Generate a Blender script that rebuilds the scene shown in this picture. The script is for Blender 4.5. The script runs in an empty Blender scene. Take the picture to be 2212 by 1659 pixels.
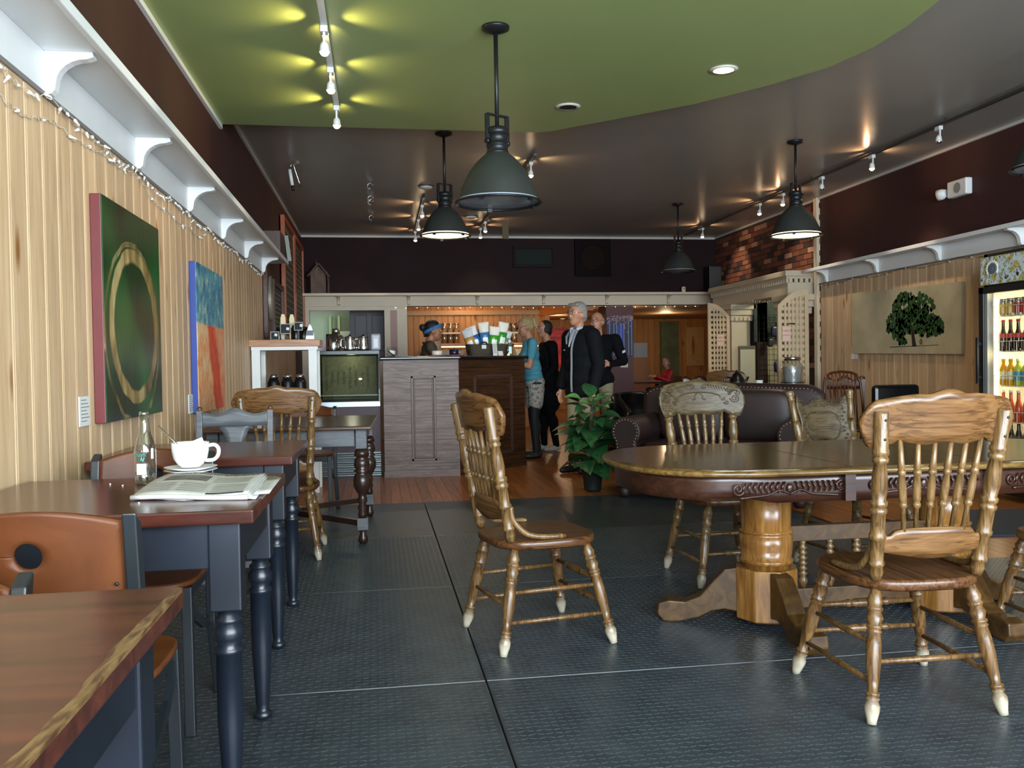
import bpy, math, random
from mathutils import Vector, Matrix, Euler
random.seed(7)
SC = bpy.context.scene
COL = SC.collection
# ---------------------------------------------------------------- camera
FPX, CX, CY, CAMH = 1913.0, 1106.0, 829.5, 1.08
def _ray(x, y): return Vector(((x-CX)/FPX, -(y-CY)/FPX, -1.0))
_Y = _ray(815, 794).normalized()
_Z = _Y.cross(_ray(2815, 762).normalized()).normalized()
if _Z.y < 0: _Z = -_Z
_X = _Y.cross(_Z)
CAMR = Matrix((_X, _Y, _Z))
cam = bpy.data.objects.new('camera', bpy.data.cameras.new('camera'))
COL.objects.link(cam)
cam.matrix_world = Matrix.Translation((0, 0, CAMH)) @ CAMR.to_4x4()
cam.data.sensor_width = 36.0
cam.data.lens = 36.0*FPX/2212.0
cam.data.clip_start = 0.05
SC.camera = cam
def G(x, y, z=0.0):
    v = CAMR @ _ray(x, y); t = (z-CAMH)/v.z
    return Vector((0, 0, CAMH)) + v*t
def AY(x, y, Y):
    v = CAMR @ _ray(x, y); return Vector((0, 0, CAMH)) + v*(Y/v.y)
def AX(x, y, X):
    v = CAMR @ _ray(x, y); return Vector((0, 0, CAMH)) + v*(X/v.x)
# ---------------------------------------------------------------- colour management
vs = SC.view_settings
vs.view_transform = 'Standard'; vs.look = 'None'; vs.gamma = 1.0; vs.use_curve_mapping = False
vs.exposure = 0.75
SC.cycles.use_denoising = True
SC.cycles.max_bounces = 6; SC.cycles.diffuse_bounces = 3; SC.cycles.glossy_bounces = 3; SC.cycles.adaptive_threshold = .02
SC.cycles.sample_clamp_indirect = 4.0
# ---------------------------------------------------------------- world and window light
w = bpy.data.worlds.new('world'); SC.world = w; w.use_nodes = True
bg = w.node_tree.nodes['Background']
bg.inputs[0].default_value = (0.62, 0.80, 1.0, 1); bg.inputs[1].default_value = 0.7
def lin(h):
    h = h.lstrip('#'); o = []
    for i in (0, 2, 4):
        c = int(h[i:i+2], 16)/255.0
        o.append(c/12.92 if c <= 0.04045 else ((c+0.055)/1.055)**2.4)
    return (o[0], o[1], o[2], 1.0)
def area(name, loc, size, rot, power, col):
    l = bpy.data.lights.new(name, 'AREA'); l.shape = 'RECTANGLE'
    l.size, l.size_y = size; l.energy = power; l.color = col
    o = bpy.data.objects.new(name, l); COL.objects.link(o)
    o.location = loc; o.rotation_euler = rot
    return o
WIN = [(-0.95, 0.85), (1.15, 2.95), (3.25, 5.05)]     # window openings in the street wall (x0, x1)
WZ0, WZ1, WY = 0.55, 2.72, -1.75
for x0, x1 in WIN:
    area('daylight', ((x0+x1)/2, WY-0.12, (WZ0+WZ1)/2), (x1-x0, WZ1-WZ0), (math.radians(90), 0, 0), 230.0, (0.80, 0.91, 1.0))
def point(name, loc, power, col=(1, .72, .42), r=.03):
    l = bpy.data.lights.new(name, 'POINT'); l.energy = power; l.color = col; l.shadow_soft_size = r
    o = bpy.data.objects.new(name, l); COL.objects.link(o); o.location = loc
    return o
def spot(name, loc, target, power, ang=60, blend=.6, col=(1, .78, .5), r=.025):
    l = bpy.data.lights.new(name, 'SPOT'); l.energy = power; l.color = col
    l.spot_size = math.radians(ang); l.spot_blend = blend; l.shadow_soft_size = r
    o = bpy.data.objects.new(name, l); COL.objects.link(o); o.location = loc
    d = Vector(target)-Vector(loc); o.rotation_euler = d.to_track_quat('-Z', 'Y').to_euler()
    return o
# ---------------------------------------------------------------- material helpers
def N(nt, t, **kw):
    n = nt.nodes.new('ShaderNode'+t)
    for k, v in kw.items(): setattr(n, k, v)
    return n
def base(name, rough=.5, metal=0., spec=.5):
    m = bpy.data.materials.new(name); m.use_nodes = True
    b = m.node_tree.nodes['Principled BSDF']
    b.inputs['Roughness'].default_value = rough; b.inputs['Metallic'].default_value = metal
    b.inputs['Specular IOR Level'].default_value = spec
    return m, m.node_tree, b
def coords(nt, scale=(1, 1, 1), rnd=True):
    tc = N(nt, 'TexCoord'); mp = N(nt, 'Mapping'); mp.inputs['Scale'].default_value = scale
    nt.links.new(tc.outputs['Object'], mp.inputs['Vector'])
    if rnd:
        oi = N(nt, 'ObjectInfo'); m = N(nt, 'Math', operation='MULTIPLY'); m.inputs[1].default_value = 37.0
        nt.links.new(oi.outputs['Random'], m.inputs[0])
        cb = N(nt, 'CombineXYZ')
        for i in range(3): nt.links.new(m.outputs[0], cb.inputs[i])
        nt.links.new(cb.outputs[0], mp.inputs['Location'])
    return mp.outputs['Vector']
def ramp(nt, fac, stops):
    r = N(nt, 'ValToRGB'); e = r.color_ramp.elements
    while len(e) < len(stops): e.new(0.5)
    for i, (p, c) in enumerate(stops):
        e[i].position = p; e[i].color = lin(c) if isinstance(c, str) else c
    nt.links.new(fac, r.inputs[0])
    return r.outputs[0]
def bump(nt, b, h, strength=.2, dist=.01):
    n = N(nt, 'Bump'); n.inputs['Strength'].default_value = strength; n.inputs['Distance'].default_value = dist
    nt.links.new(h, n.inputs['Height']); nt.links.new(n.outputs[0], b.inputs['Normal'])
def plain(name, col, rough=.5, metal=0., spec=.5, var=.0, vscale=8, bmp=0., bscale=60):
    m, nt, b = base(name, rough, metal, spec)
    c = lin(col)
    b.inputs['Base Color'].default_value = c
    if var:
        v = coords(nt); n = N(nt, 'TexNoise'); n.inputs['Scale'].default_value = vscale; n.inputs['Detail'].default_value = 6
        nt.links.new(v, n.inputs['Vector'])
        lo = tuple(x*(1-var) for x in c[:3])+(1,); hi = tuple(min(1, x*(1+var)) for x in c[:3])+(1,)
        nt.links.new(ramp(nt, n.outputs['Fac'], [(.3, lo), (.7, hi)]), b.inputs['Base Color'])
    if bmp:
        v = coords(nt); n = N(nt, 'TexNoise'); n.inputs['Scale'].default_value = bscale; n.inputs['Detail'].default_value = 4
        nt.links.new(v, n.inputs['Vector']); bump(nt, b, n.outputs['Fac'], bmp)
    return m
def wood(name, cols, stretch=(14, 14, 1.2), scale=3., rough=.4, spec=.5, bmp=.08, dist=1.5, tone=.0, knots=None, pores=0.):
    """grain runs along the axis with the smallest stretch"""
    m, nt, b = base(name, rough, 0, spec)
    v = coords(nt, stretch)
    n = N(nt, 'TexNoise'); n.inputs['Scale'].default_value = scale; n.inputs['Detail'].default_value = 8
    n.inputs['Distortion'].default_value = dist; n.inputs['Roughness'].default_value = .6
    nt.links.new(v, n.inputs['Vector'])
    k = len(cols)
    c = ramp(nt, n.outputs['Fac'], [(.28+.44*i/(k-1), q) for i, q in enumerate(cols)])
    if pores:
        v2 = coords(nt, tuple(q*2.6 if q > 2 else q*.25 for q in stretch)); n2 = N(nt, 'TexNoise'); n2.inputs['Scale'].default_value = scale*1.25; n2.inputs['Detail'].default_value = 3; n2.inputs['Distortion'].default_value = .6
        nt.links.new(v2, n2.inputs['Vector'])
        mp_ = N(nt, 'MixRGB', blend_type='MULTIPLY'); mp_.inputs[0].default_value = pores; nt.links.new(c, mp_.inputs[1])
        nt.links.new(ramp(nt, n2.outputs['Fac'], [(.41, (.25, .17, .1, 1)), (.50, (1, 1, 1, 1))]), mp_.inputs[2]); c = mp_.outputs[0]
    if tone:
        oi = N(nt, 'ObjectInfo'); mr = N(nt, 'MapRange')
        mr.inputs['To Min'].default_value = 1-tone; mr.inputs['To Max'].default_value = 1+tone*.6
        nt.links.new(oi.outputs['Random'], mr.inputs['Value'])
        mx = N(nt, 'VectorMath', operation='SCALE'); nt.links.new(c, mx.inputs[0]); nt.links.new(mr.outputs[0], mx.inputs['Scale'])
        c = mx.outputs[0]
    if knots:
        kv = coords(nt, (6, 6, 1.7)); vo = N(nt, 'TexVoronoi'); vo.inputs['Scale'].default_value = 1.1
        nt.links.new(kv, vo.inputs['Vector'])
        kf = ramp(nt, vo.outputs['Distance'], [(.07, (1, 1, 1, 1)), (.17, (0, 0, 0, 1))])
        mk = N(nt, 'MixRGB'); nt.links.new(kf, mk.inputs[0]); nt.links.new(c, mk.inputs[1]); mk.inputs[2].default_value = lin(knots)
        c = mk.outputs[0]
    nt.links.new(c, b.inputs['Base Color'])
    if bmp: bump(nt, b, n.outputs['Fac'], bmp, .004)
    return m
def emit(name, col, s):
    m, nt, b = base(name); b.inputs['Base Color'].default_value = lin(col)
    b.inputs['Emission Color'].default_value = lin(col); b.inputs['Emission Strength'].default_value = s
    return m
def glass(name, col='#ffffff', rough=.02, alpha=.18):
    m, nt, b = base(name, rough); b.inputs['Base Color'].default_value = lin(col)
    g = N(nt, 'BsdfTransparent'); g.inputs[0].default_value = lin(col)
    gl = N(nt, 'BsdfGlossy'); gl.inputs['Roughness'].default_value = rough
    lw = N(nt, 'LayerWeight'); lw.inputs[0].default_value = .35
    ml = N(nt, 'MapRange'); ml.inputs['To Min'].default_value = alpha*.15; ml.inputs['To Max'].default_value = min(.9, alpha*2.5)
    nt.links.new(lw.outputs['Facing'], ml.inputs['Value'])
    mx = N(nt, 'MixShader'); nt.links.new(ml.outputs[0], mx.inputs[0]); nt.links.new(g.outputs[0], mx.inputs[1]); nt.links.new(gl.outputs[0], mx.inputs[2])
    nt.links.new(mx.outputs[0], nt.nodes['Material Output'].inputs['Surface'])
    return m
# ---------------------------------------------------------------- mesh helpers
def basis(ax):
    ax = Vector(ax).normalized()
    a = Vector((0, 0, 1)) if abs(ax.z) < .9 else Vector((1, 0, 0))
    u = ax.cross(a).normalized(); return u, ax.cross(u).normalized()
class MB:
    def __init__(s): s.v = []; s.f = []; s.sm = []; s.mi = []; s.cur = 0
    def add(s, vs, fs, smooth=False):
        o = len(s.v); s.v += [tuple(p) for p in vs]
        for f in fs: s.f.append([o+i for i in f]); s.sm.append(smooth); s.mi.append(s.cur)
        return s
    def box(s, x0, x1, y0, y1, z0, z1):
        return s.add([(x, y, z) for z in (z0, z1) for y in (y0, y1) for x in (x0, x1)],
                     [(0, 2, 3, 1), (4, 5, 7, 6), (0, 1, 5, 4), (2, 6, 7, 3), (0, 4, 6, 2), (1, 3, 7, 5)])
    def bar(s, p0, p1, w, h, up=(0, 0, 1)):
        p0, p1 = Vector(p0), Vector(p1); d = (p1-p0).normalized(); u = Vector(up)
        x = d.cross(u)
        if x.length < 1e-4: x = d.cross(Vector((1, 0, 0)))
        x.normalize(); u = x.cross(d)
        c = []
        for p in (p0, p1):
            for a, b_ in ((-1, -1), (1, -1), (1, 1), (-1, 1)): c.append(p+x*(a*w/2)+u*(b_*h/2))
        return s.add(c, [(0, 1, 2, 3), (7, 6, 5, 4), (0, 4, 5, 1), (1, 5, 6, 2), (2, 6, 7, 3), (3, 7, 4, 0)])
    def lathe(s, prof, p0, p1, n=14, caps=True, smooth=True):
        """prof: (t along p0-p1, radius)"""
        p0, p1 = Vector(p0), Vector(p1); u, w_ = basis(p1-p0)
        vs = []
        for t, r in prof:
            c = p0.lerp(p1, t)
            for k in range(n):
                a = 2*math.pi*k/n; vs.append(c+u*(r*math.cos(a))+w_*(r*math.sin(a)))
        fs = []
        for i in range(len(prof)-1):
            for k in range(n):
                k2 = (k+1) % n; fs.append((i*n+k, i*n+k2, (i+1)*n+k2, (i+1)*n+k))
        s.add(vs, fs, smooth)
        if caps:
            o = len(s.v)-len(vs)
            s.f.append([o+k for k in range(n)][::-1]); s.sm.append(False); s.mi.append(s.cur)
            s.f.append([o+(len(prof)-1)*n+k for k in range(n)]); s.sm.append(False); s.mi.append(s.cur)
        return s
    def cyl(s, p0, p1, r, n=12, r1=None): return s.lathe([(0, r), (1, r if r1 is None else r1)], p0, p1, n)
    def tube(s, pts, r, n=8, sx=1., closed=False):
        pts = [Vector(p) for p in pts]
        if 4 <= len(pts) <= 8 and not closed:       # round off coarse paths
            P_, R_ = [], []
            for i in range(len(pts)-1):
                a, b_, c, d = pts[max(i-1, 0)], pts[i], pts[i+1], pts[min(i+2, len(pts)-1)]
                for k in range(4):
                    t = k/4; P_.append(.5*(2*b_+(c-a)*t+(2*a-5*b_+4*c-d)*t*t+(3*b_-a-3*c+d)*t**3))
                    if isinstance(r, (list, tuple)): R_.append(r[i]+(r[i+1]-r[i])*t)
            P_.append(pts[-1]); pts = P_
            if isinstance(r, (list, tuple)): r = R_+[r[-1]]
        m = len(pts); vs = []; pu = None
        for i, p in enumerate(pts):
            if closed: d = pts[(i+1) % m]-pts[i-1]
            else: d = pts[min(i+1, m-1)]-pts[max(i-1, 0)]
            d.normalize()
            if pu is None: u, _ = basis(d)
            else:
                u = pu-d*pu.dot(d)
                if u.length < 1e-5: u, _ = basis(d)
                u.normalize()
            pu = u; w_ = d.cross(u); rr = r[i] if isinstance(r, (list, tuple)) else r
            for k in range(n):
                a = 2*math.pi*k/n; vs.append(p+u*(rr*sx*math.cos(a))+w_*(rr*math.sin(a)))
        fs = []
        for i in range(m if closed else m-1):
            j = (i+1) % m
            for k in range(n): fs.append((i*n+k, i*n+(k+1) % n, j*n+(k+1) % n, j*n+k))
        if not closed: fs += [tuple(range(n))[::-1], tuple(range((m-1)*n, m*n))]
        return s.add(vs, fs, True)
    def ell(s, c, r, n=14, m=9, rot=None):
        vs = []; R_ = Euler(rot).to_matrix() if rot else None; c = Vector(c)
        for i in range(m+1):
            ph = math.pi*i/m
            for k in range(n):
                a = 2*math.pi*k/n
                p = Vector((r[0]*math.sin(ph)*math.cos(a), r[1]*math.sin(ph)*math.sin(a), r[2]*math.cos(ph)))
                vs.append(c+(R_ @ p if R_ else p))
        fs = [(i*n+k, (i+1)*n+k, (i+1)*n+(k+1) % n, i*n+(k+1) % n) for i in range(m) for k in range(n)]
        return s.add(vs, fs, True)
    def prism(s, out, fn, w0, w1, smooth=False):
        """outline in (u,v) pushed from w0 to w1; fn(u,v,w)->xyz"""
        n = len(out)
        vs = [fn(u, v, w0) for u, v in out]+[fn(u, v, w1) for u, v in out]
        fs = [tuple(range(n))[::-1], tuple(range(n, 2*n))]
        s.add(vs, fs); o = len(s.v)-2*n
        for i in range(n):
            j = (i+1) % n; s.f.append([o+i, o+j, o+n+j, o+n+i]); s.sm.append(smooth); s.mi.append(s.cur)
        return s
    def slab(s, out, z0, z1, b=.006):
        """flat slab from an outline with rounded edges"""
        n = len(out); cx = sum(p[0] for p in out)/n; cy = sum(p[1] for p in out)/n
        rings = []
        for z, ins in ((z0, b), (z0+b, 0), (z1-b, 0), (z1-b*.3, b*.35), (z1, b)):
            r = []
            for x, y in out:
                d = Vector((x-cx, y-cy)); L = d.length or 1
                r.append((x-d.x/L*ins, y-d.y/L*ins, z))
            rings.append(r)
        vs = [p for r in rings for p in r]; fs = [tuple(range(n))[::-1], tuple(range(4*n, 5*n))]
        fs2 = [(i*n+k, i*n+(k+1) % n, (i+1)*n+(k+1) % n, (i+1)*n+k) for i in range(4) for k in range(n)]
        o = len(s.v); s.add(vs, fs)
        for f in fs2: s.f.append([o+i for i in f]); s.sm.append(True); s.mi.append(s.cur)
        return s
    def grid(s, fn, nu, nv, thick=None, smooth=True):
        """fn(i/nu, j/nv) -> point, or (front, back) points when thick is True"""
        F = [[fn(i/nu, j/nv) for j in range(nv+1)] for i in range(nu+1)]
        if thick:
            vs = [p[0] for r in F for p in r]+[p[1] for r in F for p in r]; h = (nu+1)*(nv+1)
        else: vs = [p for r in F for p in r]; h = 0
        ix = lambda i, j: i*(nv+1)+j
        fs = [(ix(i, j), ix(i+1, j), ix(i+1, j+1), ix(i, j+1)) for i in range(nu) for j in range(nv)]
        if thick:
            fs += [(h+a, h+d, h+c, h+b_) for a, b_, c, d in fs]
            for i in range(nu):
                fs.append((ix(i, 0), h+ix(i, 0), h+ix(i+1, 0), ix(i+1, 0))); fs.append((ix(i, nv), ix(i+1, nv), h+ix(i+1, nv), h+ix(i, nv)))
            for j in range(nv):
                fs.append((ix(0, j), ix(0, j+1), h+ix(0, j+1), h+ix(0, j))); fs.append((ix(nu, j), h+ix(nu, j), h+ix(nu, j+1), ix(nu, j+1)))
        return s.add(vs, fs, smooth)
    def mesh(s, name='m'):
        me = bpy.data.meshes.new(name); me.from_pydata(s.v, [], s.f)
        me.polygons.foreach_set('use_smooth', s.sm); me.polygons.foreach_set('material_index', s.mi); me.update()
        return me
def tag(o, label=None, cat=None, group=None, kind=None):
    if label: o['label'] = label
    if cat: o['category'] = cat
    if group: o['group'] = group
    if kind: o['kind'] = kind
    return o
def link(name, me, parent=None, loc=None, rot=None):
    o = bpy.data.objects.new(name, me); COL.objects.link(o)
    if parent: o.parent = parent
    if loc is not None: o.location = loc
    if rot is not None: o.rotation_euler = rot
    return o
def ob(name, mb, mat, parent=None, loc=None, rot=None, bev=0., fixn=True, label=None):
    me = mb.mesh(name) if isinstance(mb, MB) else mb
    if isinstance(mb, MB):
        for m_ in (mat if isinstance(mat, (list, tuple)) else [mat]): me.materials.append(m_)
    o = link(name, me, parent, loc, rot)
    if bev:
        b = o.modifiers.new('b', 'BEVEL'); b.width = bev; b.segments = 2; b.limit_method = 'ANGLE'; b.angle_limit = .7
    if label: o['label'] = label
    return o
def empty(name, loc=(0, 0, 0), rz=0., label=None, cat=None, group=None):
    o = link(name, None, None, loc, (0, 0, rz)); o.empty_display_size = .05
    return tag(o, label, cat, group)
def copytree(root, loc=None, rz=None, label=None, group=None):
    def cp(o, par):
        c = o.copy(); COL.objects.link(c); c.parent = par
        for ch in kids.get(o, ()): cp(ch, c)
        return c
    kids = {}
    for o in root.children_recursive: kids.setdefault(o.parent, []).append(o)
    r = cp(root, None)
    if loc is not None: r.location = loc
    if rz is not None: r.rotation_euler = (0, 0, rz)
    if label: r['label'] = label
    if group: r['group'] = group
    return r
def textmesh(s, size, align='CENTER', ext=.0005):
    c = bpy.data.curves.new('t', 'FONT'); c.body = s; c.size = size; c.align_x = align; c.align_y = 'CENTER'; c.extrude = ext
    o = bpy.data.objects.new('t', c); COL.objects.link(o)
    bpy.context.view_layer.update()
    me = bpy.data.meshes.new_from_object(o.evaluated_get(bpy.context.evaluated_depsgraph_get()))
    bpy.data.objects.remove(o); bpy.data.curves.remove(c)
    return me
def text(name, s, size, mat, parent, loc, rot, align='CENTER'):
    me = textmesh(s, size, align); me.materials.clear(); me.materials.append(mat)
    return link(name, me, parent, loc, rot)
def plate(outer, holes, t):
    """flat plate in xy with holes, thickness t along z; returns mesh"""
    c = bpy.data.curves.new('t', 'CURVE'); c.dimensions = '2D'; c.fill_mode = 'BOTH'; c.extrude = t/2
    for loop in [outer]+list(holes):
        sp = c.splines.new('POLY'); sp.points.add(len(loop)-1); sp.use_cyclic_u = True
        for p, q in zip(sp.points, loop): p.co = (q[0], q[1], 0, 1)
    o = bpy.data.objects.new('t', c); COL.objects.link(o); bpy.context.view_layer.update()
    me = bpy.data.meshes.new_from_object(o.evaluated_get(bpy.context.evaluated_depsgraph_get()))
    bpy.data.objects.remove(o); bpy.data.curves.remove(c)
    return me
def circ(r, n=24, cx=0, cy=0): return [(cx+r*math.cos(2*math.pi*i/n), cy+r*math.sin(2*math.pi*i/n)) for i in range(n)]
def superell(a, b_, e, n=40, cx=0, cy=0):
    o = []
    for i in range(n):
        t = 2*math.pi*i/n; c, s_ = math.cos(t), math.sin(t)
        o.append((cx+a*math.copysign(abs(c)**(2/e), c), cy+b_*math.copysign(abs(s_)**(2/e), s_)))
    return o
# ================================================================ materials
M = {}
M['pine'] = wood('pine', ['#b09272', '#c4a582', '#d3b795'], (10, 10, .7), 2.2, .45, .35, .04, 1.2, .16, '#8a5a2c')
M['pine_warm'] = wood('pine_warm', ['#a8713c', '#b98349', '#c4935a'], (10, 10, .7), 2.2, .5, .3, .04, 1.2, .16, '#75441c')
M['maroon'] = plain('maroon', '#3e2422', .65, 0, .25, var=.08, vscale=3)
M['maroon_dark'] = plain('maroon_dark', '#241618', .7, 0, .15, var=.08, vscale=3)
M['white'] = plain('white', '#dcdedd', .45, var=.03, vscale=5)
M['cream'] = plain('cream', '#d2c3aa', .5, var=.04, vscale=4)
M['grey_ceil'] = plain('grey_ceil', '#94918a', .30, var=.05, vscale=2, bmp=.015, bscale=5)
M['green'] = plain('green', '#96a86e', .35, var=.03, vscale=2)
M['rubber'] = plain('rubber', '#31383e', .33, var=.25, vscale=9, bmp=.03, bscale=90)
M['floorwood'] = wood('floorwood', ['#5f3415', '#8a5225', '#a4662f'], (14, 1.0, 14), 2.5, .3, .5, .03, 1.0, .22)
M['black'] = plain('black', '#101112', .4)
M['blackmetal'] = plain('blackmetal', '#25262a', .38, .7)
M['trimgrey'] = plain('trimgrey', '#bcb8b0', .5)
def brickmat():
    m, nt, b = base('brick', .8)
    oi = N(nt, 'ObjectInfo'); r = ramp(nt, oi.outputs['Random'], [(0, '#2c1a16'), (.2, '#57301f'), (.45, '#6d3d28'), (.7, '#7a452d'), (.86, '#4a2a20'), (.93, '#a07860')])
    r.node.color_ramp.interpolation = 'CONSTANT'
    v = coords(nt); n = N(nt, 'TexNoise'); n.inputs['Scale'].default_value = 40; nt.links.new(v, n.inputs['Vector'])
    mx = N(nt, 'MixRGB', blend_type='MULTIPLY'); mx.inputs[0].default_value = .5; nt.links.new(r, mx.inputs[1])
    nt.links.new(ramp(nt, n.outputs['Fac'], [(.3, (.5, .5, .5, 1)), (.7, (1, 1, 1, 1))]), mx.inputs[2])
    nt.links.new(mx.outputs[0], b.inputs['Base Color']); bump(nt, b, n.outputs['Fac'], .4, .004)
    return m
M['brick'] = brickmat()
M['mortar'] = plain('mortar', '#3a2b25', .9, bmp=.3, bscale=120)
XL, XR, YB, ZC, ZG, Y0 = -1.10, 5.36, 13.5, 3.06, 2.86, -1.75
def struct(name, mb, mat, parent=None, bev=0., label=None):
    o = ob(name, mb, mat, parent, bev=bev)
    if not parent: tag(o, label, kind='structure')
    return o
# ================================================================ floor
floor = struct('floor', MB().box(-1.25, 8.4, Y0-.2, 21.2, -.09, -.03), M['mortar'], label='brown hardwood floor running to the back of the room')
k = 0; pw = .083
x = -1.15
while x < XR:
    cuts = [7.0, 7.0+random.uniform(1, 2.6), 7.0+random.uniform(4, 6.5), 21.0] if x < 2.95 else [4.25, 4.25+random.uniform(1.5, 3.2), 4.25+random.uniform(4.5, 6.5), 21.0]
    for a, b_ in zip(cuts[:-1], cuts[1:]):
        ob('floor_plank', MB().box(-pw/2+.001, pw/2-.001, -(b_-a)/2+.001, (b_-a)/2-.001, -.02, 0), M['floorwood'], floor, (x+pw/2, (a+b_)/2, -.008))
    x += pw
# rubber tread mats
XM = [-1.09, .349, 2.95, 5.33]; YM = [Y0+.02, -.98, .345, 1.67, 3.0, 4.33, 5.66, 7.08]
def tread(x0, x1, y0, y1):
    mb = MB(); s_ = .027; nx = int((x1-x0-.02)/s_); ny = int((y1-y0-.02)/s_)
    vs, fs = [], []
    for i in range(nx):
        for j in range(ny):
            cx, cy = x0+.01+(i+.5)*s_, y0+.01+(j+.5)*s_
            a = .30 if (i+j) % 2 else -.30
            a += 0.0 if (i+j) % 2 else 0.0
            c, sn = math.cos(a), math.sin(a)
            L, Wd = .0135, .0038
            o = len(vs)
            for lx, ly, z in ((-L, 0, 0), (0, -Wd, 0), (L, 0, 0), (0, Wd, 0), (-L*.45, 0, .0016), (L*.45, 0, .0016)):
                vs.append((cx+c*lx-sn*ly, cy+sn*lx+c*ly, z))
            fs += [(o, o+1, o+5, o+4), (o+1, o+2, o+5), (o+2, o+3, o+4, o+5), (o+3, o, o+4)]
    mb.add(vs, fs, False)
    return mb
WHERE = {}
rowtxt = ['by the street windows', 'under the nearest table corner', 'in the near foreground', 'in the foreground', 'under the lone chair', 'in the middle of the room', 'along the hardwood edge']
for ci in range(3):
    for ri in range(7):
        x0, x1, y0, y1 = XM[ci], XM[ci+1], YM[ri], YM[ri+1]
        if ci == 2 and ri > 4: continue
        if ri < 2: continue
        mo = ob('floor_mat', MB().box(x0+.002, x1-.002, y0+.002, y1-.002, -.008, 0), M['rubber'], bev=.0035)
        side = ['beside the left tables', 'under the oval table', 'right of the oval table'][ci]
        tag(mo, 'black rubber tread mat %s, %s row from the camera' % (side, ['', '', 'first', 'second', 'third', 'fourth', 'fifth'][ri]), 'mat', 'rubber tread mats')
        if ri < 6:
            t = ob('tread', tread(max(x0, -1.0), min(x1, 4.0), max(y0, .3), y1), M['rubber'], mo); t['kind'] = 'stuff'
tag(ob('door_mat', MB().box(-.45, .45, -.45, .45, -.008, .006), plain('bluemat', '#141c2c', .8, bmp=.2), loc=(4.15, 5.25, 0), rot=(0, 0, -.12), bev=.004), 'flat dark blue mat on the hardwood before the drinks fridge', 'mat')
# ================================================================ left wall
wl = struct('wall_left', MB().box(XL-.15, XL, Y0-.2, YB, -.03, ZC), M['maroon'], label='left wall, maroon paint above pine boards')
def plankmesh(wd, h, t, mat):
    mb = MB(); y = wd/2
    prof = [(-y, 0), (-y, t-.005), (-y+.005, t), (-y+.012, t), (-y+.0145, t-.003), (-y+.017, t), (y-.005, t), (y, t-.005), (y, 0)]
    mb.prism(prof, lambda u, v, w_: (v, u, w_), 0, h)
    me = mb.mesh('plank'); me.materials.append(mat); return me
pm = plankmesh(.138, 2.02, .014, M['pine'])
y = Y0
while y < 12.2:
    ob('plank', pm, None, wl, (XL, y+.07, 0)); y += .14
# shelf with frieze board and brackets
def shelf(name, label, y0, y1, brks, mat, sgn, X, zt=2.18, zb=2.02, dep=.215):
    e = empty(name, (X, 0, zt), 0, label, 'shelf')
    bx = lambda a, b_: (min(a*sgn, b_*sgn), max(a*sgn, b_*sgn))
    x0, x1 = bx(0, .016); ob('frieze_board', MB().box(x0, x1, y0, y1, zb-zt, -.02), mat, e, bev=.002)
    x0, x1 = bx(0, .022); ob('lower_moulding', MB().box(x0, x1, y0, y1, zb-zt-.018, zb-zt), plain('mouldgrey', '#7a746e', .6), e, bev=.003)
    x0, x1 = bx(0, dep); ob('board', MB().box(x0, x1, y0, y1, -.02, 0), mat, e, bev=.004)
    x0, x1 = bx(dep-.016, dep+.006); ob('edge_moulding', MB().box(x0, x1, y0, y1, -.034, .004), mat, e, bev=.004)
    pr = [(0.016, -.02), (.17, -.02), (.172, -.036), (.15, -.044)]+[(.15-.10*math.sin(t), -.044-.085*(1-math.cos(t))) for t in [i*math.pi/2/6 for i in range(1, 7)]]+[(.046, -.15), (.034, -.163), (.016, -.165)]
    for yb in brks:
        ob('bracket', MB().prism(pr, lambda u, v, w_: (u*sgn, w_, v), -.021, .021), mat, e, (0, yb, 0), bev=.002)
    return e
shelf('wall_shelf', 'long white bracketed shelf along the left pine wall', Y0, 9.35, [-.18, .95, 2.08, 3.21, 4.34, 5.47, 6.60, 7.73, 8.86], M['white'], 1, XL)
shelf('wall_shelf', 'long pale bracketed shelf along the right pine wall', 2.2, 10.13, [9.93, 8.85, 7.78, 6.69, 5.6, 4.5, 3.4], M['white'], -1, XR)
# ================================================================ ceiling
struct('ceiling', MB().box(-1.25, XR+.15, Y0-.2, YB+.15, ZC, ZC+.1), M['grey_ceil'], label='flat grey painted ceiling with a soft sheen')
gp = [(XL, Y0), (2.55, Y0), (2.68, 3.2), (2.796, 4.06), (2.835, 4.4), (2.83, 4.71), (2.75, 5.06), (2.52, 5.45), (2.195, 5.88), (1.7, 6.34), (1.35, 6.66), (1.253, 6.706), (XL, 6.69)]
struct('ceiling_green', MB().prism(gp, lambda u, v, w_: (u, v, w_), ZG, ZC+.01), M['green'], label='lowered apple-green ceiling panel with a curved right edge')
struct('trim_1', MB().box(XL, XL+.022, Y0, 6.71, ZG-.03, ZG), M['white'], label='white cornice strip below the green ceiling panel')
struct('trim_2', MB().box(XL, XL+.02, 6.7, YB, ZC-.025, ZC), M['trimgrey'], label='white cornice strip where left wall meets grey ceiling')
struct('trim_3', MB().box(XL+.02, XR-.02, YB-.02, YB, ZC-.03, ZC), M['trimgrey'], label='white cornice strip along the back wall top')
struct('trim_4', MB().box(XR-.02, XR, Y0, YB, ZC-.025, ZC), M['trimgrey'], label='white cornice strip along the right wall top')
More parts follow.
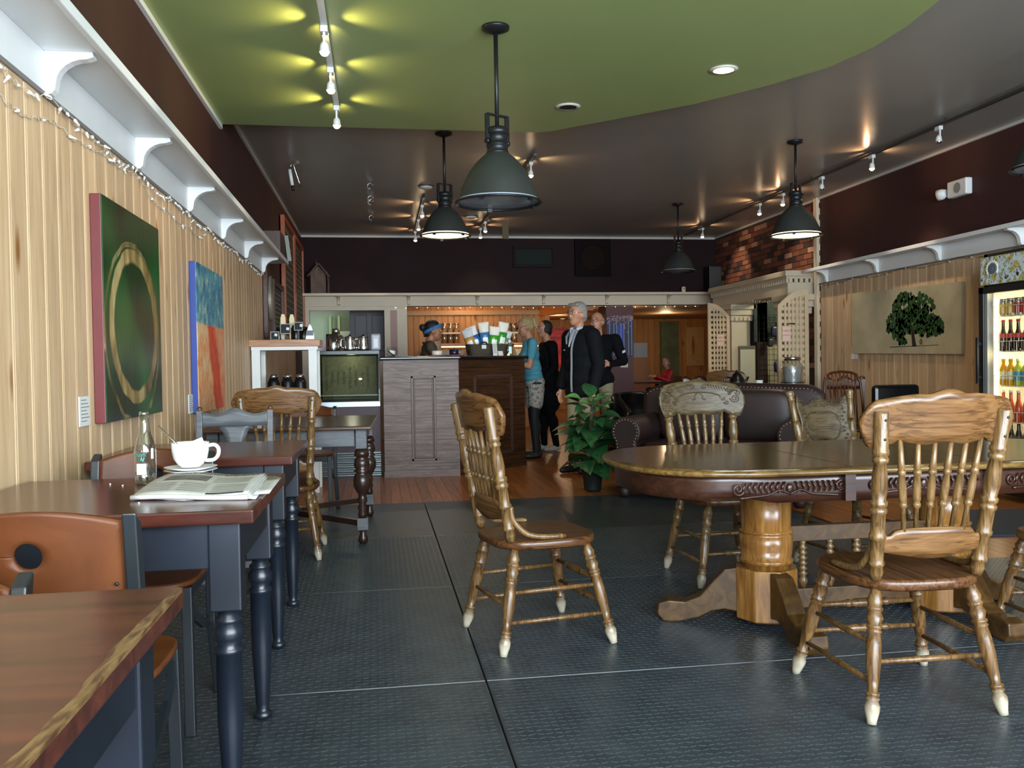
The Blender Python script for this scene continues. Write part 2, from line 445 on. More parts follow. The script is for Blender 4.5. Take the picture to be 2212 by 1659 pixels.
# ================================================================ back wall (beam over the servery)
wb = struct('wall_back', MB().box(XL, XR, YB, YB+.15, 2.0, ZC), M['maroon_dark'], label='dark maroon bulkhead across the back of the room')
mb = MB(); mb.box(XL, -.985, YB, YB+.15, -.02, 2.0); mb.box(-.985, .12, YB, YB+.15, 1.945, 2.0); mb.box(-.985, .12, YB, YB+.15, -.02, 1.2); mb.box(.12, .46, YB, YB+.15, -.02, 2.0)
struct('wall_servery', mb, M['cream'], label='cream wall with a pass-through window behind the counter')
struct('trim_5', MB().box(.21, .31, YB-.012, YB, .9, 1.94), plain('pinktrim', '#b0908a', .6), label='narrow pinkish strip on the cream wall')
e = empty('wall_shelf', (0, YB, 2.18), 0, 'long cream bracketed shelf across the back bulkhead', 'shelf')
ob('frieze_board', MB().box(XL, XR, -.016, 0, -.18, -.02), M['cream'], e, bev=.002)
ob('board', MB().box(XL, XR-.02, -.215, 0, -.02, 0), M['cream'], e, bev=.004)
ob('edge_moulding', MB().box(XL, XR-.02, -.222, -.2, -.034, .004), M['cream'], e, bev=.004)
pr = [(0.016, -.02), (.17, -.02), (.172, -.036), (.15, -.044)]+[(.15-.10*math.sin(t), -.044-.085*(1-math.cos(t))) for t in [i*math.pi/2/6 for i in range(1, 7)]]+[(.046, -.15), (.016, -.165)]
for xb in (-.55, .49, 1.53, 2.56, 3.56, 4.56):
    ob('bracket', MB().prism(pr, lambda u, v, w_: (w_, -u, v), -.021, .021), M['cream'], e, (xb, 0, 0), bev=.002)
# ================================================================ right wall
wr = struct('wall_right', MB().box(XR, XR+.15, Y0-.2, 10.17, -.03, ZC), M['maroon'], label='right wall, dark maroon above pine boards')
pmr = plankmesh(.138, 2.02, .014, M['pine'])
y = 10.1
while y > 2.4:
    ob('plank', pmr, None, wr, (XR, y-.07, 0), (0, 0, math.pi)); y -= .14
struct('trim_6', MB().box(XR-.045, XR+.05, 10.13, 10.21, -.02, ZC), M['cream'], bev=.003, label='tall white corner post between pine wall and brick wall')
mb = MB(); mb.box(XR, XR+.15, 10.21, 10.45, -.02, ZC); mb.box(XR, XR+.15, 10.45, 11.95, 1.98, ZC); mb.box(XR, XR+.15, 11.95, YB+.15, -.02, ZC)
wbk = struct('wall_brick', mb, M['mortar'], label='old red-brown brick wall beside the white portal')
bm = MB().box(-.012, .02, -.1, .1, -.031, .031).mesh('brick'); bm.materials.append(M['brick'])
z = 1.02; r_ = 0
while z < ZC-.03:
    y = 10.22-(.105 if r_ % 2 else 0)
    while y < YB-.05:
        yc = y+.105
        if (z > 2.1 or yc < 10.45) and yc > 10.2: ob('brick', bm, None, wbk, (XR, yc, z))
        y += .21
    z += .072; r_ += 1
# alcove behind the portal
struct('wall_alcove', MB().box(XR+.1, 7.2, 12.0, 12.1, -.02, 2.4).box(6.9, 7.0, 9.8, 12.1, -.02, 2.4).box(XR+.1, 7.0, 9.8, 9.9, -.02, 2.4).box(XR+.1, 7, 9.8, 12.1, 2.4, 2.5), plain('alcove', '#b0ae94', .7), label='pale alcove wall seen through the white portal')
# ================================================================ street wall behind the camera
mb = MB(); mb.box(-1.25, XR+.15, Y0-.15, Y0, -.05, WZ0); mb.box(-1.25, XR+.15, Y0-.15, Y0, WZ1, ZC)
xs = [-1.25]+[v for p in WIN for v in p]+[XR+.15]
for a, b_ in zip(xs[::2], xs[1::2]): mb.box(a, b_, Y0-.15, Y0, WZ0, WZ1)
struct('wall_front', mb, M['maroon'], label='street wall with three tall windows')
for i, (x0, x1) in enumerate(WIN):
    f = MB()
    f.box(x0, x0+.05, Y0-.1, Y0+.02, WZ0, WZ1).box(x1-.05, x1, Y0-.1, Y0+.02, WZ0, WZ1).box(x0, x1, Y0-.1, Y0+.02, WZ0, WZ0+.05).box(x0, x1, Y0-.1, Y0+.02, WZ1-.05, WZ1).box(x0, x1, Y0-.08, Y0, 1.9, 1.94)
    struct('window_%d' % (i+1), f, M['white'], label='white framed street window number %s from the left wall' % ['one', 'two', 'three'][i])
# ================================================================ rooms behind the bulkhead
struct('ceiling_servery', MB().box(XL-.2, 2.9, YB+.15, 15.6, 2.42, 2.5).box(2.9, 8.3, YB+.15, 21.2, 2.16, 2.5), plain('ceilwarm', '#b08a5e', .6), label='low warm ceiling over the servery')
wpb = struct('wall_servery_back', MB().box(.2, 2.86, 15.32, 15.45, -.02, 2.42), M['pine_warm'], label='back wall of the servery in warm pine boards')
pb = plankmesh(.098, 2.3, .012, M['pine_warm'])
x = .32
while x < 2.84:
    ob('plank', pb, None, wpb, (x+.05, 15.32, 0), (0, 0, -math.pi/2)); x += .1
struct('trim_7', MB().box(.3, 2.86, 15.24, 15.31, 1.965, 2.04), plain('coverwood', '#b58a55', .45), label='pale wooden moulding above the servery boards')
struct('wall_servery_right', MB().box(2.86, 2.93, 14.9, 21, -.02, 2.42), M['pine_warm'], label='pine partition at the right of the servery')
struct('beam_1', MB().prism([(2.83, 15.3), (2.83, 15.0), (3.25, 13.7), (3.4, 13.7)], lambda u, v, w_: (u, v, w_), 1.93, 2.3), plain('orangebeam', '#b5692c', .5), label='orange-brown wooden beam over the servery passage')
wpf = struct('wall_far', MB().box(2.86, 8.3, 21.0, 21.1, -.02, 2.42), M['pine_warm'], label='far pine wall of the back dining room')
pf = plankmesh(.138, 2.4, .012, M['pine_warm'])
x = 2.95
while x < 8.2:
    ob('plank', pf, None, wpf, (x+.07, 21.0, 0), (0, 0, -math.pi/2)); x += .14
struct('wall_far_right', MB().box(8.2, 8.3, YB+.15, 21, -.02, 2.42), M['pine_warm'], label='side wall of the back dining room')
struct('column_maroon', MB().box(3.56, 4.0, YB+.02, YB+.5, -.02, 2.0), plain('colmaroon', '#5a3634', .6, var=.06), label='square maroon column under the bulkhead')
struct('sunlit_strip', MB().box(3.6, 4.15, YB-.02, YB+.02, .42, .45), M['cream'], label='short cream strip standing for sunlit floor, low on the maroon column')  # pale strip stands in for sunlit floor beyond the column
struct('wall_kitchen', MB().box(XL-.1, .2, 15.4, 15.5, -.02, 2.42), plain('kitch', '#a7b08f', .6), label='pale green kitchen wall seen through the pass-through')
struct('wall_kitchen_right', MB().box(.2, .3, YB+.15, 15.5, -.02, 2.42), plain('kitch2', '#3a2b2b', .6), label='dark partition between kitchen and servery')
d1 = struct('door_1', MB().box(-.42, .2, 14.3, 14.34, -.01, 2.05), plain('darkdoor', '#241c20', .45), bev=.003, label='dark panelled door seen through the pass-through')
for px0, px1 in ((-.34, -.15), (-.07, .12)):
    for pz0, pz1 in ((1.05, 1.35), (1.42, 1.92)): ob('panel', MB().box(px0, px1, 14.285, 14.3, pz0, pz1), plain('darkdoorp', '#2a2226', .45), d1, bev=.006)
# ================================================================ oak press-back chairs
def oakmat(name, cols, worn='#a89f8c', stretch=(10, 10, 1.2), wear=True):
    m = wood(name, cols, stretch, 4., .32, .5, .06, 1.6, pores=.6)
    nt = m.node_tree; b = nt.nodes['Principled BSDF']
    if wear:
        src = b.inputs['Base Color'].links[0].from_socket
        tc = N(nt, 'TexCoord'); sp = N(nt, 'SeparateXYZ'); nt.links.new(tc.outputs['Object'], sp.inputs[0])
        n = N(nt, 'TexNoise'); n.inputs['Scale'].default_value = 30; nt.links.new(tc.outputs['Object'], n.inputs['Vector'])
        a = N(nt, 'Math', operation='MULTIPLY_ADD'); a.inputs[1].default_value = .05; nt.links.new(n.outputs['Fac'], a.inputs[0]); nt.links.new(sp.outputs[2], a.inputs[2])
        f = ramp(nt, a.outputs[0], [(.055, (1, 1, 1, 1)), (.105, (0, 0, 0, 1))])
        mx = N(nt, 'MixRGB'); nt.links.new(f, mx.inputs[0]); nt.links.new(src, mx.inputs[1]); mx.inputs[2].default_value = lin(worn)
        nt.links.new(mx.outputs[0], b.inputs['Base Color'])
    return m
M['oak_leg'] = oakmat('oak_leg', ['#442e1a', '#654929', '#7a5c37'])
M['oak_v'] = oakmat('oak_v', ['#50391f', '#6d5230', '#80633c'], wear=False)
M['oak_x'] = oakmat('oak_x', ['#472e17', '#644423', '#704e2c', '#795b37'], stretch=(1.0, 9, 9), wear=False)
M['oak_seat'] = oakmat('oak_seat', ['#372011', '#57361d', '#6b4827'], stretch=(9, 1.0, 9), wear=False)
M['oak_grey'] = oakmat('oak_grey', ['#352a19', '#4f422b', '#5d4f36'], stretch=(1.0, 9, 9), wear=False)
M['oak_grey'].node_tree.nodes['Principled BSDF'].inputs['Roughness'].default_value = .48
M['oak_greyleg'] = oakmat('oak_greyleg', ['#44341e', '#695131', '#806844'])
M['oak_dark'] = oakmat('oak_dark', ['#3a2314', '#5a3820', '#6d472a'], stretch=(1.2, 1.2, 8), wear=False)
M['carve_dark'] = plain('carve_dark', '#3a2c1a', .5)
LEG = [(0, .013), (.05, .017), (.10, .024), (.14, .0195), (.15, .0245), (.165, .0245), (.18, .019), (.225, .0255), (.275, .0185), (.285, .0235), (.30, .0235), (.31, .019), (.325, .0235), (.34, .019), (.42, .0225), (.55, .0225), (.68, .018), (.765, .0145), (.775, .021), (.79, .021), (.80, .016), (.815, .0215), (.83, .0165), (.87, .0225), (.91, .021), (.965, .0155), (1, .0135)]
POST = [(0, .0145), (.05, .0215), (.085, .018), (.095, .024), (.11, .024), (.12, .02), (.25, .021), (.255, .025), (.275, .025), (.285, .0215), (.40, .021), (.41, .0255), (.43, .0255), (.44, .020), (.455, .0255), (.475, .0255), (.485, .0195), (.56, .0245), (.64, .0215), (.70, .0175), (.71, .024), (.73, .024), (.74, .0185), (.755, .0245), (.775, .0245), (.785, .0215), (.99, .0215), (1, .019)]
SPIN = [(0, .0075), (.25, .0075), (.27, .0125), (.30, .0125), (.32, .009), (.34, .0125), (.37, .0125), (.40, .0125), (.50, .0125), (.60, .009), (.62, .0125), (.65, .0125), (.67, .009), (.69, .0125), (.73, .0095), (1, .0065)]
STR = [(0, .0075), (.28, .0095), (.30, .0135), (.33, .0135), (.35, .010), (.38, .015), (.5, .0155), (.62, .015), (.65, .010), (.67, .0135), (.70, .0135), (.72, .0095), (1, .0075)]
def seat_outline(n=44):
    o = []
    for i in range(n):
        t = 2*math.pi*i/n; c, s_ = math.cos(t), math.sin(t)
        x = .226*math.copysign(abs(c)**.62, c); y = .212*math.copysign(abs(s_)**.7, s_)
        x *= 1.0-.09*(.5-y/.424)
        o.append((x, y))
    return o
def spiral(cx, cz, r, turns, d, yf, r_=.003, a0=0):
    pts = []
    for i in range(int(14*turns)+1):
        a = a0+d*2*math.pi*i/14; rr = r*(1-.85*i/(14*turns))
        x, z = cx+rr*math.cos(a), cz+rr*math.sin(a); pts.append((x, yf(x, z), z))
    return pts
def oak_chair(kind, label, loc, rz, mats=('oak_leg', 'oak_v', 'oak_x', 'oak_seat')):
    e = empty('press_back_chair', loc, rz, label, 'chair')
    ml, mv, mx_, ms = [M[q] for q in mats]
    so = seat_outline()
    ob('seat', MB().slab(so, .382, .417, .009), ms, e)
    for sx in (-1, 1):
        for sy, fx in ((-1, .213), (1, .238)):
            ob('leg', MB().lathe(LEG, (sx*.155, sy*.15, .386), (sx*fx, sy*.225, .0), 14), ml, e)
    L = lambda sx, sy, t: Vector((sx*.155, sy*.15, .386)).lerp(Vector((sx*(.213 if sy < 0 else .238), sy*.225, 0)), t)
    for sx in (-1, 1):
        for t in (.42, .70):
            ob('stretcher', MB().lathe([(0, .007), (.5, .0105), (1, .007)], L(sx, -1, t), L(sx, 1, t), 8), ml, e)
    for t in (.36, .60): ob('stretcher', MB().lathe(STR, L(-1, 1, t), L(1, 1, t), 10), ml, e)
    ob('stretcher', MB().lathe([(0, .007), (.5, .0105), (1, .007)], L(-1, -1, .55), L(1, -1, .55), 8), ml, e)
    pb_ = lambda s_: Vector((s_*.164, -.168, .415)); pt = lambda s_: Vector((s_*.194, -.262, .93))
    panel = kind == 'panel'
    for s_ in (-1, 1):
        pr_ = POST if not panel else POST[:20]+[(.62, .019), (.63, .023), (.645, .019), (.90, .0165), (.91, .021), (.925, .0165), (.95, .0195), (.975, .0235), (1, .019)]
        ob('back_post', MB().lathe(pr_, pb_(s_), pt(s_)+(Vector((s_*.02, 0, -.015)) if panel else Vector((0, 0, 0))), 14), mv, e)
        if not panel:
            for t_ in (.84, .95): ob('screw', MB().ell(pb_(s_).lerp(pt(s_), t_)+Vector((0, -.0215, 0)), (.0045, .003, .0045), 8, 5), M['black'], e)
        q = [pb_(s_).lerp(pt(s_), .26)+Vector((s_*.004, .02, 0)), (s_*.178, -.165, .50), (s_*.186, -.12, .448), (s_*.192, -.06, .430), (s_*.194, .02, .426), (s_*.190, .045, .424)]
        ob('arm_brace', MB().tube(q, [.011, .0115, .0115, .011, .0105, .007], 8), mv, e)
    if panel:
        yy = lambda z: -.168-(z-.415)*.19
        def fn(u, v):
            x = (u-.5)*2*.150
            zt = .855+.022*math.cos(abs(x)/.15*math.pi*1.6)*(1-abs(x)/.25)+(.03 if abs(x) > .12 else 0)*(abs(x)-.12)/.03
            if abs(x) < .012: zt -= .012*(1-abs(x)/.012)
            zb = .63+.02*math.cos(x/.15*math.pi)
            z = zb+(zt-zb)*v; wx = x*(1.0+.05*math.sin(v*math.pi*3))
            c = .03*(1-(x/.15)**2); wx *= 1.155
            return (Vector((wx, yy(z)+.012-c, z)), Vector((wx, yy(z)-.006-c, z)))
        cr = ob('back_panel', MB().grid(fn, 36, 14, True), mx_, e)
        yf = lambda x, z: yy(z)+.0125-.03*(1-(x/.15)**2)
        mb = MB()
        for s_ in (-1, 1):
            for (cx, cz, r, tn) in ((.028, .885, .024, 2), (.128, .90, .018, 1.5), (.135, .66, .018, 1.6), (.10, .80, .014, 1.2), (.105, .735, .014, 1.2)):
                mb.tube(spiral(s_*cx, cz, r, tn, s_, yf), .0028, 5)
            pts = [(.03, .835), (.06, .832), (.088, .82), (.098, .79), (.105, .76), (.098, .73), (.085, .70), (.05, .675), (.0, .668)]
            mb.tube([(s_*x, yf(x, z), z) for x, z in pts], .0035, 5)
            for i in range(8):
                x = .045+i*.011; z = .888-.002*i
                mb.tube([(s_*x, yf(x, z), z), (s_*(x+.006), yf(x, z-.018), z-.02)], [.0035, .0015], 5)
            for i in range(9):
                z = .85-i*.02; x = .125+.008*math.sin(i*2)
                mb.ell((s_*x, yf(x, z), z), (.009, .003, .006), 8, 5)
        mb.v = [(x*1.155, y+.007, z-.038) for x, y, z in mb.v]
        ob('carving', mb, M['carve_dark'], cr)
    else:
        def shape(x):
            a = abs(x)/.212
            zt = .950+.032*(1-a**2.2)+.010*math.exp(-(x/.03)**2)-.004*math.exp(-((abs(x)-.05)/.02)**2)
            if a > .82: zt -= .05*((a-.82)/.18)**2
            zb = (.803 if kind == 'carved' else .833)+.004*math.cos(x*60)
            if a > .70: zb -= .012*math.sin((a-.7)/.3*math.pi)
            zb += .012*math.exp(-((abs(x)-.118)/.008)**2)
            if a > .86: zb += .055*((a-.86)/.14)**2
            return zb, zt
        yc = lambda x, z: -.235-(z-.85)*.19-.045*(1-(x/.212)**2)+.03
        def fn(u, v):
            x = (u-.5)*2*.212; zb, zt = shape(x); z = zb+(zt-zb)*v
            return (Vector((x*1.155, yc(x, z), z)), Vector((x*1.155, yc(x, z)-.018, z)))
        cr = ob('crest_rail', MB().grid(fn, 48, 6, True), mx_, e)
        if kind == 'carved':
            yf = lambda x, z: yc(x, z)+.001
            mb = MB()
            ov = [(.105*math.cos(t), yf(.105*math.cos(t), .905), .893+.028*math.sin(t)) for t in [2*math.pi*i/40 for i in range(40)]]
            mb.tube(ov, .0035, 5, closed=True)
            for s_ in (-1, 1):
                for (cx, cz, r, tn) in ((.17, .885, .022, 1.8), (.13, .865, .012, 1.3), (.15, .935, .018, 1.5), (.185, .915, .012, 1.2), (.03, .952, .014, 1.4), (.118, .885, .01, 1)):
                    mb.tube(spiral(s_*cx, cz, r, tn, s_, yf), .0028, 5)
                for i in range(9):
                    x = .05+i*.0125; z = .962-.003*i
                    mb.tube([(s_*x, yf(x, z), z), (s_*(x+.008), yf(x, z-.02), z-.021)], [.004, .0015], 5)
                for i in range(7):
                    a = .3+i*.42; mb.ell((s_*(.17+.027*math.cos(a)), yf(.17, .9), .9+.03*math.sin(a)), (.007, .003, .0045), 8, 5, (0, -s_*a, 0))
            mb.tube([(x, yf(x, z), z) for x, z in ((-.035, .88), (-.018, .885), (-.02, .9), (0, .918), (.02, .9), (.018, .885), (.035, .88))], .003, 5)
            mb.v = [(x*1.155, y, z) for x, y, z in mb.v]
            ob('carving', mb, M['carve_dark'], cr)
        def sh2(x):
            a = abs(x)/.150
            return .490+.014*(1-math.cos(min(1, a)*math.pi*1.0))*.5-.010*math.cos(a*math.pi/2), .562+(.014*(1-((a)/.78)**4) if a < .78 else -.010)
        def fn2(u, v):
            x = (u-.5)*2*.150; zb, zt = sh2(x); z = zb+(zt-zb)*v
            y_ = -.172-(z-.415)*.183+.012-.012*(1-(x/.15)**2)
            return (Vector((x*1.155, y_, z)), Vector((x*1.155, y_-.016, z)))
        ob('lower_rail', MB().grid(fn2, 28, 4, True), mx_, e)
        for i in range(6):
            u = (i-2.5)/2.5
            p0 = Vector((u*.095, -.172-(.566-.415)*.183-.006, .566)); p1 = Vector((u*.129, yc(u*.112, .848)-.009, .848))
            ob('spindle', MB().lathe(SPIN, p0, p1, 10), mv, e)
    return e
ch = oak_chair('plain', 'lone golden oak chair standing sideways in the middle of the mats', (.612, 3.49, 0), -1.34)
oak_chair('plain', 'large golden oak chair seen from behind at the near side of the oval table', (1.645, 2.635, 0), -.02)
oak_chair('carved', 'oak chair with carved oval crest and six spindles across the oval table', (1.72, 4.27, 0), 3.24, ('oak_greyleg', 'oak_greyleg', 'oak_grey', 'oak_seat'))
oak_chair('panel', 'oak chair with tall carved back panel and knobbed posts beside the leather sofa', (2.47, 4.30, 0), 3.42, ('oak_greyleg', 'oak_greyleg', 'oak_grey', 'oak_seat'))
oak_chair('plain', 'oak chair cut off by the right edge, only seat and legs showing', (2.62, 2.93, 0), -.05, ('oak_leg', 'oak_v', 'oak_x', 'oak_x'))
oak_chair('plain', 'oak chair drawn up to the grey wooden table by the left wall', (-.565, 5.29, 0), .04)
oak_chair('plain', 'orange-brown oak chair in front of the white portal', (4.07, 9.75, 0), 3.1, ('oak_leg', 'oak_v', 'oak_x', 'oak_seat'))
# ================================================================ oval pedestal table
ZT = .70; TX, TY = 1.97, 3.44
M['oak_top'] = wood('oak_top', ['#2e1f10', '#48321b', '#61472a'], (1.0, 9, 9), 3.2, .15, .5, .03, 1.2)
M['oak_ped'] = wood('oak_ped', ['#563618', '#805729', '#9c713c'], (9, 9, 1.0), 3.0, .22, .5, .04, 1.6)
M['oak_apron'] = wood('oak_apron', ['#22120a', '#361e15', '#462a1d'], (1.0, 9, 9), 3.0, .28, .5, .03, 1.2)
M['oak_foot'] = wood('oak_foot', ['#2e1e0e', '#463016', '#583f20'], (5, 5, 5), 2.5, .35, .4, .03)
M['rim'] = wood('rim', ['#3a2711', '#674d25', '#7f663a'], (2, 9, 9), 4, .25, .5, .03)
tb = empty('oval_table', (TX, TY, 0), 0, 'long oval oak pedestal table with carved apron', 'table')
def oval(half, hw, n=72, ins=0.):
    o = []; a = .52
    for i in range(n):
        t = 2*math.pi*i/n; c, s_ = math.cos(t), math.sin(t)
        x = (a-ins)*math.copysign(abs(c)**(2/2.5), c)+math.copysign(half-a, c); y = (hw-ins)*math.copysign(abs(s_)**(2/2.5), s_)
        o.append((x, y))
    return o
half, hw = 1.045, .5
full = oval(half, hw)
def clipx(out, x0, x1):
    r = []
    for i, p in enumerate(out):
        q = out[(i+1) % len(out)]
        if x0 <= p[0] <= x1: r.append(p)
        for t, xc in sorted(((xc-p[0])/(q[0]-p[0]), xc) for xc in (x0, x1) if (p[0]-xc)*(q[0]-xc) < 0):
            r.append((xc, p[1]+t*(q[1]-p[1])))
    return r
for x0, x1 in ((-2, -.298), (-.296, .26), (.262, 2)):
    ob('table_leaf', MB().slab(clipx(full, x0, x1), ZT-.02, ZT, .004), M['oak_top'], tb)
# worn rim under the leaves
rimp = [(x*1.004, y*1.008, ZT-.017) for x, y in full]
ob('rim_moulding', MB().tube(rimp, .0115, 8, closed=True), M['rim'], tb)
ap = oval(half, hw, 72, .035)
vs = []; n = len(ap)
def apz(x, y): return ZT-.115-(.012*math.cos((abs(x)-.55)*18) if abs(y) > .4 and abs(x) < .95 else 0)
api = oval(half, hw, 144, .058); apf = oval(half, hw, 144, .036)
def fn(u, v):
    i = int(round(u*144)) % 144; x, y = apf[i]; xi, yi = api[i]; z = ZT-.02+(apz(x, y)-(ZT-.02))*v
    return (Vector((x, y, z)), Vector((xi, yi, z)))
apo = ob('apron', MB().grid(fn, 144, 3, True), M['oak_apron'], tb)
mb = MB()
for cx in (-.52, .0, .55):
    mb = MB()
    for s_ in (-1, 1):
        for i in range(8):
            x = cx+s_*(.02+i*.021)
            mb.tube([(x, -hw+.030, ZT-.05), (x+s_*.012, -hw+.027, ZT-.07), (x+s_*.004, -hw+.030, ZT-.09)], [.003, .005, .002], 6)
        yf = lambda x, z: -hw+.030
        mb.tube(spiral(cx+s_*.195, ZT-.072, .024, 1.6, s_, yf), .004, 6)
        mb.tube([(cx+s_*x, -hw+.03, ZT-.06-z) for x, z in ((0, .035), (.04, .02), (.08, .035), (.13, .04), (.19, .045))], .0045, 6)
    mb.ell((cx, -hw+.03, ZT-.075), (.014, .006, .018), 10, 6)
    ob('carving', mb, M['oak_apron'], apo)
for i, xs_ in enumerate((-.298, .26)): ob('leaf_gap_block', MB().box(xs_-.02, xs_+.02, -hw+.012, -hw+.05, ZT-.125, ZT-.022), M['oak_apron'], tb)
PED = [(0, .098), (.05, .098), (.055, .108), (.09, .108), (.10, .10), (.22, .107), (.33, .107), (.345, .098), (.355, .109), (.375, .109), (.385, .099), (.62, .102), (.69, .101), (.70, .11), (.725, .11), (.735, .10), (.90, .097), (.91, .105), (.935, .105), (.95, .092), (1, .09)]
for px_ in (-.40, .40):
    ob('pedestal', MB().lathe(PED, (px_, .0, .235), (px_, 0, ZT-.05), 28), M['oak_ped'], tb)
    ob('pedestal_base', MB().lathe([(0, .105), (.05, .13), (1, .13)], (px_, 0, .02), (px_, 0, .238), 8, smooth=False), M['oak_ped'], tb, bev=.004)
    prof = [(.115, .235), (.17, .225), (.22, .17), (.27, .11), (.33, .085), (.40, .088), (.44, .075), (.445, .03), (.42, .0), (.36, .0), (.28, .02), (.22, .05), (.17, .06), (.115, .05)]
    for a in ([math.radians(q) for q in (-90, 90, 160 if px_ < 0 else 20)]):
        c, s_ = math.cos(a), math.sin(a)
        ob('foot', MB().prism(prof, lambda u, v, w_: (px_+c*u-s_*w_, s_*u+c*w_, v), -.038, .038), M['oak_foot'], tb, bev=.006)
ob('stretcher', MB().box(-.31, .31, -.02, .02, .335, .40), M['oak_foot'], tb, bev=.003)
ob('stretcher', MB().box(-.31, .31, -.025, .025, .06, .14), M['oak_foot'], tb, bev=.003)
BEAD = [(0, .008), (.04, .016), (.10, .011)]
for i in range(6): BEAD += [(.12+i*.105, .011), (.165+i*.105, .0205), (.215+i*.105, .011)]
BEAD += [(.80, .018), (.86, .02), (.93, .013), (1, .009)]
for i in range(5): ob('baluster', MB().lathe(BEAD, (-.24+i*.12, 0, .34), (-.24+i*.12, 0, .135), 12), M['oak_greyleg'], tb)
# ================================================================ black and brown cafe tables
M['brown_top'] = wood('brown_top', ['#2a1510', '#46221a', '#5b2c1e'], (1.0, 7, 7), 2.5, .2, .5, .02, 1.0)
M['black_paint'] = plain('black_paint', '#141a24', .33, var=.25, vscale=6)
M['worn'] = wood('worn', ['#38201a', '#4f3520', '#6e5535', '#7d6540'], (12, 2.2, 12), 5, .4, .4, .05)
TLEG = [(0, 0.0176), (.01, 0.0272), (.035, 0.0288), (.05, 0.0208), (.06, 0.0176), (.10, 0.0208), (.45, 0.0304), (.78, 0.0308), (.79, 0.0352), (.81, 0.0352), (.825, 0.0256), (.86, 0.0368), (.90, 0.0376), (.93, 0.0280), (.94, 0.0320), (.955, 0.0320), (.97, 0.0240), (1, 0.0240)]
def cafe_table(label, x0, x1, y0, y1, zt=.75, worn=None):
    cx, cy = (x0+x1)/2, (y0+y1)/2; hx, hy = (x1-x0)/2, (y1-y0)/2
    e = empty('cafe_table', (cx, cy, 0), 0, label, 'table')
    tp = ob('table_top', MB().box(-hx, hx, -hy, hy, zt-.034, zt), M['brown_top'], e, bev=.005)
    if worn:
        mb = MB(); n = 60; pts = []
        rr = random.Random(3)
        outl = []
        for i in range(n+1): outl.append((hx+.0004, -hy+.004+(2*hy-.02)*i/n))
        ins = [(hx-.007-(.007+.003*math.sin(i*.21)+.0015*math.sin(i*.7+1)+.0012*rr.random())*min(1, 5*(1-i/n)+.1), -hy+.004+(2*hy-.02)*i/n) for i in range(n+1)]
        vs_ = [(a, b_, zt+.0006) for a, b_ in outl]+[(a, b_, zt+.0006) for a, b_ in ins]+[(hx+.0006, b_, zt-.006) for a, b_ in outl]
        mb.add(vs_, [(i, i+1, n+2+i, n+1+i) for i in range(n)]+[(2*n+2+i, 2*n+3+i, i+1, i) for i in range(n)])
        ob('worn_edge', mb, M['worn'], tp)
    for a, b_, c, d in ((-hx+.06, hx-.06, -hy+.045, -hy+.065), (-hx+.06, hx-.06, hy-.065, hy-.045), (-hx+.045, -hx+.065, -hy+.06, hy-.06), (hx-.065, hx-.045, -hy+.06, hy-.06)):
        ob('apron', MB().box(a, b_, c, d, zt-.145, zt-.034), M['black_paint'], e, bev=.002)
    for sx in (-1, 1):
        for sy in (-1, 1):
            lx, ly = sx*(hx-.075), sy*(hy-.075)
            lg = ob('leg', MB().lathe(TLEG, (lx, ly, 0), (lx, ly, zt-.25), 18), M['black_paint'], e)
            ob('leg_block', MB().box(lx-.038, lx+.038, ly-.038, ly+.038, zt-.25, zt-.034), M['black_paint'], lg, bev=.005)
    return e
cafe_table('nearest brown-topped table with worn yellowish edge in the lower left corner', -1.06, -.30, .66, 1.415, worn=True)
cafe_table('brown-topped black-legged table holding the newspaper and coffee cup', -1.06, -.295, 2.15, 2.885)
cafe_table('bare brown-topped black-legged table behind the one with the newspaper', -1.07, -.325, 3.44, 4.2)
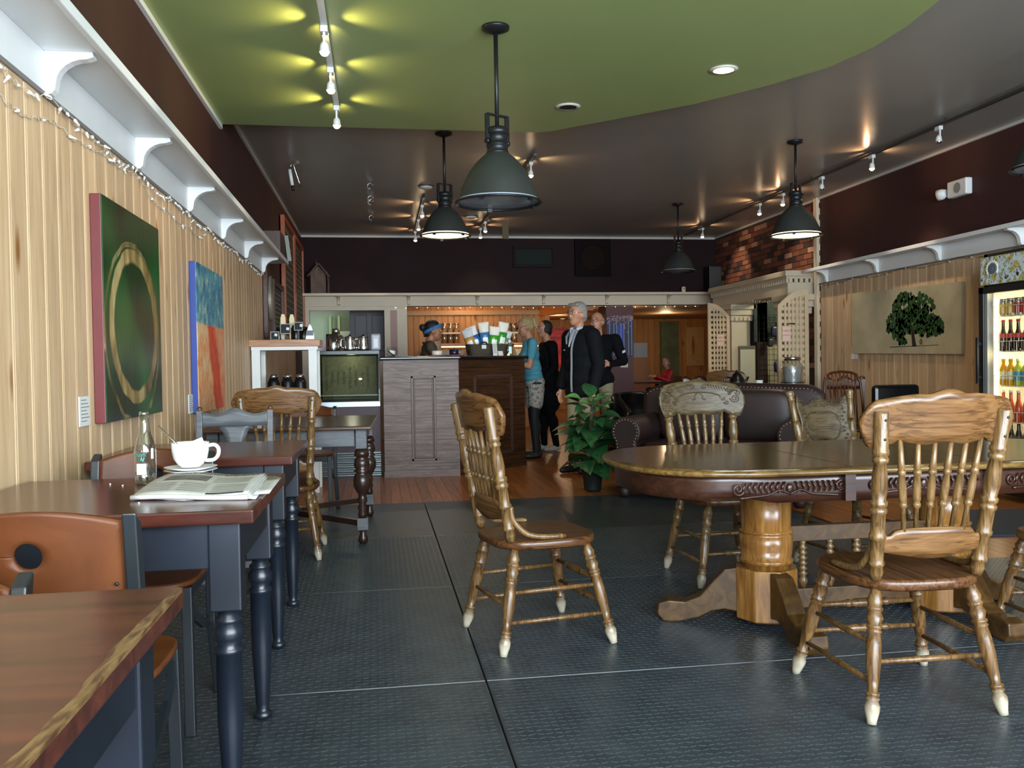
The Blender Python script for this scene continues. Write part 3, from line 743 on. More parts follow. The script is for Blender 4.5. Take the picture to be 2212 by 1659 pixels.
# ================================================================ black cafe chairs with brown plywood
M['ply'] = wood('ply', ['#442311', '#572f17', '#64381b'], (1.4, 3, 3), 2.2, .42, .22, .01, 1.0)
M['chair_black'] = plain('chair_black', '#1b2024', .35)
def cafe_chair(label, loc, rz, top=.81, group=None):
    e = empty('cafe_chair', loc, rz, label, 'chair', group)
    so = []
    for i in range(40):
        t = 2*math.pi*i/40; c, s_ = math.cos(t), math.sin(t)
        so.append((.20*math.copysign(abs(c)**.5, c)*(1-.06*(.5-.5*s_)), .19*math.copysign(abs(s_)**.55, s_)+.01))
    ob('seat', MB().slab(so, .44, .458, .006), M['ply'], e)
    ob('seat_frame', MB().box(-.165, .165, -.165, -.145, .40, .44).box(-.165, .165, .135, .155, .40, .44).box(-.175, -.155, -.15, .14, .40, .44).box(.155, .175, -.15, .14, .40, .44), M['chair_black'], e, bev=.002)
    for s_ in (-1, 1):
        ob('leg', MB().bar((s_*.17, .15, .44), (s_*.175, .165, 0), .03, .03, (0, 1, 0)), M['chair_black'], e, bev=.003)
        pts = [(0, -.20, 0), (0, -.165, .25), (0, -.16, .42), (0, -.175, .60), (0, -.205, top)]
        mb = MB(); vs_ = []
        for (x, y_, z) in pts:
            for a, b_ in ((-.014, -.019), (.014, -.019), (.014, .019), (-.014, .019)): vs_.append((s_*.18+a+(s_*.012 if z < .1 else 0), y_+b_, z))
        vs_[-1] = (vs_[-1][0], vs_[-1][1], top-.02); vs_[-2] = (vs_[-2][0], vs_[-2][1], top-.02)
        fs_ = [(i*4+k, i*4+(k+1) % 4, i*4+4+(k+1) % 4, i*4+4+k) for i in range(4) for k in range(4)]+[(3, 2, 1, 0), (16, 17, 18, 19)]
        mb.add(vs_, fs_); ob('back_post', mb, M['chair_black'], e, bev=.004)
        br = [(s_*.172, -.155, .25), (s_*.173, -.05, .275), (s_*.173, .07, .33), (s_*.172, .15, .40)]
        mb = MB()
        for a, b_ in zip(br[:-1], br[1:]): mb.bar(a, b_, .014, .03)
        ob('side_brace', mb, M['chair_black'], e)
    hw_ = .168
    out = []
    for i in range(25):
        u = -1+2*i/24; out.append((u*hw_, top-.02+.03*(1-u*u)))
    for i in range(25):
        u = 1-2*i/24; out.append((u*hw_*1.02, top-.16-.012*(1-u*u)))
    zmid = top-.075
    def outer(an):
        c, q = math.cos(an), math.sin(an); best = 1e9
        for (x0_, z0_), (x1_, z1_) in zip(out, out[1:]+out[:1]):
            dx, dz = x1_-x0_, z1_-z0_; den = c*dz-q*dx
            if abs(den) < 1e-9: continue
            t = (x0_*dz-(z0_-zmid)*dx)/den; k_ = (x0_*q-(z0_-zmid)*c)/den
            if t > 0 and -1e-6 <= k_ <= 1+1e-6: best = min(best, t)
        return best
    corners = [math.atan2(z_-zmid, x_) for x_, z_ in (out[0], out[24], out[25], out[49])]
    angs = sorted([2*math.pi*i/72-math.pi for i in range(72)]+corners)
    na = len(angs); rad = [outer(q) for q in angs]
    def fn(u, v):
        i = int(round(u*na)) % na; r = .026+(rad[i]-.026)*v; x = r*math.cos(angs[i]); z = zmid+r*math.sin(angs[i])
        y_ = -.188-(z-.6)*.14-.035*(1-(x/hw_)**2)+.02
        return (Vector((x, y_+.007, z)), Vector((x, y_-.007, z)))
    ob('backrest', MB().grid(fn, na, 8, True), M['ply'], e)
    for s_ in (-1, 1): ob('screw', MB().ell((s_*.150, -.212-(top-.14-.6)*.14+.02, top-.14), (.004, .003, .004), 8, 5), M['black'], e)
    return e
cafe_chair('brown plywood chair with round hole, pulled up to the newspaper table', (-.655, 2.0, 0), 0)
cafe_chair('plywood-backed chair across the newspaper table behind bottle and cup', (-.74, 2.88, 0), math.pi)
_q = AY(45, 1240, 1.62)
cafe_chair('low chair at the left edge, only a black post top and bright plywood', (_q.x-.18, 1.42, 0), math.pi, _q.z)
cafe_chair('plywood-backed black chair behind the grey wooden table', (-.52, 6.75, 0), math.pi-.05, .79)
# ================================================================ grey chair with vase splat
M['greywood'] = wood('greywood', ['#3e3f43', '#535559', '#616468'], (1.2, 8, 8), 3, .4, .4, .03)
gc = empty('vase_back_chair', (-.72, 4.45, 0), math.pi, 'grey painted chair with vase-shaped splat behind the bare brown table', 'chair')
ob('seat', MB().slab(superell(.2, .19, 5), .43, .455, .006), M['greywood'], gc)
for s_ in (-1, 1):
    ob('leg', MB().bar((s_*.165, .155, .43), (s_*.17, .165, 0), .032, .032, (0, 1, 0)), M['greywood'], gc, bev=.003)
    ob('back_post', MB().bar((s_*.17, -.19, 0), (s_*.172, -.165, .43), .03, .03, (0, 1, 0)).bar((s_*.172, -.165, .43), (s_*.174, -.215, .875), .03, .026, (0, 1, 0)), M['greywood'], gc, bev=.003)
    ob('finial', MB().ell((s_*.174, -.216, .883), (.014, .014, .013), 12, 8), M['oak_dark'], gc)
def fn(u, v):
    x = (u-.5)*.325; a = abs(x)/.1625
    zt = .855+.032*math.exp(-(x/.055)**2)+.012*math.exp(-((a-1)/.25)**2); zb = .795; z = zb+(zt-zb)*v
    return (Vector((x, -.200, z)), Vector((x, -.218, z)))
ob('crest_rail', MB().grid(fn, 36, 3, True), M['greywood'], gc)
def fn(u, v):
    z = .45+.35*v; wd = .05+.022*math.sin(v*math.pi*2.2+.6); x = (u-.5)*2*wd*(1.25 if v > .93 else 1)
    return (Vector((x, -.175-(z-.45)*.1, z)), Vector((x, -.189-(z-.45)*.1, z)))
ob('splat', MB().grid(fn, 4, 24, True), M['greywood'], gc)
ob('stretcher', MB().box(-.165, .165, .15, .17, .15, .18), M['greywood'], gc)
# ================================================================ grey-brown table with turned legs
M['darkturn'] = plain('darkturn', '#2c1c16', .28, var=.3, vscale=14)
M['table3top'] = wood('table3top', ['#33231a', '#4a3527', '#5d4636'], (1.0, 8, 8), 3, .22, .5, .03)
t3 = empty('trestle_table', (-.53, 6.03, 0), -.03, 'grey-brown table with bulbous turned legs near the white stand', 'table')
ob('table_top', MB().box(-.51, .51, -.62, .62, .705, .73), M['table3top'], t3, bev=.008)
for a, b_, c, d in ((-.40, .40, -.53, -.51), (-.40, .40, .51, .53), (-.45, -.43, -.5, .5), (.43, .45, -.5, .5)):
    ob('apron', MB().box(a, b_, c, d, .60, .705), M['greywood'], t3, bev=.004)
TL3 = [(0, .02), (.02, .028), (.05, .03), (.08, .018), (.09, .018)]
TL3b = [(0, .024), (.05, .028), (.10, .022), (.14, .03), (.20, .022), (.24, .03), (.30, .026), (.34, .024), (.38, .036), (.46, .052), (.54, .054), (.62, .046), (.65, .034), (.68, .052), (.70, .036), (.76, .05), (.84, .044), (.88, .03), (.90, .046), (.95, .044), (1, .03)]
for sx in (-1, 1):
    for sy in (-1, 1):
        lx, ly = sx*.44, sy*.51
        lg = ob('leg', MB().lathe(TL3b, (lx, ly, .16), (lx, ly, .585), 18), M['darkturn'], t3)
        ob('leg_block', MB().box(lx-.034, lx+.034, ly-.034, ly+.034, .085, .16), M['greywood'], lg, bev=.004)
        ob('leg_head', MB().box(lx-.034, lx+.034, ly-.034, ly+.034, .585, .705), M['greywood'], lg, bev=.004)
        ob('foot', MB().lathe([(0, .02), (.2, .03), (.5, .028), (.7, .018), (1, .026)], (lx, ly, 0), (lx, ly, .085), 14), M['darkturn'], lg)
        ob('stretcher', MB().bar((lx, ly, .125), (0, sy*.1, .135), .03, .035), M['darkturn'], t3)
ob('stretcher', MB().bar((0, -.11, .135), (0, .11, .135), .04, .035), M['darkturn'], t3)
# ================================================================ leather sofa
M['leather'] = plain('leather', '#221010', .55, var=.35, vscale=7, bmp=.12, bscale=14)
M['leather_black'] = plain('leather_black', '#0c0d0d', .25, bmp=.05, bscale=20)
M['brass'] = plain('brass', '#b8a890', .3, .9)
sf = empty('leather_sofa', (1.86, 6.95, 0), math.radians(-36.9), 'dark brown leather sofa with rolled arms and brass nailheads', 'sofa')
SL, SD = 1.55, .86
# local: x along the length, -y to the front
def pillow(x0, x1, y0, y1, z0, z1, b):
    cx, cy, cz = (x0+x1)/2, (y0+y1)/2, (z0+z1)/2; a, c, d = (x1-x0)/2, (y1-y0)/2, (z1-z0)/2
    mb = MB(); n, m_ = 28, 14; vs_ = []
    P_ = lambda v, e: math.copysign(abs(v)**e, v)
    for i in range(m_+1):
        ph = -math.pi/2+math.pi*i/m_
        for k in range(n):
            t = 2*math.pi*k/n
            vs_.append((cx+a*P_(math.cos(ph), b)*P_(math.cos(t), b), cy+c*P_(math.cos(ph), b)*P_(math.sin(t), b), cz+d*P_(math.sin(ph), b)))
    return mb.add(vs_, [(i*n+k, i*n+(k+1) % n, (i+1)*n+(k+1) % n, (i+1)*n+k) for i in range(m_) for k in range(n)], True)
ob('base', MB().box(.05, SL-.05, .02, SD-.05, .09, .30), M['leather'], sf, bev=.02)
ob('front_rail', MB().box(.03, SL-.03, -.005, .03, .085, .29), M['leather'], sf, bev=.012)
AW = .24
for ax in (0, SL-AW):
    out = [(ax+.04, .09), (ax+AW-.04, .09), (ax+AW-.03, .45)]+[(ax+AW/2+.125*math.cos(t), .53+.125*math.sin(t)) for t in [math.radians(-30+240*i/16) for i in range(17)]]+[(ax+.03, .45)]
    arm = ob('arm', MB().prism(out, lambda u, v, w_: (u, w_, v), 0, SD-.08, True), M['leather'], sf, bev=.015)
    sc_ = [(ax+AW/2+.10*math.cos(t), .53+.10*math.sin(t)) for t in [math.radians(-40+260*i/18) for i in range(19)]]
    pts = [(ax+.065, .12), (ax+.062, .25), (ax+.05, .42)][::1]
    path = [(ax+AW-.065, .12), (ax+AW-.062, .25), (ax+AW-.055, .40)]+sc_+[(ax+.055, .40), (ax+.062, .25), (ax+.065, .12)]
    nm = MB(); acc = 0
    for (a, b_), (c, d) in zip(path[:-1], path[1:]):
        L_ = math.hypot(c-a, d-b_)
        while acc < L_:
            t = acc/L_; nm.ell((a+(c-a)*t, -.004, b_+(d-b_)*t), (.0055, .004, .0055), 6, 4); acc += .026
        acc -= L_
    ob('nailheads', nm, M['brass'], arm)['kind'] = 'stuff'
nm = MB()
for i in range(int((SL-.1)/.026)): nm.ell((.05+i*.026, -.008, .105), (.005, .004, .005), 6, 4)
ob('nailheads', nm, M['brass'], sf)['kind'] = 'stuff'
def zback(x):
    a = abs(x-SL/2)/(SL/2); return .905-.02*a-.10*max(0, (a-.78)/.22)**2
def fn(u, v):
    x = .02+(SL-.04)*u; z = .25+(zback(x)-.25)*v
    return (Vector((x, SD-.20+.06*v-.05*math.sin(v*math.pi)*.3, z)), Vector((x, SD-.04+.02*v, z)))
ob('back', MB().grid(fn, 30, 10, True), M['leather'], sf)
nm = MB(); x = .06
while x < SL-.05:
    nm.ell((x, SD-.20+.045, zback(x)-.032), (.0055, .005, .0055), 6, 4); x += .03
ob('nailheads', nm, M['brass'], sf)['kind'] = 'stuff'
for i in range(2):
    w_ = (SL-2*AW+.04)/2; x0 = AW-.02+i*w_
    ob('seat_cushion', pillow(x0+.004, x0+w_-.004, -.01, SD-.2, .285, .45, .35), M['leather'], sf)
    ob('back_cushion', pillow(x0, x0+w_, SD-.40, SD-.15, .42, .86, .45), M['leather'], sf)
for x in (.09, SL-.09):
    for y in (.05, SD-.1):
        ob('foot', MB().lathe([(0, .035), (.3, .05), (.7, .05), (1, .035)], (x, y, 0), (x, y, .092), 16), M['leather'], sf)
# ================================================================ barrel chair and other chairs behind the sofa
bc = empty('barrel_chair', (2.72, 8.9, 0), .3, 'rounded black leather tub chair behind the sofa arm', 'chair')
def fn(u, v):
    a = math.radians(-30+240*u); r = .37+.04*math.sin(v*1.6)-.10*v**4; z = .1+.68*v*(1-.28*(abs(u-.5)*2)**3)
    return (Vector(((r-.09)*math.cos(a), (r-.09)*math.sin(a), z)), Vector((r*math.cos(a), r*math.sin(a), z)))
ob('back', MB().grid(fn, 28, 8, True), M['leather_black'], bc, bev=.02)
ob('seat_cushion', MB().lathe([(0, .25), (.1, .29), (.8, .29), (1, .25)], (0, 0, .12), (0, 0, .43), 28), M['leather_black'], bc)
for s_ in (-1, 1):
    for t_ in (-1, 1): ob('foot', MB().cyl((s_*.2, t_*.2, 0), (s_*.2, t_*.2, .12), .02), M['black'], bc)
M['mahog'] = wood('mahog', ['#2a140c', '#43210f', '#552c16'], (8, 8, 1), 3, .3, .5, .03)
wc = empty('windsor_chair', (4.38, 7.6, 0), math.pi+.15, 'dark bow-back spindle chair beside the pine wall', 'chair')
ob('seat', MB().slab(superell(.21, .2, 3), .43, .455, .008), M['mahog'], wc)
bow = [(-.20, -.16, .455), (-.21, -.20, .70), (-.20, -.22, .88), (-.165, -.228, .94), (-.11, -.232, .962), (0, -.235, .972), (.11, -.232, .962), (.165, -.228, .94), (.20, -.22, .88), (.21, -.20, .70), (.20, -.16, .455)]
ob('bow', MB().tube(bow, .012, 8), M['mahog'], wc)
for i in range(8):
    x = -.15+i*.3/7; ob('spindle', MB().cyl((x*.85, -.165, .45), (x, -.228, .965-.03*(abs(x)/.15)**3), .007, 8), M['mahog'], wc)
for s_ in (-1, 1):
    for t_ in (-1, 1): ob('leg', MB().lathe([(0, .012), (.3, .019), (.6, .016), (1, .011)], (s_*.15, t_*.14, .435), (s_*.2, t_*.2, 0), 10), M['mahog'], wc)
lc = empty('leather_chair', (4.37, 6.72, 0), math.pi+.08, 'square black leather chair back beside the drinks fridge', 'chair')
ob('seat', MB().box(-.22, .22, -.2, .22, .38, .47), M['leather_black'], lc, bev=.03)
ob('backrest', MB().box(-.22, .22, -.27, -.20, .42, .865), M['leather_black'], lc, bev=.03)
for s_ in (-1, 1):
    for t_ in (-.24, .19): ob('leg', MB().bar((s_*.19, t_, .40), (s_*.19, t_, 0), .035, .035, (0, 1, 0)), M['black'], lc)
def carved_chair(label, loc, rz):
    e = empty('carved_chair', loc, rz, label, 'chair')
    ob('seat', MB().slab(superell(.21, .2, 4), .43, .46, .008), M['mahog'], e)
    def fn(u, v):
        x = (u-.5)*.40; zt = .895+.03*math.exp(-(x/.04)**2)+.022*math.exp(-((abs(x)-.17)/.03)**2)-.016*math.exp(-((abs(x)-.09)/.03)**2); z = .78+(zt-.78)*v
        return (Vector((x, -.20, z)), Vector((x, -.225, z)))
    ob('crest_rail', MB().grid(fn, 40, 3, True), M['mahog'], e)
    for s_ in (-1, 1):
        ob('back_post', MB().bar((s_*.18, -.19, 0), (s_*.185, -.21, .88), .03, .03, (0, 1, 0)), M['mahog'], e)
        ob('leg', MB().bar((s_*.18, .16, .43), (s_*.18, .17, 0), .03, .03, (0, 1, 0)), M['mahog'], e)
    for i in range(3): ob('spindle', MB().cyl((-.09+i*.09, -.19, .46), (-.09+i*.09, -.21, .80), .008, 8), M['mahog'], e)
    return e
carved_chair('dark carved chair top beside the big glass jar', (4.66, 8.35, 0), 2.6)
carved_chair('dark carved chair top in front of the left lattice door', (3.86, 10.2, 0), 2.9)
# round table with jar, teapot and cup
rt = empty('round_table', (4.12, 9.0, 0), 0, 'dark round table with the big glass jar, behind the sofa', 'table')
ob('table_top', MB().slab(circ(.50, 40), .72, .75, .006), M['mahog'], rt)
ob('pedestal', MB().lathe([(0, .05), (.1, .06), (.3, .04), (.6, .07), (1, .05)], (0, 0, .04), (0, 0, .72), 18), M['mahog'], rt)
ob('base', MB().lathe([(0, .26), (.5, .24), (1, .07)], (0, 0, 0), (0, 0, .06), 28), M['mahog'], rt)
M['glass'] = glass('glass', '#f2f6f4', .03, .22)
M['chrome'] = plain('chrome', '#c9c9c9', .18, 1.)
jr = empty('glass_jar', (4.42, 8.98, .75), 0, 'large clear glass jar with metal lid in a wire stand', 'jar')
ob('body', MB().lathe([(0, .09), (.03, .112), (.70, .115), (.80, .10), (.86, .08), (.92, .08)], (0, 0, .05), (0, 0, .36), 28), M['glass'], jr)
ob('lid', MB().lathe([(0, .086), (.8, .088), (1, .082)], (0, 0, .335), (0, 0, .372), 24), M['chrome'], jr)
ob('liner', MB().lathe([(0, .085), (1, .105)], (0, 0, .056), (0, 0, .27), 24, False), plain('foil', '#c4c4c8', .25, .6, bmp=.6, bscale=18), jr)
mb = MB(); mb.tube([(.125*math.cos(t), .125*math.sin(t), .10) for t in [i*math.pi/14 for i in range(28)]], .004, 6, closed=True)
for i in range(4):
    a = i*math.pi/2+.6; mb.tube([(.125*math.cos(a), .125*math.sin(a), .10), (.13*math.cos(a), .13*math.sin(a), .0)], .004, 6)
mb.cyl((0, 0, .044), (0, 0, .05), .12, 20)
ob('wire_stand', mb, M['blackmetal'], jr)
tp = empty('teapot', (3.80, 9.0, .75), 0, 'black teapot on the round table by the orange-brown chair', 'teapot')
ob('body', MB().lathe([(0, .06), (.2, .085), (.6, .085), (.85, .05), (.9, .045), (1, .02)], (0, 0, 0), (0, 0, .22), 22), M['leather_black'], tp)
ob('handle', MB().tube([(-.07, 0, .16), (-.13, 0, .165), (-.14, 0, .10), (-.075, 0, .06)], .009, 8), M['leather_black'], tp)
ob('spout', MB().tube([(.07, 0, .08), (.11, 0, .13), (.13, 0, .17)], [.018, .013, .009], 8), M['leather_black'], tp)
ob('knob', MB().ell((0, 0, .228), (.015, .015, .014)), M['leather_black'], tp)
tag(ob('paper_cup', MB().lathe([(0, .03), (1, .04)], (0, 0, 0), (0, 0, .13), 20), M['white'], loc=(4.05, 9.0, .75)), 'white cup between teapot and glass jar', 'cup')
# ================================================================ potted plant
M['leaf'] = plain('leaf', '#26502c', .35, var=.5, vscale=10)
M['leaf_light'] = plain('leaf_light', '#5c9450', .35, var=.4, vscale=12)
pl = empty('potted_plant', (1.81, 7.40, 0), 0, 'leafy green houseplant in a dark pot beside the sofa', 'plant')
ob('pot', MB().lathe([(0, .070), (.06, .072), (.9, .088), (.92, .095), (1, .095), (1, .085), (.9, .08)], (0, 0, 0), (0, 0, .17), 24), plain('potgreen', '#15201f', .5), pl)
ob('stem', MB().tube([(0, 0, .12), (.01, .0, .35), (-.01, .01, .55), (.02, 0, .78)], [.02, .02, .018, .012], 8), plain('stem', '#3a3a22', .8, bmp=.3), pl)
def leafmesh(mat):
    def fn(u, v):
        w_ = math.sin(min(1, v*1.02)*math.pi)**.8*.46*(1-.45*v)+.002; x = (u-.5)*2*w_
        return Vector((x, v, .12*math.sin(v*2.2)-.55*v*v*.8+.22*abs(x)))
    me = MB().grid(fn, 6, 8).mesh('leaf'); me.materials.append(mat); return me
lm = [leafmesh(M['leaf']), leafmesh(M['leaf_light'])]
rr = random.Random(5)
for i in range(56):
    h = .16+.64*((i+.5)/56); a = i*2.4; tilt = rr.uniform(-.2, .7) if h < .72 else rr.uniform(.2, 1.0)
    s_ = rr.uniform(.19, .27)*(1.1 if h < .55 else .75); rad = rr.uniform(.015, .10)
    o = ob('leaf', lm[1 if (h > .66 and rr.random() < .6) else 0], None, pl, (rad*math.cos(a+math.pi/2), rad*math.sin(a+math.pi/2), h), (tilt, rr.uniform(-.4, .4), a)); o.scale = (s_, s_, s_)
# ================================================================ drinks fridge
M['fridge'] = plain('fridge', '#141414', .35)
FX, FY1, FY0, FH = 4.66, 6.30, 5.55, 1.885
fr = empty('drinks_fridge', (FX, (FY0+FY1)/2, 0), 0, 'black upright drinks fridge with lit glass door', 'fridge')
hd = (FY1-FY0)/2; dp = .68
fi = plain('fridge_in', '#e8e6d8', .5)
mb = MB().box(0.04, dp, -hd, -hd+.04, .04, FH).box(.04, dp, hd-.04, hd, .04, FH).box(.04, dp, -hd, hd, FH-.28, FH).box(.04, dp, -hd, hd, .04, .28)
ob('cabinet', mb, M['fridge'], fr)
ob('lining', MB().box(dp-.06, dp-.02, -hd+.04, hd-.04, .28, FH-.28), fi, fr)
ob('lining', MB().box(.08, dp-.06, hd-.052, hd-.042, .28, FH-.28), fi, fr)
ob('lining', MB().box(.08, dp-.06, -hd+.042, -hd+.052, .28, FH-.28), fi, fr)
def artmat():
    m, nt, b = base('headerart', .4)
    v = coords(nt, (1, 1, 1), False); vo = N(nt, 'TexVoronoi'); vo.inputs['Scale'].default_value = 14; nt.links.new(v, vo.inputs['Vector'])
    n = N(nt, 'TexNoise'); n.inputs['Scale'].default_value = 18; nt.links.new(v, n.inputs['Vector'])
    c = ramp(nt, n.outputs['Fac'], [(.3, '#1c1f24'), (.42, '#d8dcdc'), (.5, '#c7cfd2'), (.56, '#5a8a63'), (.62, '#e0c25a'), (.7, '#7a2d33')])
    nt.links.new(c, b.inputs['Base Color']); return m
hdr = ob('header_sign', MB().box(.0, .04, -hd+.01, hd-.01, FH-.245, FH-.03), artmat(), fr, bev=.003)
mb = MB()
for i in range(13):
    a = math.radians(-30+i*20); mb.ell((-.003, .23+.06*math.cos(a), FH-.125+.055*math.sin(a)), (.004, .012, .012), 8, 5)
ob('header_ring', mb, M['white'], hdr)
ob('header_disc', MB().lathe([(0, .042), (1, .042)], (-.001, .23, FH-.125), (-.005, .23, FH-.125), 20).lathe([(0, .012), (1, .012)], (-.005, .23, FH-.125), (-.008, .23, FH-.125), 14), [plain('slate', '#5d6670', .5)], hdr)
dr = ob('door_frame', MB().box(-.01, .04, -hd, -hd+.055, .12, FH-.26).box(-.01, .04, hd-.055, hd, .12, FH-.26).box(-.01, .04, -hd, hd, FH-.31, FH-.26).box(-.01, .04, -hd, hd, .12, .20), M['fridge'], fr, bev=.003)
ob('glass_pane', MB().box(.008, .014, -hd+.055, hd-.055, .20, FH-.31), glass('doorglass', '#ffffff', .02, .10), dr)
ob('handle', MB().box(-.045, -.028, hd-.03, hd-.012, .88, 1.24).box(-.03, -.008, hd-.03, hd-.012, .92, .94).box(-.03, -.008, hd-.03, hd-.012, 1.18, 1.20), M['blackmetal'], dr)
ob('door_gasket', MB().box(.002, .05, hd-.085, hd-.056, .2, FH-.31), plain('alu', '#a9aca6', .35, .6), dr)
ob('lamp_tube', MB().cyl((.10, -hd+.09, .35), (.10, -hd+.09, FH-.35), .012).cyl((.09, hd-.075, .35), (.09, hd-.075, FH-.35), .010), emit('tube', '#ffe9b8', 5.0), fr)
point('fridge_lamp', (FX+.17, FY0+.2, 1.50), 9.0, (1, .82, .45), .05)
point('fridge_lamp', (FX+.17, FY0+.2, 1.05), 9.0, (1, .82, .45), .05)
SHZ = [1.395, 1.125, .86, .585, .36]
for z in SHZ:
    mb = MB()
    for i in range(14): mb.cyl((.09, -hd+.06+i*(2*hd-.12)/13, z), (dp-.08, -hd+.06+i*(2*hd-.12)/13, z), .003, 6)
    for q in (.09, .3, .6): mb.cyl((q, -hd+.05, z), (q, hd-.05, z), .004, 6)
    mb.cyl((.085, -hd+.05, z+.08), (.085, hd-.05, z+.08), .003, 6)
    for i in range(9): mb.cyl((.085, -hd+.06+i*(2*hd-.12)/8, z), (.085, -hd+.06+i*(2*hd-.12)/8, z+.08), .0025, 6)
    ob('shelf', mb, M['white'], fr)
def bottle_proto(name, prof, h, mat, cap, labm, lz, lr):
    me = MB().lathe(prof, (0, 0, 0), (0, 0, h), 14).mesh(name); me.materials.append(mat)
    cm = MB().lathe([(0, prof[-1][1]*1.15), (1, prof[-1][1]*1.15)], (0, 0, h-.012), (0, 0, h+.006), 10).mesh('cap'); cm.materials.append(cap)
    lm_ = None
    if labm:
        lm_ = MB().lathe([(0, lr), (1, lr)], (0, 0, lz[0]), (0, 0, lz[1]), 14, False).mesh('label'); lm_.materials.append(labm)
    return name, me, cm, lm_
BP = [(0, .024), (.03, .029), (.45, .029), (.58, .022), (.72, .013), (.95, .0115), (1, .0125)]
SP = [(0, .026), (.05, .031), (.6, .031), (.72, .026), (.82, .014), (1, .014)]
CP = [(0, .026), (.04, .031), (.92, .031), (1, .027)]
red = plain('redcap', '#a8141c', .4); whitecap = plain('whitecap', '#e8e8e0', .4)
cola = bottle_proto('cola_bottle', BP, .235, plain('cola', '#150a06', .12), red, plain('colalabel', '#b03a34', .5), (.10, .135), .0295)
grn = bottle_proto('water_bottle', BP, .25, plain('greenglass', '#2f8a2a', .15), whitecap, plain('paleblue', '#cfe0d8', .5), (.05, .12), .0297)
jui = bottle_proto('juice_bottle', SP, .20, plain('yellowjuice', '#d09a1c', .2), plain('yellowcap', '#d8a020', .4), plain('juicelabel', '#d8d4b0', .5), (.05, .11), .0315)
lem = bottle_proto('lemonade_bottle', SP, .20, plain('limejuice', '#a8b83c', .2), whitecap, plain('limelabel', '#4c8fa8', .5), (.04, .11), .0315)
ora = bottle_proto('soda_bottle', BP, .235, plain('orangesoda', '#b8441c', .15), whitecap, None, None, 0)
blk = bottle_proto('root_beer_bottle', BP, .235, plain('darksoda', '#1a0f0c', .15), whitecap, plain('darklab', '#53433c', .5), (.07, .12), .0297)
can = bottle_proto('can', CP, .125, plain('canmetal', '#b5b5ae', .25, .8), plain('canlid', '#c8c8c4', .25, .9), plain('canred', '#b0201c', .35), (.02, .095), .0316)
can2 = bottle_proto('can', CP, .125, plain('canmetal2', '#b5b5ae', .25, .8), plain('canlid2', '#c8c8c4', .25, .9), plain('canyel', '#c9a640', .35), (.02, .095), .0316)
rows = [(SHZ[0], [can2, can2, can, can, can, can, can2, can]), (SHZ[1], [cola, cola, cola, cola, grn, grn, grn, cola]), (SHZ[2], [jui, jui, lem, lem, lem, lem, jui, lem]), (SHZ[3], [ora]*8), (SHZ[4], [blk]*8)]
rown = ['top shelf', 'second shelf', 'third shelf', 'fourth shelf', 'bottom shelf']
desc = {'can': 'small drinks can with coloured wrap', 'cola_bottle': 'dark cola bottle with red label', 'water_bottle': 'green water bottle with pale label', 'juice_bottle': 'yellow juice bottle', 'lemonade_bottle': 'lime-green drink bottle', 'soda_bottle': 'orange soda bottle', 'root_beer_bottle': 'black soda bottle'}
for ri, (z, lst) in enumerate(rows):
    for i, (nm_, me, cm, lm_) in enumerate(lst):
        o = ob(nm_, me, None, None, (FX+.125, FY1-.10-i*.082, z+.004))
        tag(o, '%s, fridge %s, number %s from the handle' % (desc[nm_], rown[ri], ['one', 'two', 'three', 'four', 'five', 'six', 'seven', 'eight'][i]), 'can' if nm_ == 'can' else 'bottle', 'drinks in the fridge')
        ob('cap', cm, None, o)
        if lm_: ob('label', lm_, None, o)
# ================================================================ white portal with lattice doors
po = empty('portal_surround', (5.1, 11.0, 0), 0, 'white classical portal with dentil cornice in front of the brick wall', 'portal')
pw_ = plain('portalwhite', '#c2b69e', .5, var=.05, vscale=4)
PX = 4.96; lx0 = PX-5.1; y0, y1 = 10.23-11.0, 12.8-11.0
ob('cornice', MB().box(lx0, .255, y0, y1, 2.12, 2.19), pw_, po, bev=.006)
ob('cornice', MB().box(lx0+.02, .255, y0+.02, y1-.02, 2.09, 2.12), pw_, po, bev=.004)
ob('frieze', MB().box(lx0+.05, .255, y0+.05, y1-.05, 1.90, 2.05), pw_, po, bev=.004)
dm = MB().box(-.014, .014, -.022, .022, 0, .05).mesh('dentil'); dm.materials.append(pw_)
y = y0+.06
while y < y1-.05:
    ob('dentil', dm, None, po, (lx0+.04, y, 2.043)); y += .07
for i in range(6): ob('dentil', dm, None, po, (lx0+.08+i*.07, y0+.04, 2.043), (0, 0, math.pi/2))
for yc in (y0+.20, y1-.62):
    ob('column', MB().box(lx0+.05, lx0+.33, yc-.14, yc+.14, -.008, 1.66), pw_, po, bev=.006)
    ob('capital', MB().box(lx0+.03, lx0+.36, yc-.17, yc+.17, 1.66, 1.74).box(lx0+.02, lx0+.38, yc-.20, yc+.20, 1.74, 1.82).box(lx0+.01, lx0+.39, yc-.23, yc+.23, 1.82, 1.90), pw_, po, bev=.012)
    for i in range(4): ob('dentil', dm, None, po, (lx0+.11+i*.065, yc-.172, 1.665), (0, 0, math.pi/2))
M['lattice'] = plain('lattice', '#c4ac8a', .5, var=.04)
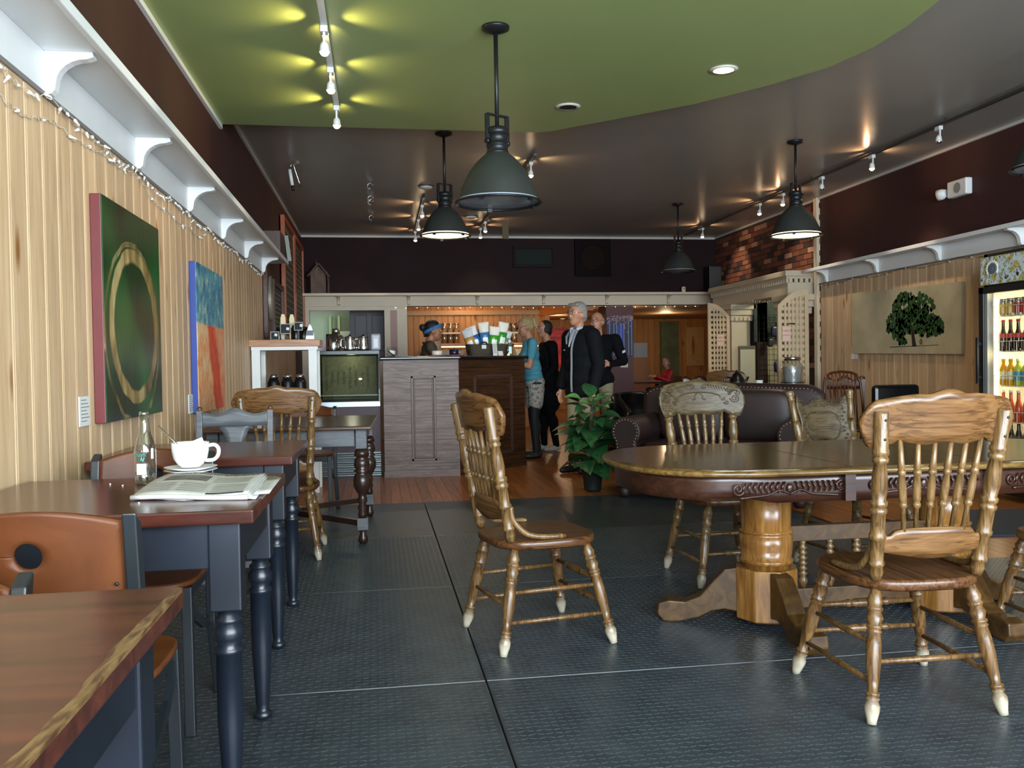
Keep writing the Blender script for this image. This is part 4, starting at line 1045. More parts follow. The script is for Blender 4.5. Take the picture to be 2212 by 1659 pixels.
def lattice(label, x0, x1, Y, zl, zr, sign_x):
    e = empty('lattice_door', ((x0+x1)/2, Y, 0), 0, label, 'door')
    w_ = x1-x0; h2 = w_/2
    top = lambda x: zl+(zr-zl)*(.5+x/w_)+.05*math.sin((.5+x/w_)*math.pi)
    st = .045
    for a, b_ in ((-h2, -h2+st), (h2-st, h2)):
        ob('stile', MB().prism([(a, -.008), (b_, -.008), (b_, top(b_)), (a, top(a))], lambda u, v, q: (u, q, v), -.016, .016), M['lattice'], e)
    out = [(-h2+st+(w_-2*st)*i/12, top(-h2+st+(w_-2*st)*i/12)) for i in range(13)]; out += [(x, z-.07) for x, z in out[::-1]]
    ob('top_rail', MB().prism(out, lambda u, v, q: (u, q, v), -.016, .016), M['lattice'], e)
    ob('bottom_rail', MB().box(-h2+st, h2-st, -.016, .016, -.008, .2), M['lattice'], e)
    i0 = -h2+st; wi = w_-2*st; nx = int(round(wi/.044))
    for i in range(1, nx):
        x = i0+wi*i/nx; ob('slat', MB().box(x-.0125, x+.0125, -.010, 0, .2, top(x)-.06), M['lattice'], e)
    z = .24
    while z < max(zl, zr)-.02:
        xa, xb = i0, h2-st
        # keep the cross slat under the arched rail
        ok = [x for x in [i0+wi*q/24 for q in range(25)] if top(x)-.05 > z+.02]
        if ok: ob('slat', MB().box(min(ok), max(ok), .0, .010, z-.02, z+.02), M['lattice'], e)
        z += .072
    sg = ob('paper_sign', MB().box(sign_x-.055, sign_x+.045, -.0185, -.0165, 1.31, 1.47), plain('pinkpaper', '#d9b8a8', .7), e)
    redp = plain('redprint', '#b8553f', .7)
    text('lettering', 'HELP', .036, redp, sg, (sign_x-.005, -.0195, 1.425), (math.pi/2, 0, 0)); text('lettering', 'WANTED', .022, redp, sg, (sign_x-.005, -.0195, 1.375), (math.pi/2, 0, 0))
    ob('handle', MB().tube([(sign_x+.08, -.02, 1.50), (sign_x+.08, -.045, 1.505), (sign_x+.02, -.045, 1.505), (sign_x+.02, -.02, 1.50)], .006, 6), M['blackmetal'], e)
    return e
lattice('pale lattice door leaf nearest the pine wall, with a paper sign', 4.53, 4.90, 9.56, 1.72, 1.90, -.08)
lattice('pale lattice door leaf further back at the left of the portal', 4.64, 4.96, 12.0, 1.92, 1.73, .02)
gp_ = empty('grid_panel', (5.86, 11.9, 0), 0, 'black wire display grid hung with goods inside the portal', 'display rack')
mb = MB()
for i in range(13): mb.cyl((-.5+i*.075, 0, .5), (-.5+i*.075, 0, 1.75), .003, 5)
for i in range(17): mb.cyl((-.5, 0, .5+i*.075), (.4, 0, .5+i*.075), .003, 5)
ob('grid', mb, M['black'], gp_)
ob('backing', MB().box(-.55, .6, .05, .07, 1.36, 1.98), plain('darkgreen', '#24382e', .7), gp_)
bagcols = [('#a01a6a', 'magenta'), ('#20264a', 'navy'), ('#123a58', 'blue'), ('#2a2d6a', 'indigo'), ('#6a9a1c', 'lime-green'), ('#2c3038', 'charcoal')]
for (bx_, bz, s_), (c, nm_) in zip(((-.06, 1.62, .13), (-.24, 1.52, .09), (-.02, 1.22, .11), (-.2, 1.02, .09), (-.02, .86, .11), (-.3, 1.36, .07)), bagcols):
    e = empty('hanging_pouch', (5.80+bx_, 11.84, bz), 0, 'small %s pouch hanging on the wire display grid' % nm_, 'pouch')
    ob('body', pillow(-s_*.5, s_*.5, -.03, .03, -s_*1.1, s_*.6, .5), plain('pouch_'+nm_, c, .35), e)
    ob('strap', MB().tube([(-.02, 0, s_*.55), (-.02, .01, s_*.8), (.02, .01, s_*.8), (.02, 0, s_*.55)], .004, 6), M['black'], e)
nb = empty('notice_board', (5.08, 11.7, 0), 0, 'framed pale notice board leaning at the portal column', 'board')
ob('frame', MB().box(-.11, .14, 0, .03, .55, 1.30), plain('nbframe', '#5d5a4a', .6), nb, bev=.01)
ob('paper', MB().box(-.09, .125, -.006, 0, .57, 1.25), plain('nbpaper', '#bcbba4', .6), nb)
# ================================================================ tree picture, emergency light
tpn = empty('tree_painting', (XR, 8.38, 1.47), 0, 'wide beige canvas painted with a green tree and tyre swing', 'painting')
M['canvas'] = plain('canvas', '#b3a98c', .7, var=.14, vscale=5)
cv = ob('canvas', MB().box(-.05, -.016, -.95, .95, -.335, .335), M['canvas'], tpn, rot=(.02, 0, 0), bev=.003)
rr = random.Random(2); mbs = [MB(), MB(), MB()]
def blob(y, z, s_, lay):
    n = 7; a0 = rr.random()*6
    pts = [(-.0508-.0004*lay, -(y+s_*(.7+.5*rr.random())*math.cos(a0+2*math.pi*i/n)), z+s_*(.7+.5*rr.random())*math.sin(a0+2*math.pi*i/n)) for i in range(n)]
    mbs[lay].add(pts, [tuple(range(n))])
# y here runs to the right in the picture
for (cy, cz, rx, rz_, k_) in ((.02, .10, .17, .15, 120), (.22, .06, .18, .16, 120), (.32, -.06, .17, .10, 90), (-.08, -.04, .16, .13, 110), (.12, .0, .2, .12, 110), (-.02, -.14, .10, .09, 50), (.42, -.09, .10, .06, 40)):
    for i in range(k_):
        a, r = rr.random()*6.283, math.sqrt(rr.random())
        blob((cy+rx*r*math.cos(a))*1.25+.05, (cz+rz_*r*math.sin(a))*1.1+.01, rr.uniform(.018, .036), rr.choice((0, 0, 0, 1, 1, 2)))
for m_, c in zip(mbs, ('#1a331a', '#24491f', '#2f5827')): ob('painted_foliage', m_, plain('foliage'+c, c, .6), cv)
tk = MB(); tk.add([(-.0506, -y_, z_) for y_, z_ in ((.16, -.05), (.185, -.15), (.20, -.262), (.27, -.262), (.235, -.15), (.23, -.05))], [(0, 1, 2, 3, 4, 5)])
tk.add([(-.0506, -y_, z_) for y_, z_ in ((-.2, -.262), (.62, -.245), (.62, -.25), (-.2, -.27))], [(0, 1, 2, 3)])
tk.add([(-.0506, -y_, z_) for y_, z_ in ((.343, -.1), (.347, -.1), (.347, -.2), (.343, -.2))], [(0, 1, 2, 3)])
tk.tube([(-.051, -.345-.016*math.cos(t), -.215+.022*math.sin(t)) for t in [i*math.pi/8 for i in range(16)]], .005, 5, closed=True)
ob('painted_trunk', tk, plain('trunkpaint', '#2c241c', .6), cv)
tag(ob('price_label', MB().box(XR-.019, XR-.0145, 9.28, 9.40, 1.09, 1.24), M['white']), 'small white label left of the tree painting', 'label')
em = empty('emergency_light', (XR, 7.5, 2.63), 0, 'white twin-head emergency light high on the right wall', 'emergency light')
ob('housing', MB().box(-.07, 0, -.17, .10, -.06, .09), M['white'], em, bev=.012)
ob('lamp_head', MB().lathe([(0, .035), (.5, .05), (1, .052)], (-.05, .13, .0), (-.09, .20, -.01), 16), M['white'], em)
ob('grille', MB().lathe([(0, .048), (1, .048)], (-.071, -.05, .015), (-.074, -.05, .015), 20), plain('grille', '#8a8a86', .6, bmp=.5, bscale=200), em)
# ================================================================ pendant lamps
M['pend'] = plain('pend', '#2b2e2b', .55, 0, .3, var=.15, vscale=6)
M['pend_dark'] = plain('pend_dark', '#26282a', .4, .6)
M['pend_in'] = plain('pend_in', '#8d99a8', .15, .0)
M['pend_lit'] = emit('pend_lit', '#fff0b4', 2.2)
def pendant(label, x, y, zc, zrim, R_=.228, lit=True, hook=.3):
    e = empty('pendant_lamp', (x, y, zrim), 0, label, 'lamp')
    h = zc-zrim; s = R_/.228
    ob('canopy', MB().lathe([(0, .02), (.6, .072), (1, .074)], (0, 0, h-.035), (0, 0, h), 24), M['pend_dark'], e)
    ob('stem', MB().cyl((0, 0, .40*s), (0, 0, h-.02), .0115, 12), M['pend_dark'], e)
    sh = [(0, 1.0), (.03, .99), (.05, .93), (.11, .905), (.3, .85), (.48, .755), (.64, .655), (.78, .535), (.90, .40), (1.0, .262)]
    vs_ = [(t*.262*s, r*R_) for t, r in sh]
    H_ = .262*s
    ob('shade', MB().lathe([(t, r*R_) for t, r in sh], (0, 0, 0), (0, 0, H_), 40, False), M['pend'], e)
    ob('rim', MB().tube([(R_*.99*math.cos(a), R_*.99*math.sin(a), .004) for a in [i*2*math.pi/40 for i in range(40)]], .0065*s, 8, closed=True), M['pend_dark'], e)
    ob('socket', MB().lathe([(0, .062), (.08, .06), (.12, .056), (.30, .056), (.32, .060), (.36, .060), (.38, .056), (.72, .056), (.74, .065), (.92, .063), (1, .05)], (0, 0, H_-.005), (0, 0, H_+.135*s), 24), M['pend_dark'], e)
    z0 = H_+.06*s
    a = .5; c, s2 = math.cos(a), math.sin(a)
    yk = MB()
    for q in (-1, 1): yk.bar((q*.064*c, q*.064*s2, z0), (q*.064*c, q*.064*s2, z0+.14), .012, .024, (c, s2, 0)); yk.cyl((q*.058*c, q*.058*s2, z0), (q*.074*c, q*.074*s2, z0), .016, 10)
    yk.bar((-.068*c, -.068*s2, z0+.14), (.068*c, .068*s2, z0+.14), .024, .008)
    ob('yoke', yk, M['pend_dark'], e)
    ln = ob('lens', MB().lathe([(0, R_*.96), (1, R_*.93)], (0, 0, .012), (0, 0, .02), 36), M['pend_lit'] if lit else M['pend_in'], e)
    for i in range(5):
        t = i*2*math.pi/5+.4; ob('clip', MB().box(-.012, .012, -.008, .008, -.012, .008), M['pend_dark'], e, (R_*.95*math.cos(t), R_*.95*math.sin(t), .002), (0, 0, t+math.pi/2))
    if lit: spot('pendant_light', (x, y, zrim-.01), (x, y, 0), 26, 140, .8, (1, .80, .5), .15)
    return e
pendant('unlit pendant lamp nearest the camera, hanging from the green ceiling', .648, 4.648, ZG, 1.935, lit=False)
pendant('lit pendant lamp left of the nearest unlit pendant', .595, 7.56, ZC, 2.185, .215)
pendant('lit pendant lamp hanging before the brick wall', 3.765, 7.55, ZC, 2.205, .232)
pendant('small unlit pendant lamp far back before the bulkhead', 3.737, 10.63, ZC, 2.215, .215, lit=False)
pendant('pendant lamp cut off by the right edge of the picture', 4.19, 5.0, ZC, 2.26, .228, lit=False)
# ================================================================ track lights
M['trackwhite'] = plain('trackwhite', '#d0d0cc', .4)
M['trackdark'] = plain('trackdark', '#4a4a48', .4, .5)
M['bulb_y'] = emit('bulb_y', '#fff2c8', 30)
M['bulb_o'] = emit('bulb_o', '#ffd9a8', 26)
def track(label, p0, p1, heads, mat, bulb, target, power, glow, gcol, lit=None):
    p0, p1 = Vector(p0), Vector(p1); mid = (p0+p1)/2
    e = empty('track_light', mid, 0, label, 'track light')
    d = (p1-p0).normalized()
    ob('rail', MB().bar(p0-mid-Vector((0, 0, .035)), p1-mid-Vector((0, 0, .035)), .034, .02), mat, e, bev=.002)
    nst = max(2, int((p1-p0).length/1.2)+1)
    for i in range(nst):
        q = p0.lerp(p1, (i+.5)/nst)-mid; ob('standoff', MB().cyl(q, q-Vector((0, 0, .03)), .008, 8), mat, e)
    for i, (t, tgt) in enumerate(heads):
        q = p0.lerp(p1, t); loc = q-mid-Vector((0, 0, .045))
        hd_ = ob('lamp_head', MB().box(-.018, .018, -.03, .03, -.03, .0).box(-.006, .006, -.02, -.01, -.09, -.03).lathe([(0, .010), (.3, .022), (1, .027)], (0, 0, -.07), (0, 0, -.125), 12), M['trackwhite'], e, loc)
        on = lit is None or lit[i]
        ob('bulb', MB().ell((0, 0, -.125), (.023, .023, .02), 12, 8), bulb if on else M['chrome'], hd_)
        wl_ = q+Vector((0, 0, -.185))
        if on:
            spot('track_spot', wl_, tgt, power, 62, .7, (1, .84, .62), .02)
            # light leaking upward through the open-backed lamp head
            for k_, (ox, up) in enumerate(((-.05, .20), (.05, .20))):
                lp = q+Vector((ox, 0, -.085)); spot('track_leak', lp, lp+Vector((ox*6, (-1)**i*.08, up*.28)), glow*(1 if k_ == 0 else .7), 110, .9, gcol, .01)
            lp = q+Vector((0, .06, -.10)); spot('track_leak', lp, lp+Vector((0, .10, .12)), glow*.4, 80, .9, gcol, .01)
    return e
yl = (1, .74, .28); orr = (1, .55, .28)
track('track of bright spotlights under the green ceiling', (-.235, 3.6, ZG), (-.235, 6.12, ZG), [(.10, (-1.1, 3.3, 1.5)), (.41, (-1.1, 4.3, 1.5)), (.66, (-1.1, 5.0, 1.5)), (.96, (-1.1, 6.2, 1.6))], M['trackwhite'], M['bulb_y'], None, 22, 4.0, yl)
track('short track of three spotlights left of the lit pendant', (.567, 10.3, ZC), (.573, 12.9, ZC), [(.15, (.2, 9.5, .9)), (.55, (.5, 10, .9)), (.95, (-.8, 13.2, 1.8))], M['trackdark'], M['bulb_o'], None, 26, 4, orr)
track('short track of two spotlights below the nearest pendant', (1.47, 10.9, ZC), (1.47, 12.5, ZC), [(.6, (1.5, 10, .9)), (.95, (1.6, 13.3, 2))], M['trackdark'], M['bulb_o'], None, 24, 4, orr)
track('short track with one spotlight right of the nearest pendant', (1.48, 8.1, ZC), (1.50, 9.2, ZC), [(.25, (1.2, 9.5, .8))], M['trackdark'], M['bulb_o'], None, 20, 4, (1, .66, .34))
def ty(y): return (y-5.0)/(13.0-5.0)
track('long dark track of small spotlights along the right wall', (4.67, 5.0, ZC), (4.67, 13.0, ZC), [(ty(6.81), (5.3, 6.5, 1.4)), (ty(7.82), (5.3, 8, 1.5)), (ty(8.78), (5.3, 8.6, 1.5)), (ty(9.69), (5.3, 9.6, 1.5)), (ty(10.32), (5.3, 10.6, 2.2)), (ty(12.25), (5.3, 12.5, 2.4))], M['trackdark'], M['bulb_o'], None, 46, 4, orr, [False, True, False, True, True, True])
# ================================================================ ceiling fittings
def can_light(label, x, y, z, lit):
    e = empty('recessed_light', (x, y, z), 0, label, 'recessed light')
    ob('ring', MB().lathe([(0, .085), (.5, .088), (1, .062)], (0, 0, 0), (0, 0, -.008), 28, False), M['trimgrey'], e)
    ob('diffuser', MB().lathe([(0, .066), (1, .066)], (0, 0, -.001), (0, 0, -.004), 24), emit('canlit', '#ffe6b0', 3) if lit else M['black'], e)
    if lit: spot('recessed_spot', (x, y, z-.02), (x, y, 0), 14, 110, .7, (1, .85, .6), .05)
can_light('lit round recessed light in the green ceiling', 2.118, 5.17, ZG, True)
can_light('dark round recessed light in the green ceiling', 1.335, 6.02, ZG, False)
for (x, y, lb) in ((.564, 9.78, 'pale round disc on the grey ceiling left of the lit pendant'), (1.266, 11.69, 'round disc on the grey ceiling beside the two-lamp track')):
    e = empty('smoke_detector', (x, y, ZC), 0, lb, 'detector')
    ob('body', MB().lathe([(0, .075), (.6, .07), (1, .04)], (0, 0, 0), (0, 0, -.035), 24), M['trimgrey'], e)
    ob('ring', MB().lathe([(0, .09), (1, .085)], (0, 0, 0), (0, 0, -.008), 24), M['trackdark'], e)
hb = empty('ceiling_bracket', (-.75, 8.75, ZC), .3, 'bent metal bracket with a white tube hanging from the grey ceiling', 'bracket')
ob('arm', MB().tube([(.06, 0, 0), (.0, 0, -.02), (.0, 0, -.05), (.06, .02, -.22)], .006, 6).tube([(0, 0, -.02), (-.03, 0, -.02), (-.04, 0, -.06)], .006, 6), M['chrome'], hb)
ob('tube', MB().cyl((-.045, 0, -.07), (-.02, .01, -.22), .016, 10), M['white'], hb)
ob('cap', MB().cyl((-.02, .01, -.22), (-.012, .012, -.27), .014, 10), M['black'], hb)
for i, (y) in enumerate((9.6, 10.3, 10.52, 11.62)):
    e = tag(ob('ceiling_hook', MB().tube([(.03*math.cos(t), .0, -.045+.03*math.sin(t)) for t in [i2*2*math.pi/14 for i2 in range(12)]], .004, 6).cyl((0, 0, 0), (0, 0, -.018), .005, 6), M['chrome'], loc=(-.04, y, ZC)), 'small metal ring hook in the grey ceiling, %s from the green panel' % ['first', 'second', 'third', 'fourth'][i], 'hook', 'ring hooks in the ceiling')
tg = empty('hanging_tag', (1.653, 11.25, ZC), .4, 'small dark tag hanging on a cord from the grey ceiling', 'tag')
ob('cord', MB().cyl((0, 0, 0), (0, 0, -.12), .002, 5), M['trackdark'], tg)
ob('card', MB().box(-.045, .045, -.004, .004, -.36, -.12), plain('tagcard', '#5f523d', .7), tg)
# ================================================================ string lights
M['wire'] = plain('wire', '#c8c6bc', .5); M['wiredark'] = plain('wiredark', '#25301f', .6)
M['minibulb'] = plain('minibulb', '#d8d6d0', .3)
bulbm = MB().lathe([(0, .006), (.35, .006), (.45, .004), (.8, .0035), (1, .001)], (0, 0, 0), (0, 0, -.028), 7).mesh('bulb'); bulbm.materials.append(M['minibulb'])
bulbl = bulbm.copy(); bulbl.materials.clear(); bulbl.materials.append(emit('minilit', '#ffe0a8', 1.0))
def string_lights(label, pts, nb, wm, rr, bm_=bulbm):
    e = empty('string_lights', pts[0], 0, label, 'string lights'); o = Vector(pts[0])
    P_ = [Vector(p)-o for p in pts]
    fine = []
    for a, b_ in zip(P_[:-1], P_[1:]):
        for k in range(6): fine.append(a.lerp(b_, k/6)+Vector((rr.uniform(-.004, .004), rr.uniform(-.004, .004), rr.uniform(-.009, .009))))
    fine.append(P_[-1])
    ob('wire', MB().tube(fine, .0017, 5), wm, e)
    for k in range(nb):
        t = (k+.5)/nb*(len(fine)-1); i = int(t); p = fine[i].lerp(fine[i+1], t-i)
        ob('bulb', bm_, None, e, p, (rr.uniform(-1.3, 1.3), rr.uniform(-1.3, 1.3), 0))
rr = random.Random(11)
pts = []
y = 1.4
while y < 9.3:
    pts.append((XL+.03, y, 2.005-.03*abs(math.sin((y-.95)/1.13*math.pi*2))-.012*math.sin(y*7))); y += .12
string_lights('white string lights draped under the left wall shelf', pts, 110, M['wire'], rr)
pts2 = [(XL+.022, y_, z_-.05-.03*math.sin(y_*2.7)) for x_, y_, z_ in pts[8:40]]
string_lights('second loose strand of string lights hanging on the left pine wall', pts2, 16, M['wire'], rr)
pts = [(.2+i*.08, YB-.025, 1.985-.012*abs(math.sin(i*.55))) for i in range(62)]
string_lights('white string lights along the bottom of the back bulkhead', pts, 30, M['wire'], rr, bulbl)
pts = [(XR-.03, 10.2-i*.1, 2.01-.03*abs(math.sin(i*.35))) for i in range(42)]
string_lights('dark string lights draped under the right wall shelf', pts, 12, M['wiredark'], rr)
pts = [(PX+.03, 12.3-i*.1, 1.90-.05*abs(math.sin(i*.3))) for i in range(27)]
string_lights('white string lights looped across the portal frieze', pts, 36, M['wire'], rr)
# ================================================================ paintings and labels on the left wall
def ringart():
    m, nt, b = base('ringart', .28, 0, .4)
    tc = N(nt, 'TexCoord'); sp = N(nt, 'SeparateXYZ')
    n = N(nt, 'TexNoise'); n.inputs['Scale'].default_value = 3.5; n.inputs['Detail'].default_value = 5
    mp = N(nt, 'Mapping'); mp.inputs['Scale'].default_value = (1, 2, .7); nt.links.new(tc.outputs['Object'], mp.inputs[0]); nt.links.new(mp.outputs[0], n.inputs['Vector'])
    va = N(nt, 'VectorMath', operation='MULTIPLY_ADD'); va.inputs[1].default_value = (.06, .06, .06); nt.links.new(n.outputs['Color'], va.inputs[0]); nt.links.new(tc.outputs['Object'], va.inputs[2])
    nt.links.new(va.outputs[0], sp.inputs[0])
    def dist(cy, cz, ay, az):
        out = []
        for ax, c, a in ((1, cy, ay), (2, cz, az)):
            s = N(nt, 'Math', operation='SUBTRACT'); s.inputs[1].default_value = c; nt.links.new(sp.outputs[ax], s.inputs[0])
            d = N(nt, 'Math', operation='DIVIDE'); d.inputs[1].default_value = a; nt.links.new(s.outputs[0], d.inputs[0])
            q = N(nt, 'Math', operation='POWER'); q.inputs[1].default_value = 2; nt.links.new(d.outputs[0], q.inputs[0]); out.append(q)
        ad = N(nt, 'Math', operation='ADD'); nt.links.new(out[0].outputs[0], ad.inputs[0]); nt.links.new(out[1].outputs[0], ad.inputs[1])
        sq = N(nt, 'Math', operation='SQRT'); nt.links.new(ad.outputs[0], sq.inputs[0]); return sq.outputs[0]
    d1_ = dist(.03, -.02, .385, .34)
    n2 = N(nt, 'TexNoise'); n2.inputs['Scale'].default_value = 2.2; n2.inputs['Detail'].default_value = 3; nt.links.new(tc.outputs['Object'], n2.inputs['Vector'])
    green = ramp(nt, n2.outputs['Fac'], [(.35, '#071c0d'), (.5, '#0d3518'), (.68, '#155624')])
    wv = N(nt, 'TexNoise'); wv.inputs['Scale'].default_value = 12; mp2 = N(nt, 'Mapping'); mp2.inputs['Scale'].default_value = (1, 1, .35); nt.links.new(tc.outputs['Object'], mp2.inputs[0]); nt.links.new(mp2.outputs[0], wv.inputs['Vector'])
    gold = ramp(nt, wv.outputs['Fac'], [(.3, '#4a3c1c'), (.5, '#8a7240'), (.7, '#b8a676')])
    mask = ramp(nt, d1_, [(.80, (0, 0, 0, 1)), (.84, (1, 1, 1, 1)), (.98, (.9, .9, .9, 1)), (1.0, (.0, .0, .0, 1))])
    mk2 = ramp(nt, dist(.01, -.05, .435, .395), [(.93, (0, 0, 0, 1)), (.955, (.7, .7, .7, 1)), (.97, (.2, .2, .2, 1)), (.985, (.75, .75, .75, 1)), (1.0, (0, 0, 0, 1))])
    mm = N(nt, 'Math', operation='MAXIMUM'); nt.links.new(mask, mm.inputs[0]); nt.links.new(mk2, mm.inputs[1])
    mx = N(nt, 'MixRGB'); nt.links.new(mm.outputs[0], mx.inputs[0]); nt.links.new(green, mx.inputs[1]); nt.links.new(gold, mx.inputs[2])
    nt.links.new(mx.outputs[0], b.inputs['Base Color']); bump(nt, b, wv.outputs['Fac'], .12, .01)
    return m
def bandart():
    m, nt, b = base('bandart', .5)
    tc = N(nt, 'TexCoord'); sp = N(nt, 'SeparateXYZ')
    n = N(nt, 'TexNoise'); n.inputs['Scale'].default_value = 9; n.inputs['Detail'].default_value = 7; n.inputs['Roughness'].default_value = .7; nt.links.new(tc.outputs['Object'], n.inputs['Vector'])
    va = N(nt, 'VectorMath', operation='MULTIPLY_ADD'); va.inputs[1].default_value = (.0, .16, .05); nt.links.new(n.outputs['Color'], va.inputs[0]); nt.links.new(tc.outputs['Object'], va.inputs[2])
    nt.links.new(va.outputs[0], sp.inputs[0])
    sky = ramp(nt, n.outputs['Fac'], [(.3, '#1d3f7a'), (.45, '#2f7190'), (.55, '#5a98a5'), (.7, '#cfc9a2')])
    low = ramp(nt, n.outputs['Fac'], [(.35, '#d8763c'), (.5, '#dca878'), (.65, '#e2c39a')])
    redb = ramp(nt, n.outputs['Fac'], [(.3, '#b02a14'), (.6, '#d8451f'), (.75, '#d88a5a')])
    bandm = ramp(nt, sp.outputs[1], [(.45, (0, 0, 0, 1)), (.5, (1, 1, 1, 1))])
    e_ = bandm.node.color_ramp
    sc_ = N(nt, 'Math', operation='MULTIPLY_ADD'); sc_.inputs[1].default_value = 1.0; sc_.inputs[2].default_value = .40; nt.links.new(sp.outputs[1], sc_.inputs[0])
    # band leans to the right towards the bottom
    sl = N(nt, 'Math', operation='MULTIPLY_ADD'); sl.inputs[1].default_value = .45; nt.links.new(sp.outputs[2], sl.inputs[0]); nt.links.new(sc_.outputs[0], sl.inputs[2])
    bm_ = ramp(nt, sl.outputs[0], [(.36, (0, 0, 0, 1)), (.42, (1, 1, 1, 1)), (.62, (1, 1, 1, 1)), (.72, (.3, .3, .3, 1))])
    mx = N(nt, 'MixRGB'); nt.links.new(bm_, mx.inputs[0]); nt.links.new(low, mx.inputs[1]); nt.links.new(redb, mx.inputs[2])
    off = N(nt, 'Math', operation='ADD'); off.inputs[1].default_value = .45; nt.links.new(sp.outputs[2], off.inputs[0])
    top = ramp(nt, off.outputs[0], [(.555, (0, 0, 0, 1)), (.57, (1, 1, 1, 1))])
    m2 = N(nt, 'MixRGB'); nt.links.new(top, m2.inputs[0]); nt.links.new(mx.outputs[0], m2.inputs[1]); nt.links.new(sky, m2.inputs[2])
    nt.links.new(m2.outputs[0], b.inputs['Base Color']); bump(nt, b, n.outputs['Fac'], .2, .01)
    return m
def picture(label, yc, zc, w_, h_, face, edge, dep):
    e = empty('painting', (XL+.015, yc, zc), 0, label, 'painting')
    ob('canvas_edge', MB().box(0, dep-.004, -w_/2, w_/2, -h_/2, h_/2), edge, e, bev=.003)
    ob('canvas', MB().box(dep-.004, dep, -w_/2+.002, w_/2-.002, -h_/2+.002, h_/2-.002), face, e)
picture('glossy green canvas with a golden ring and red edge', 4.08, 1.325, .90, .89, ringart(), plain('rededge', '#5f1a1c', .45, var=.1), .045)
picture('tall canvas with teal sky and orange-red streak, blue edge', 5.90, 1.275, .90, .90, bandart(), plain('blueedge', '#123384', .45, var=.1), .04)
def wall_label(label, yc, zc):
    e = empty('price_label', (XL+.016, yc, zc), 0, label, 'label')
    ob('card', MB().box(0, .004, -.06, .06, -.055, .055), M['white'], e)
    mb = MB()
    for i in range(7): mb.box(.0042, .0048, -.045, .02+.02*(i % 3)*.7, .04-i*.013, .043-i*.013)
    ob('printed_lines', mb, plain('greyprint', '#77777a', .6), e)
wall_label('white price card left of the green ring painting', 3.50, .935)
wall_label('white price card left of the orange-red painting', 5.40, .885)
# ================================================================ things on the newspaper table
ZT1 = .75
cup = empty('coffee_cup', G(412, 1008, ZT1+.022), -.2, 'white coffee cup with creamer packets on its saucers', 'cup')
wh = plain('porcelain', '#eef1f2', .18, 0, .6)
ob('bowl', MB().lathe([(0, .030), (.04, .032), (.12, .040), (.35, .052), (.65, .0565), (1, .058), (1, .0545), (.6, .053), (.3, .047), (.12, .032)], (0, 0, .0), (0, 0, .078), 32, False), wh, cup)
ob('base', MB().lathe([(0, .030), (1, .033)], (0, 0, 0), (0, 0, .01), 28), wh, cup)
ob('handle', MB().tube([(.054, 0, .066), (.078, 0, .070), (.092, 0, .058), (.090, 0, .036), (.075, 0, .022), (.050, 0, .020)], .006, 8, 1.3), wh, cup)
cp = Vector(cup.location)
for i in range(2):
    s_ = ob('saucer', MB().lathe([(0, .035), (.3, .045), (1, .082), (1, .079), (.4, .045), (.2, .03)], (0, 0, 0), (0, 0, .013), 36), wh, None, (cp.x, cp.y, ZT1+.0005+i*.0095))
    tag(s_, ['lower white saucer of the pair under the coffee cup', 'upper white saucer of the pair under the coffee cup'][i], 'saucer')
cpk = empty('creamer_packets', (cp.x+.012, cp.y-.005, cp.z+.062), .3, 'torn sugar packets lying in the coffee cup, white and red', 'packet')
ob('packet', MB().box(-.034, .034, -.002, .002, -.008, .022), M['white'], cpk, rot=(.3, -.35, .1))
ob('packet', MB().box(-.026, .026, -.002, .002, -.01, .014), plain('redpk', '#b01030', .4), cpk, (.008, -.012, -.0), (.2, -.05, 0))
sp_ = empty('teaspoon', (cp.x-.045, cp.y+.01, cp.z+.07), 0, 'teaspoon leaning out of the coffee cup', 'spoon')
ob('handle', MB().tube([(.05, 0, -.05), (.0, .0, .005), (-.055, .0, .062)], [.0025, .003, .004], 8, 1.6), M['chrome'], sp_)
ob('bowl', MB().ell((.06, 0, -.058), (.012, .008, .004)), M['chrome'], sp_)
bt = empty('soda_bottle', G(315, 1045, ZT1), 0, 'empty clear soda bottle beside the coffee cup', 'bottle')
M['bottleglass'] = glass('bottleglass', '#e4ebe8', .05, .75)
bprof = [(0, .026), (.02, .030), (.10, .0305)]+[(.10+.02*i, .0305+(.0006 if i % 2 else -.0004)) for i in range(1, 18)]+[(.48, .0300), (.58, .0255), (.70, .0175), (.82, .0135), (.94, .0125), (.945, .0145), (.99, .0145), (1, .0125)]
BH = .212
ob('body', MB().lathe(bprof, (0, 0, 0), (0, 0, BH), 28, False), M['bottleglass'], bt)
ob('base', MB().lathe([(0, .026), (1, .024)], (0, 0, 0), (0, 0, .006), 24), M['bottleglass'], bt)
def patch(a0, a1, z0, z1, r, mat, name, par):
    fn = lambda u, v: Vector((r*math.cos(a0+(a1-a0)*u), r*math.sin(a0+(a1-a0)*u), z0+(z1-z0)*v))
    ob(name, MB().grid(fn, 8, 1), mat, par)
teal = plain('tealprint', '#3fc0b8', .4)
patch(math.radians(-125), math.radians(-72), .030, .062, .0312, M['white'], 'paper_label', bt)
patch(math.radians(-45), math.radians(-30), .075, .105, .0312, M['white'], 'paper_label', bt)
me = textmesh('crush', .017); me.materials.clear(); me.materials.append(teal)
for v in me.vertices:
    a = math.radians(-108)+v.co.x/.0312; v.co = (.0314*math.cos(a), .0314*math.sin(a), .088+v.co.y)
link('lettering', me, bt)
mb = MB()
for i in range(5):
    a = math.radians(-98+i*4); mb.ell((.0313*math.cos(a), .0313*math.sin(a), .074+.004*math.sin(i*2)), (.0012, .0012, .004), 6, 4)
ob('printed_mark', mb, teal, bt)
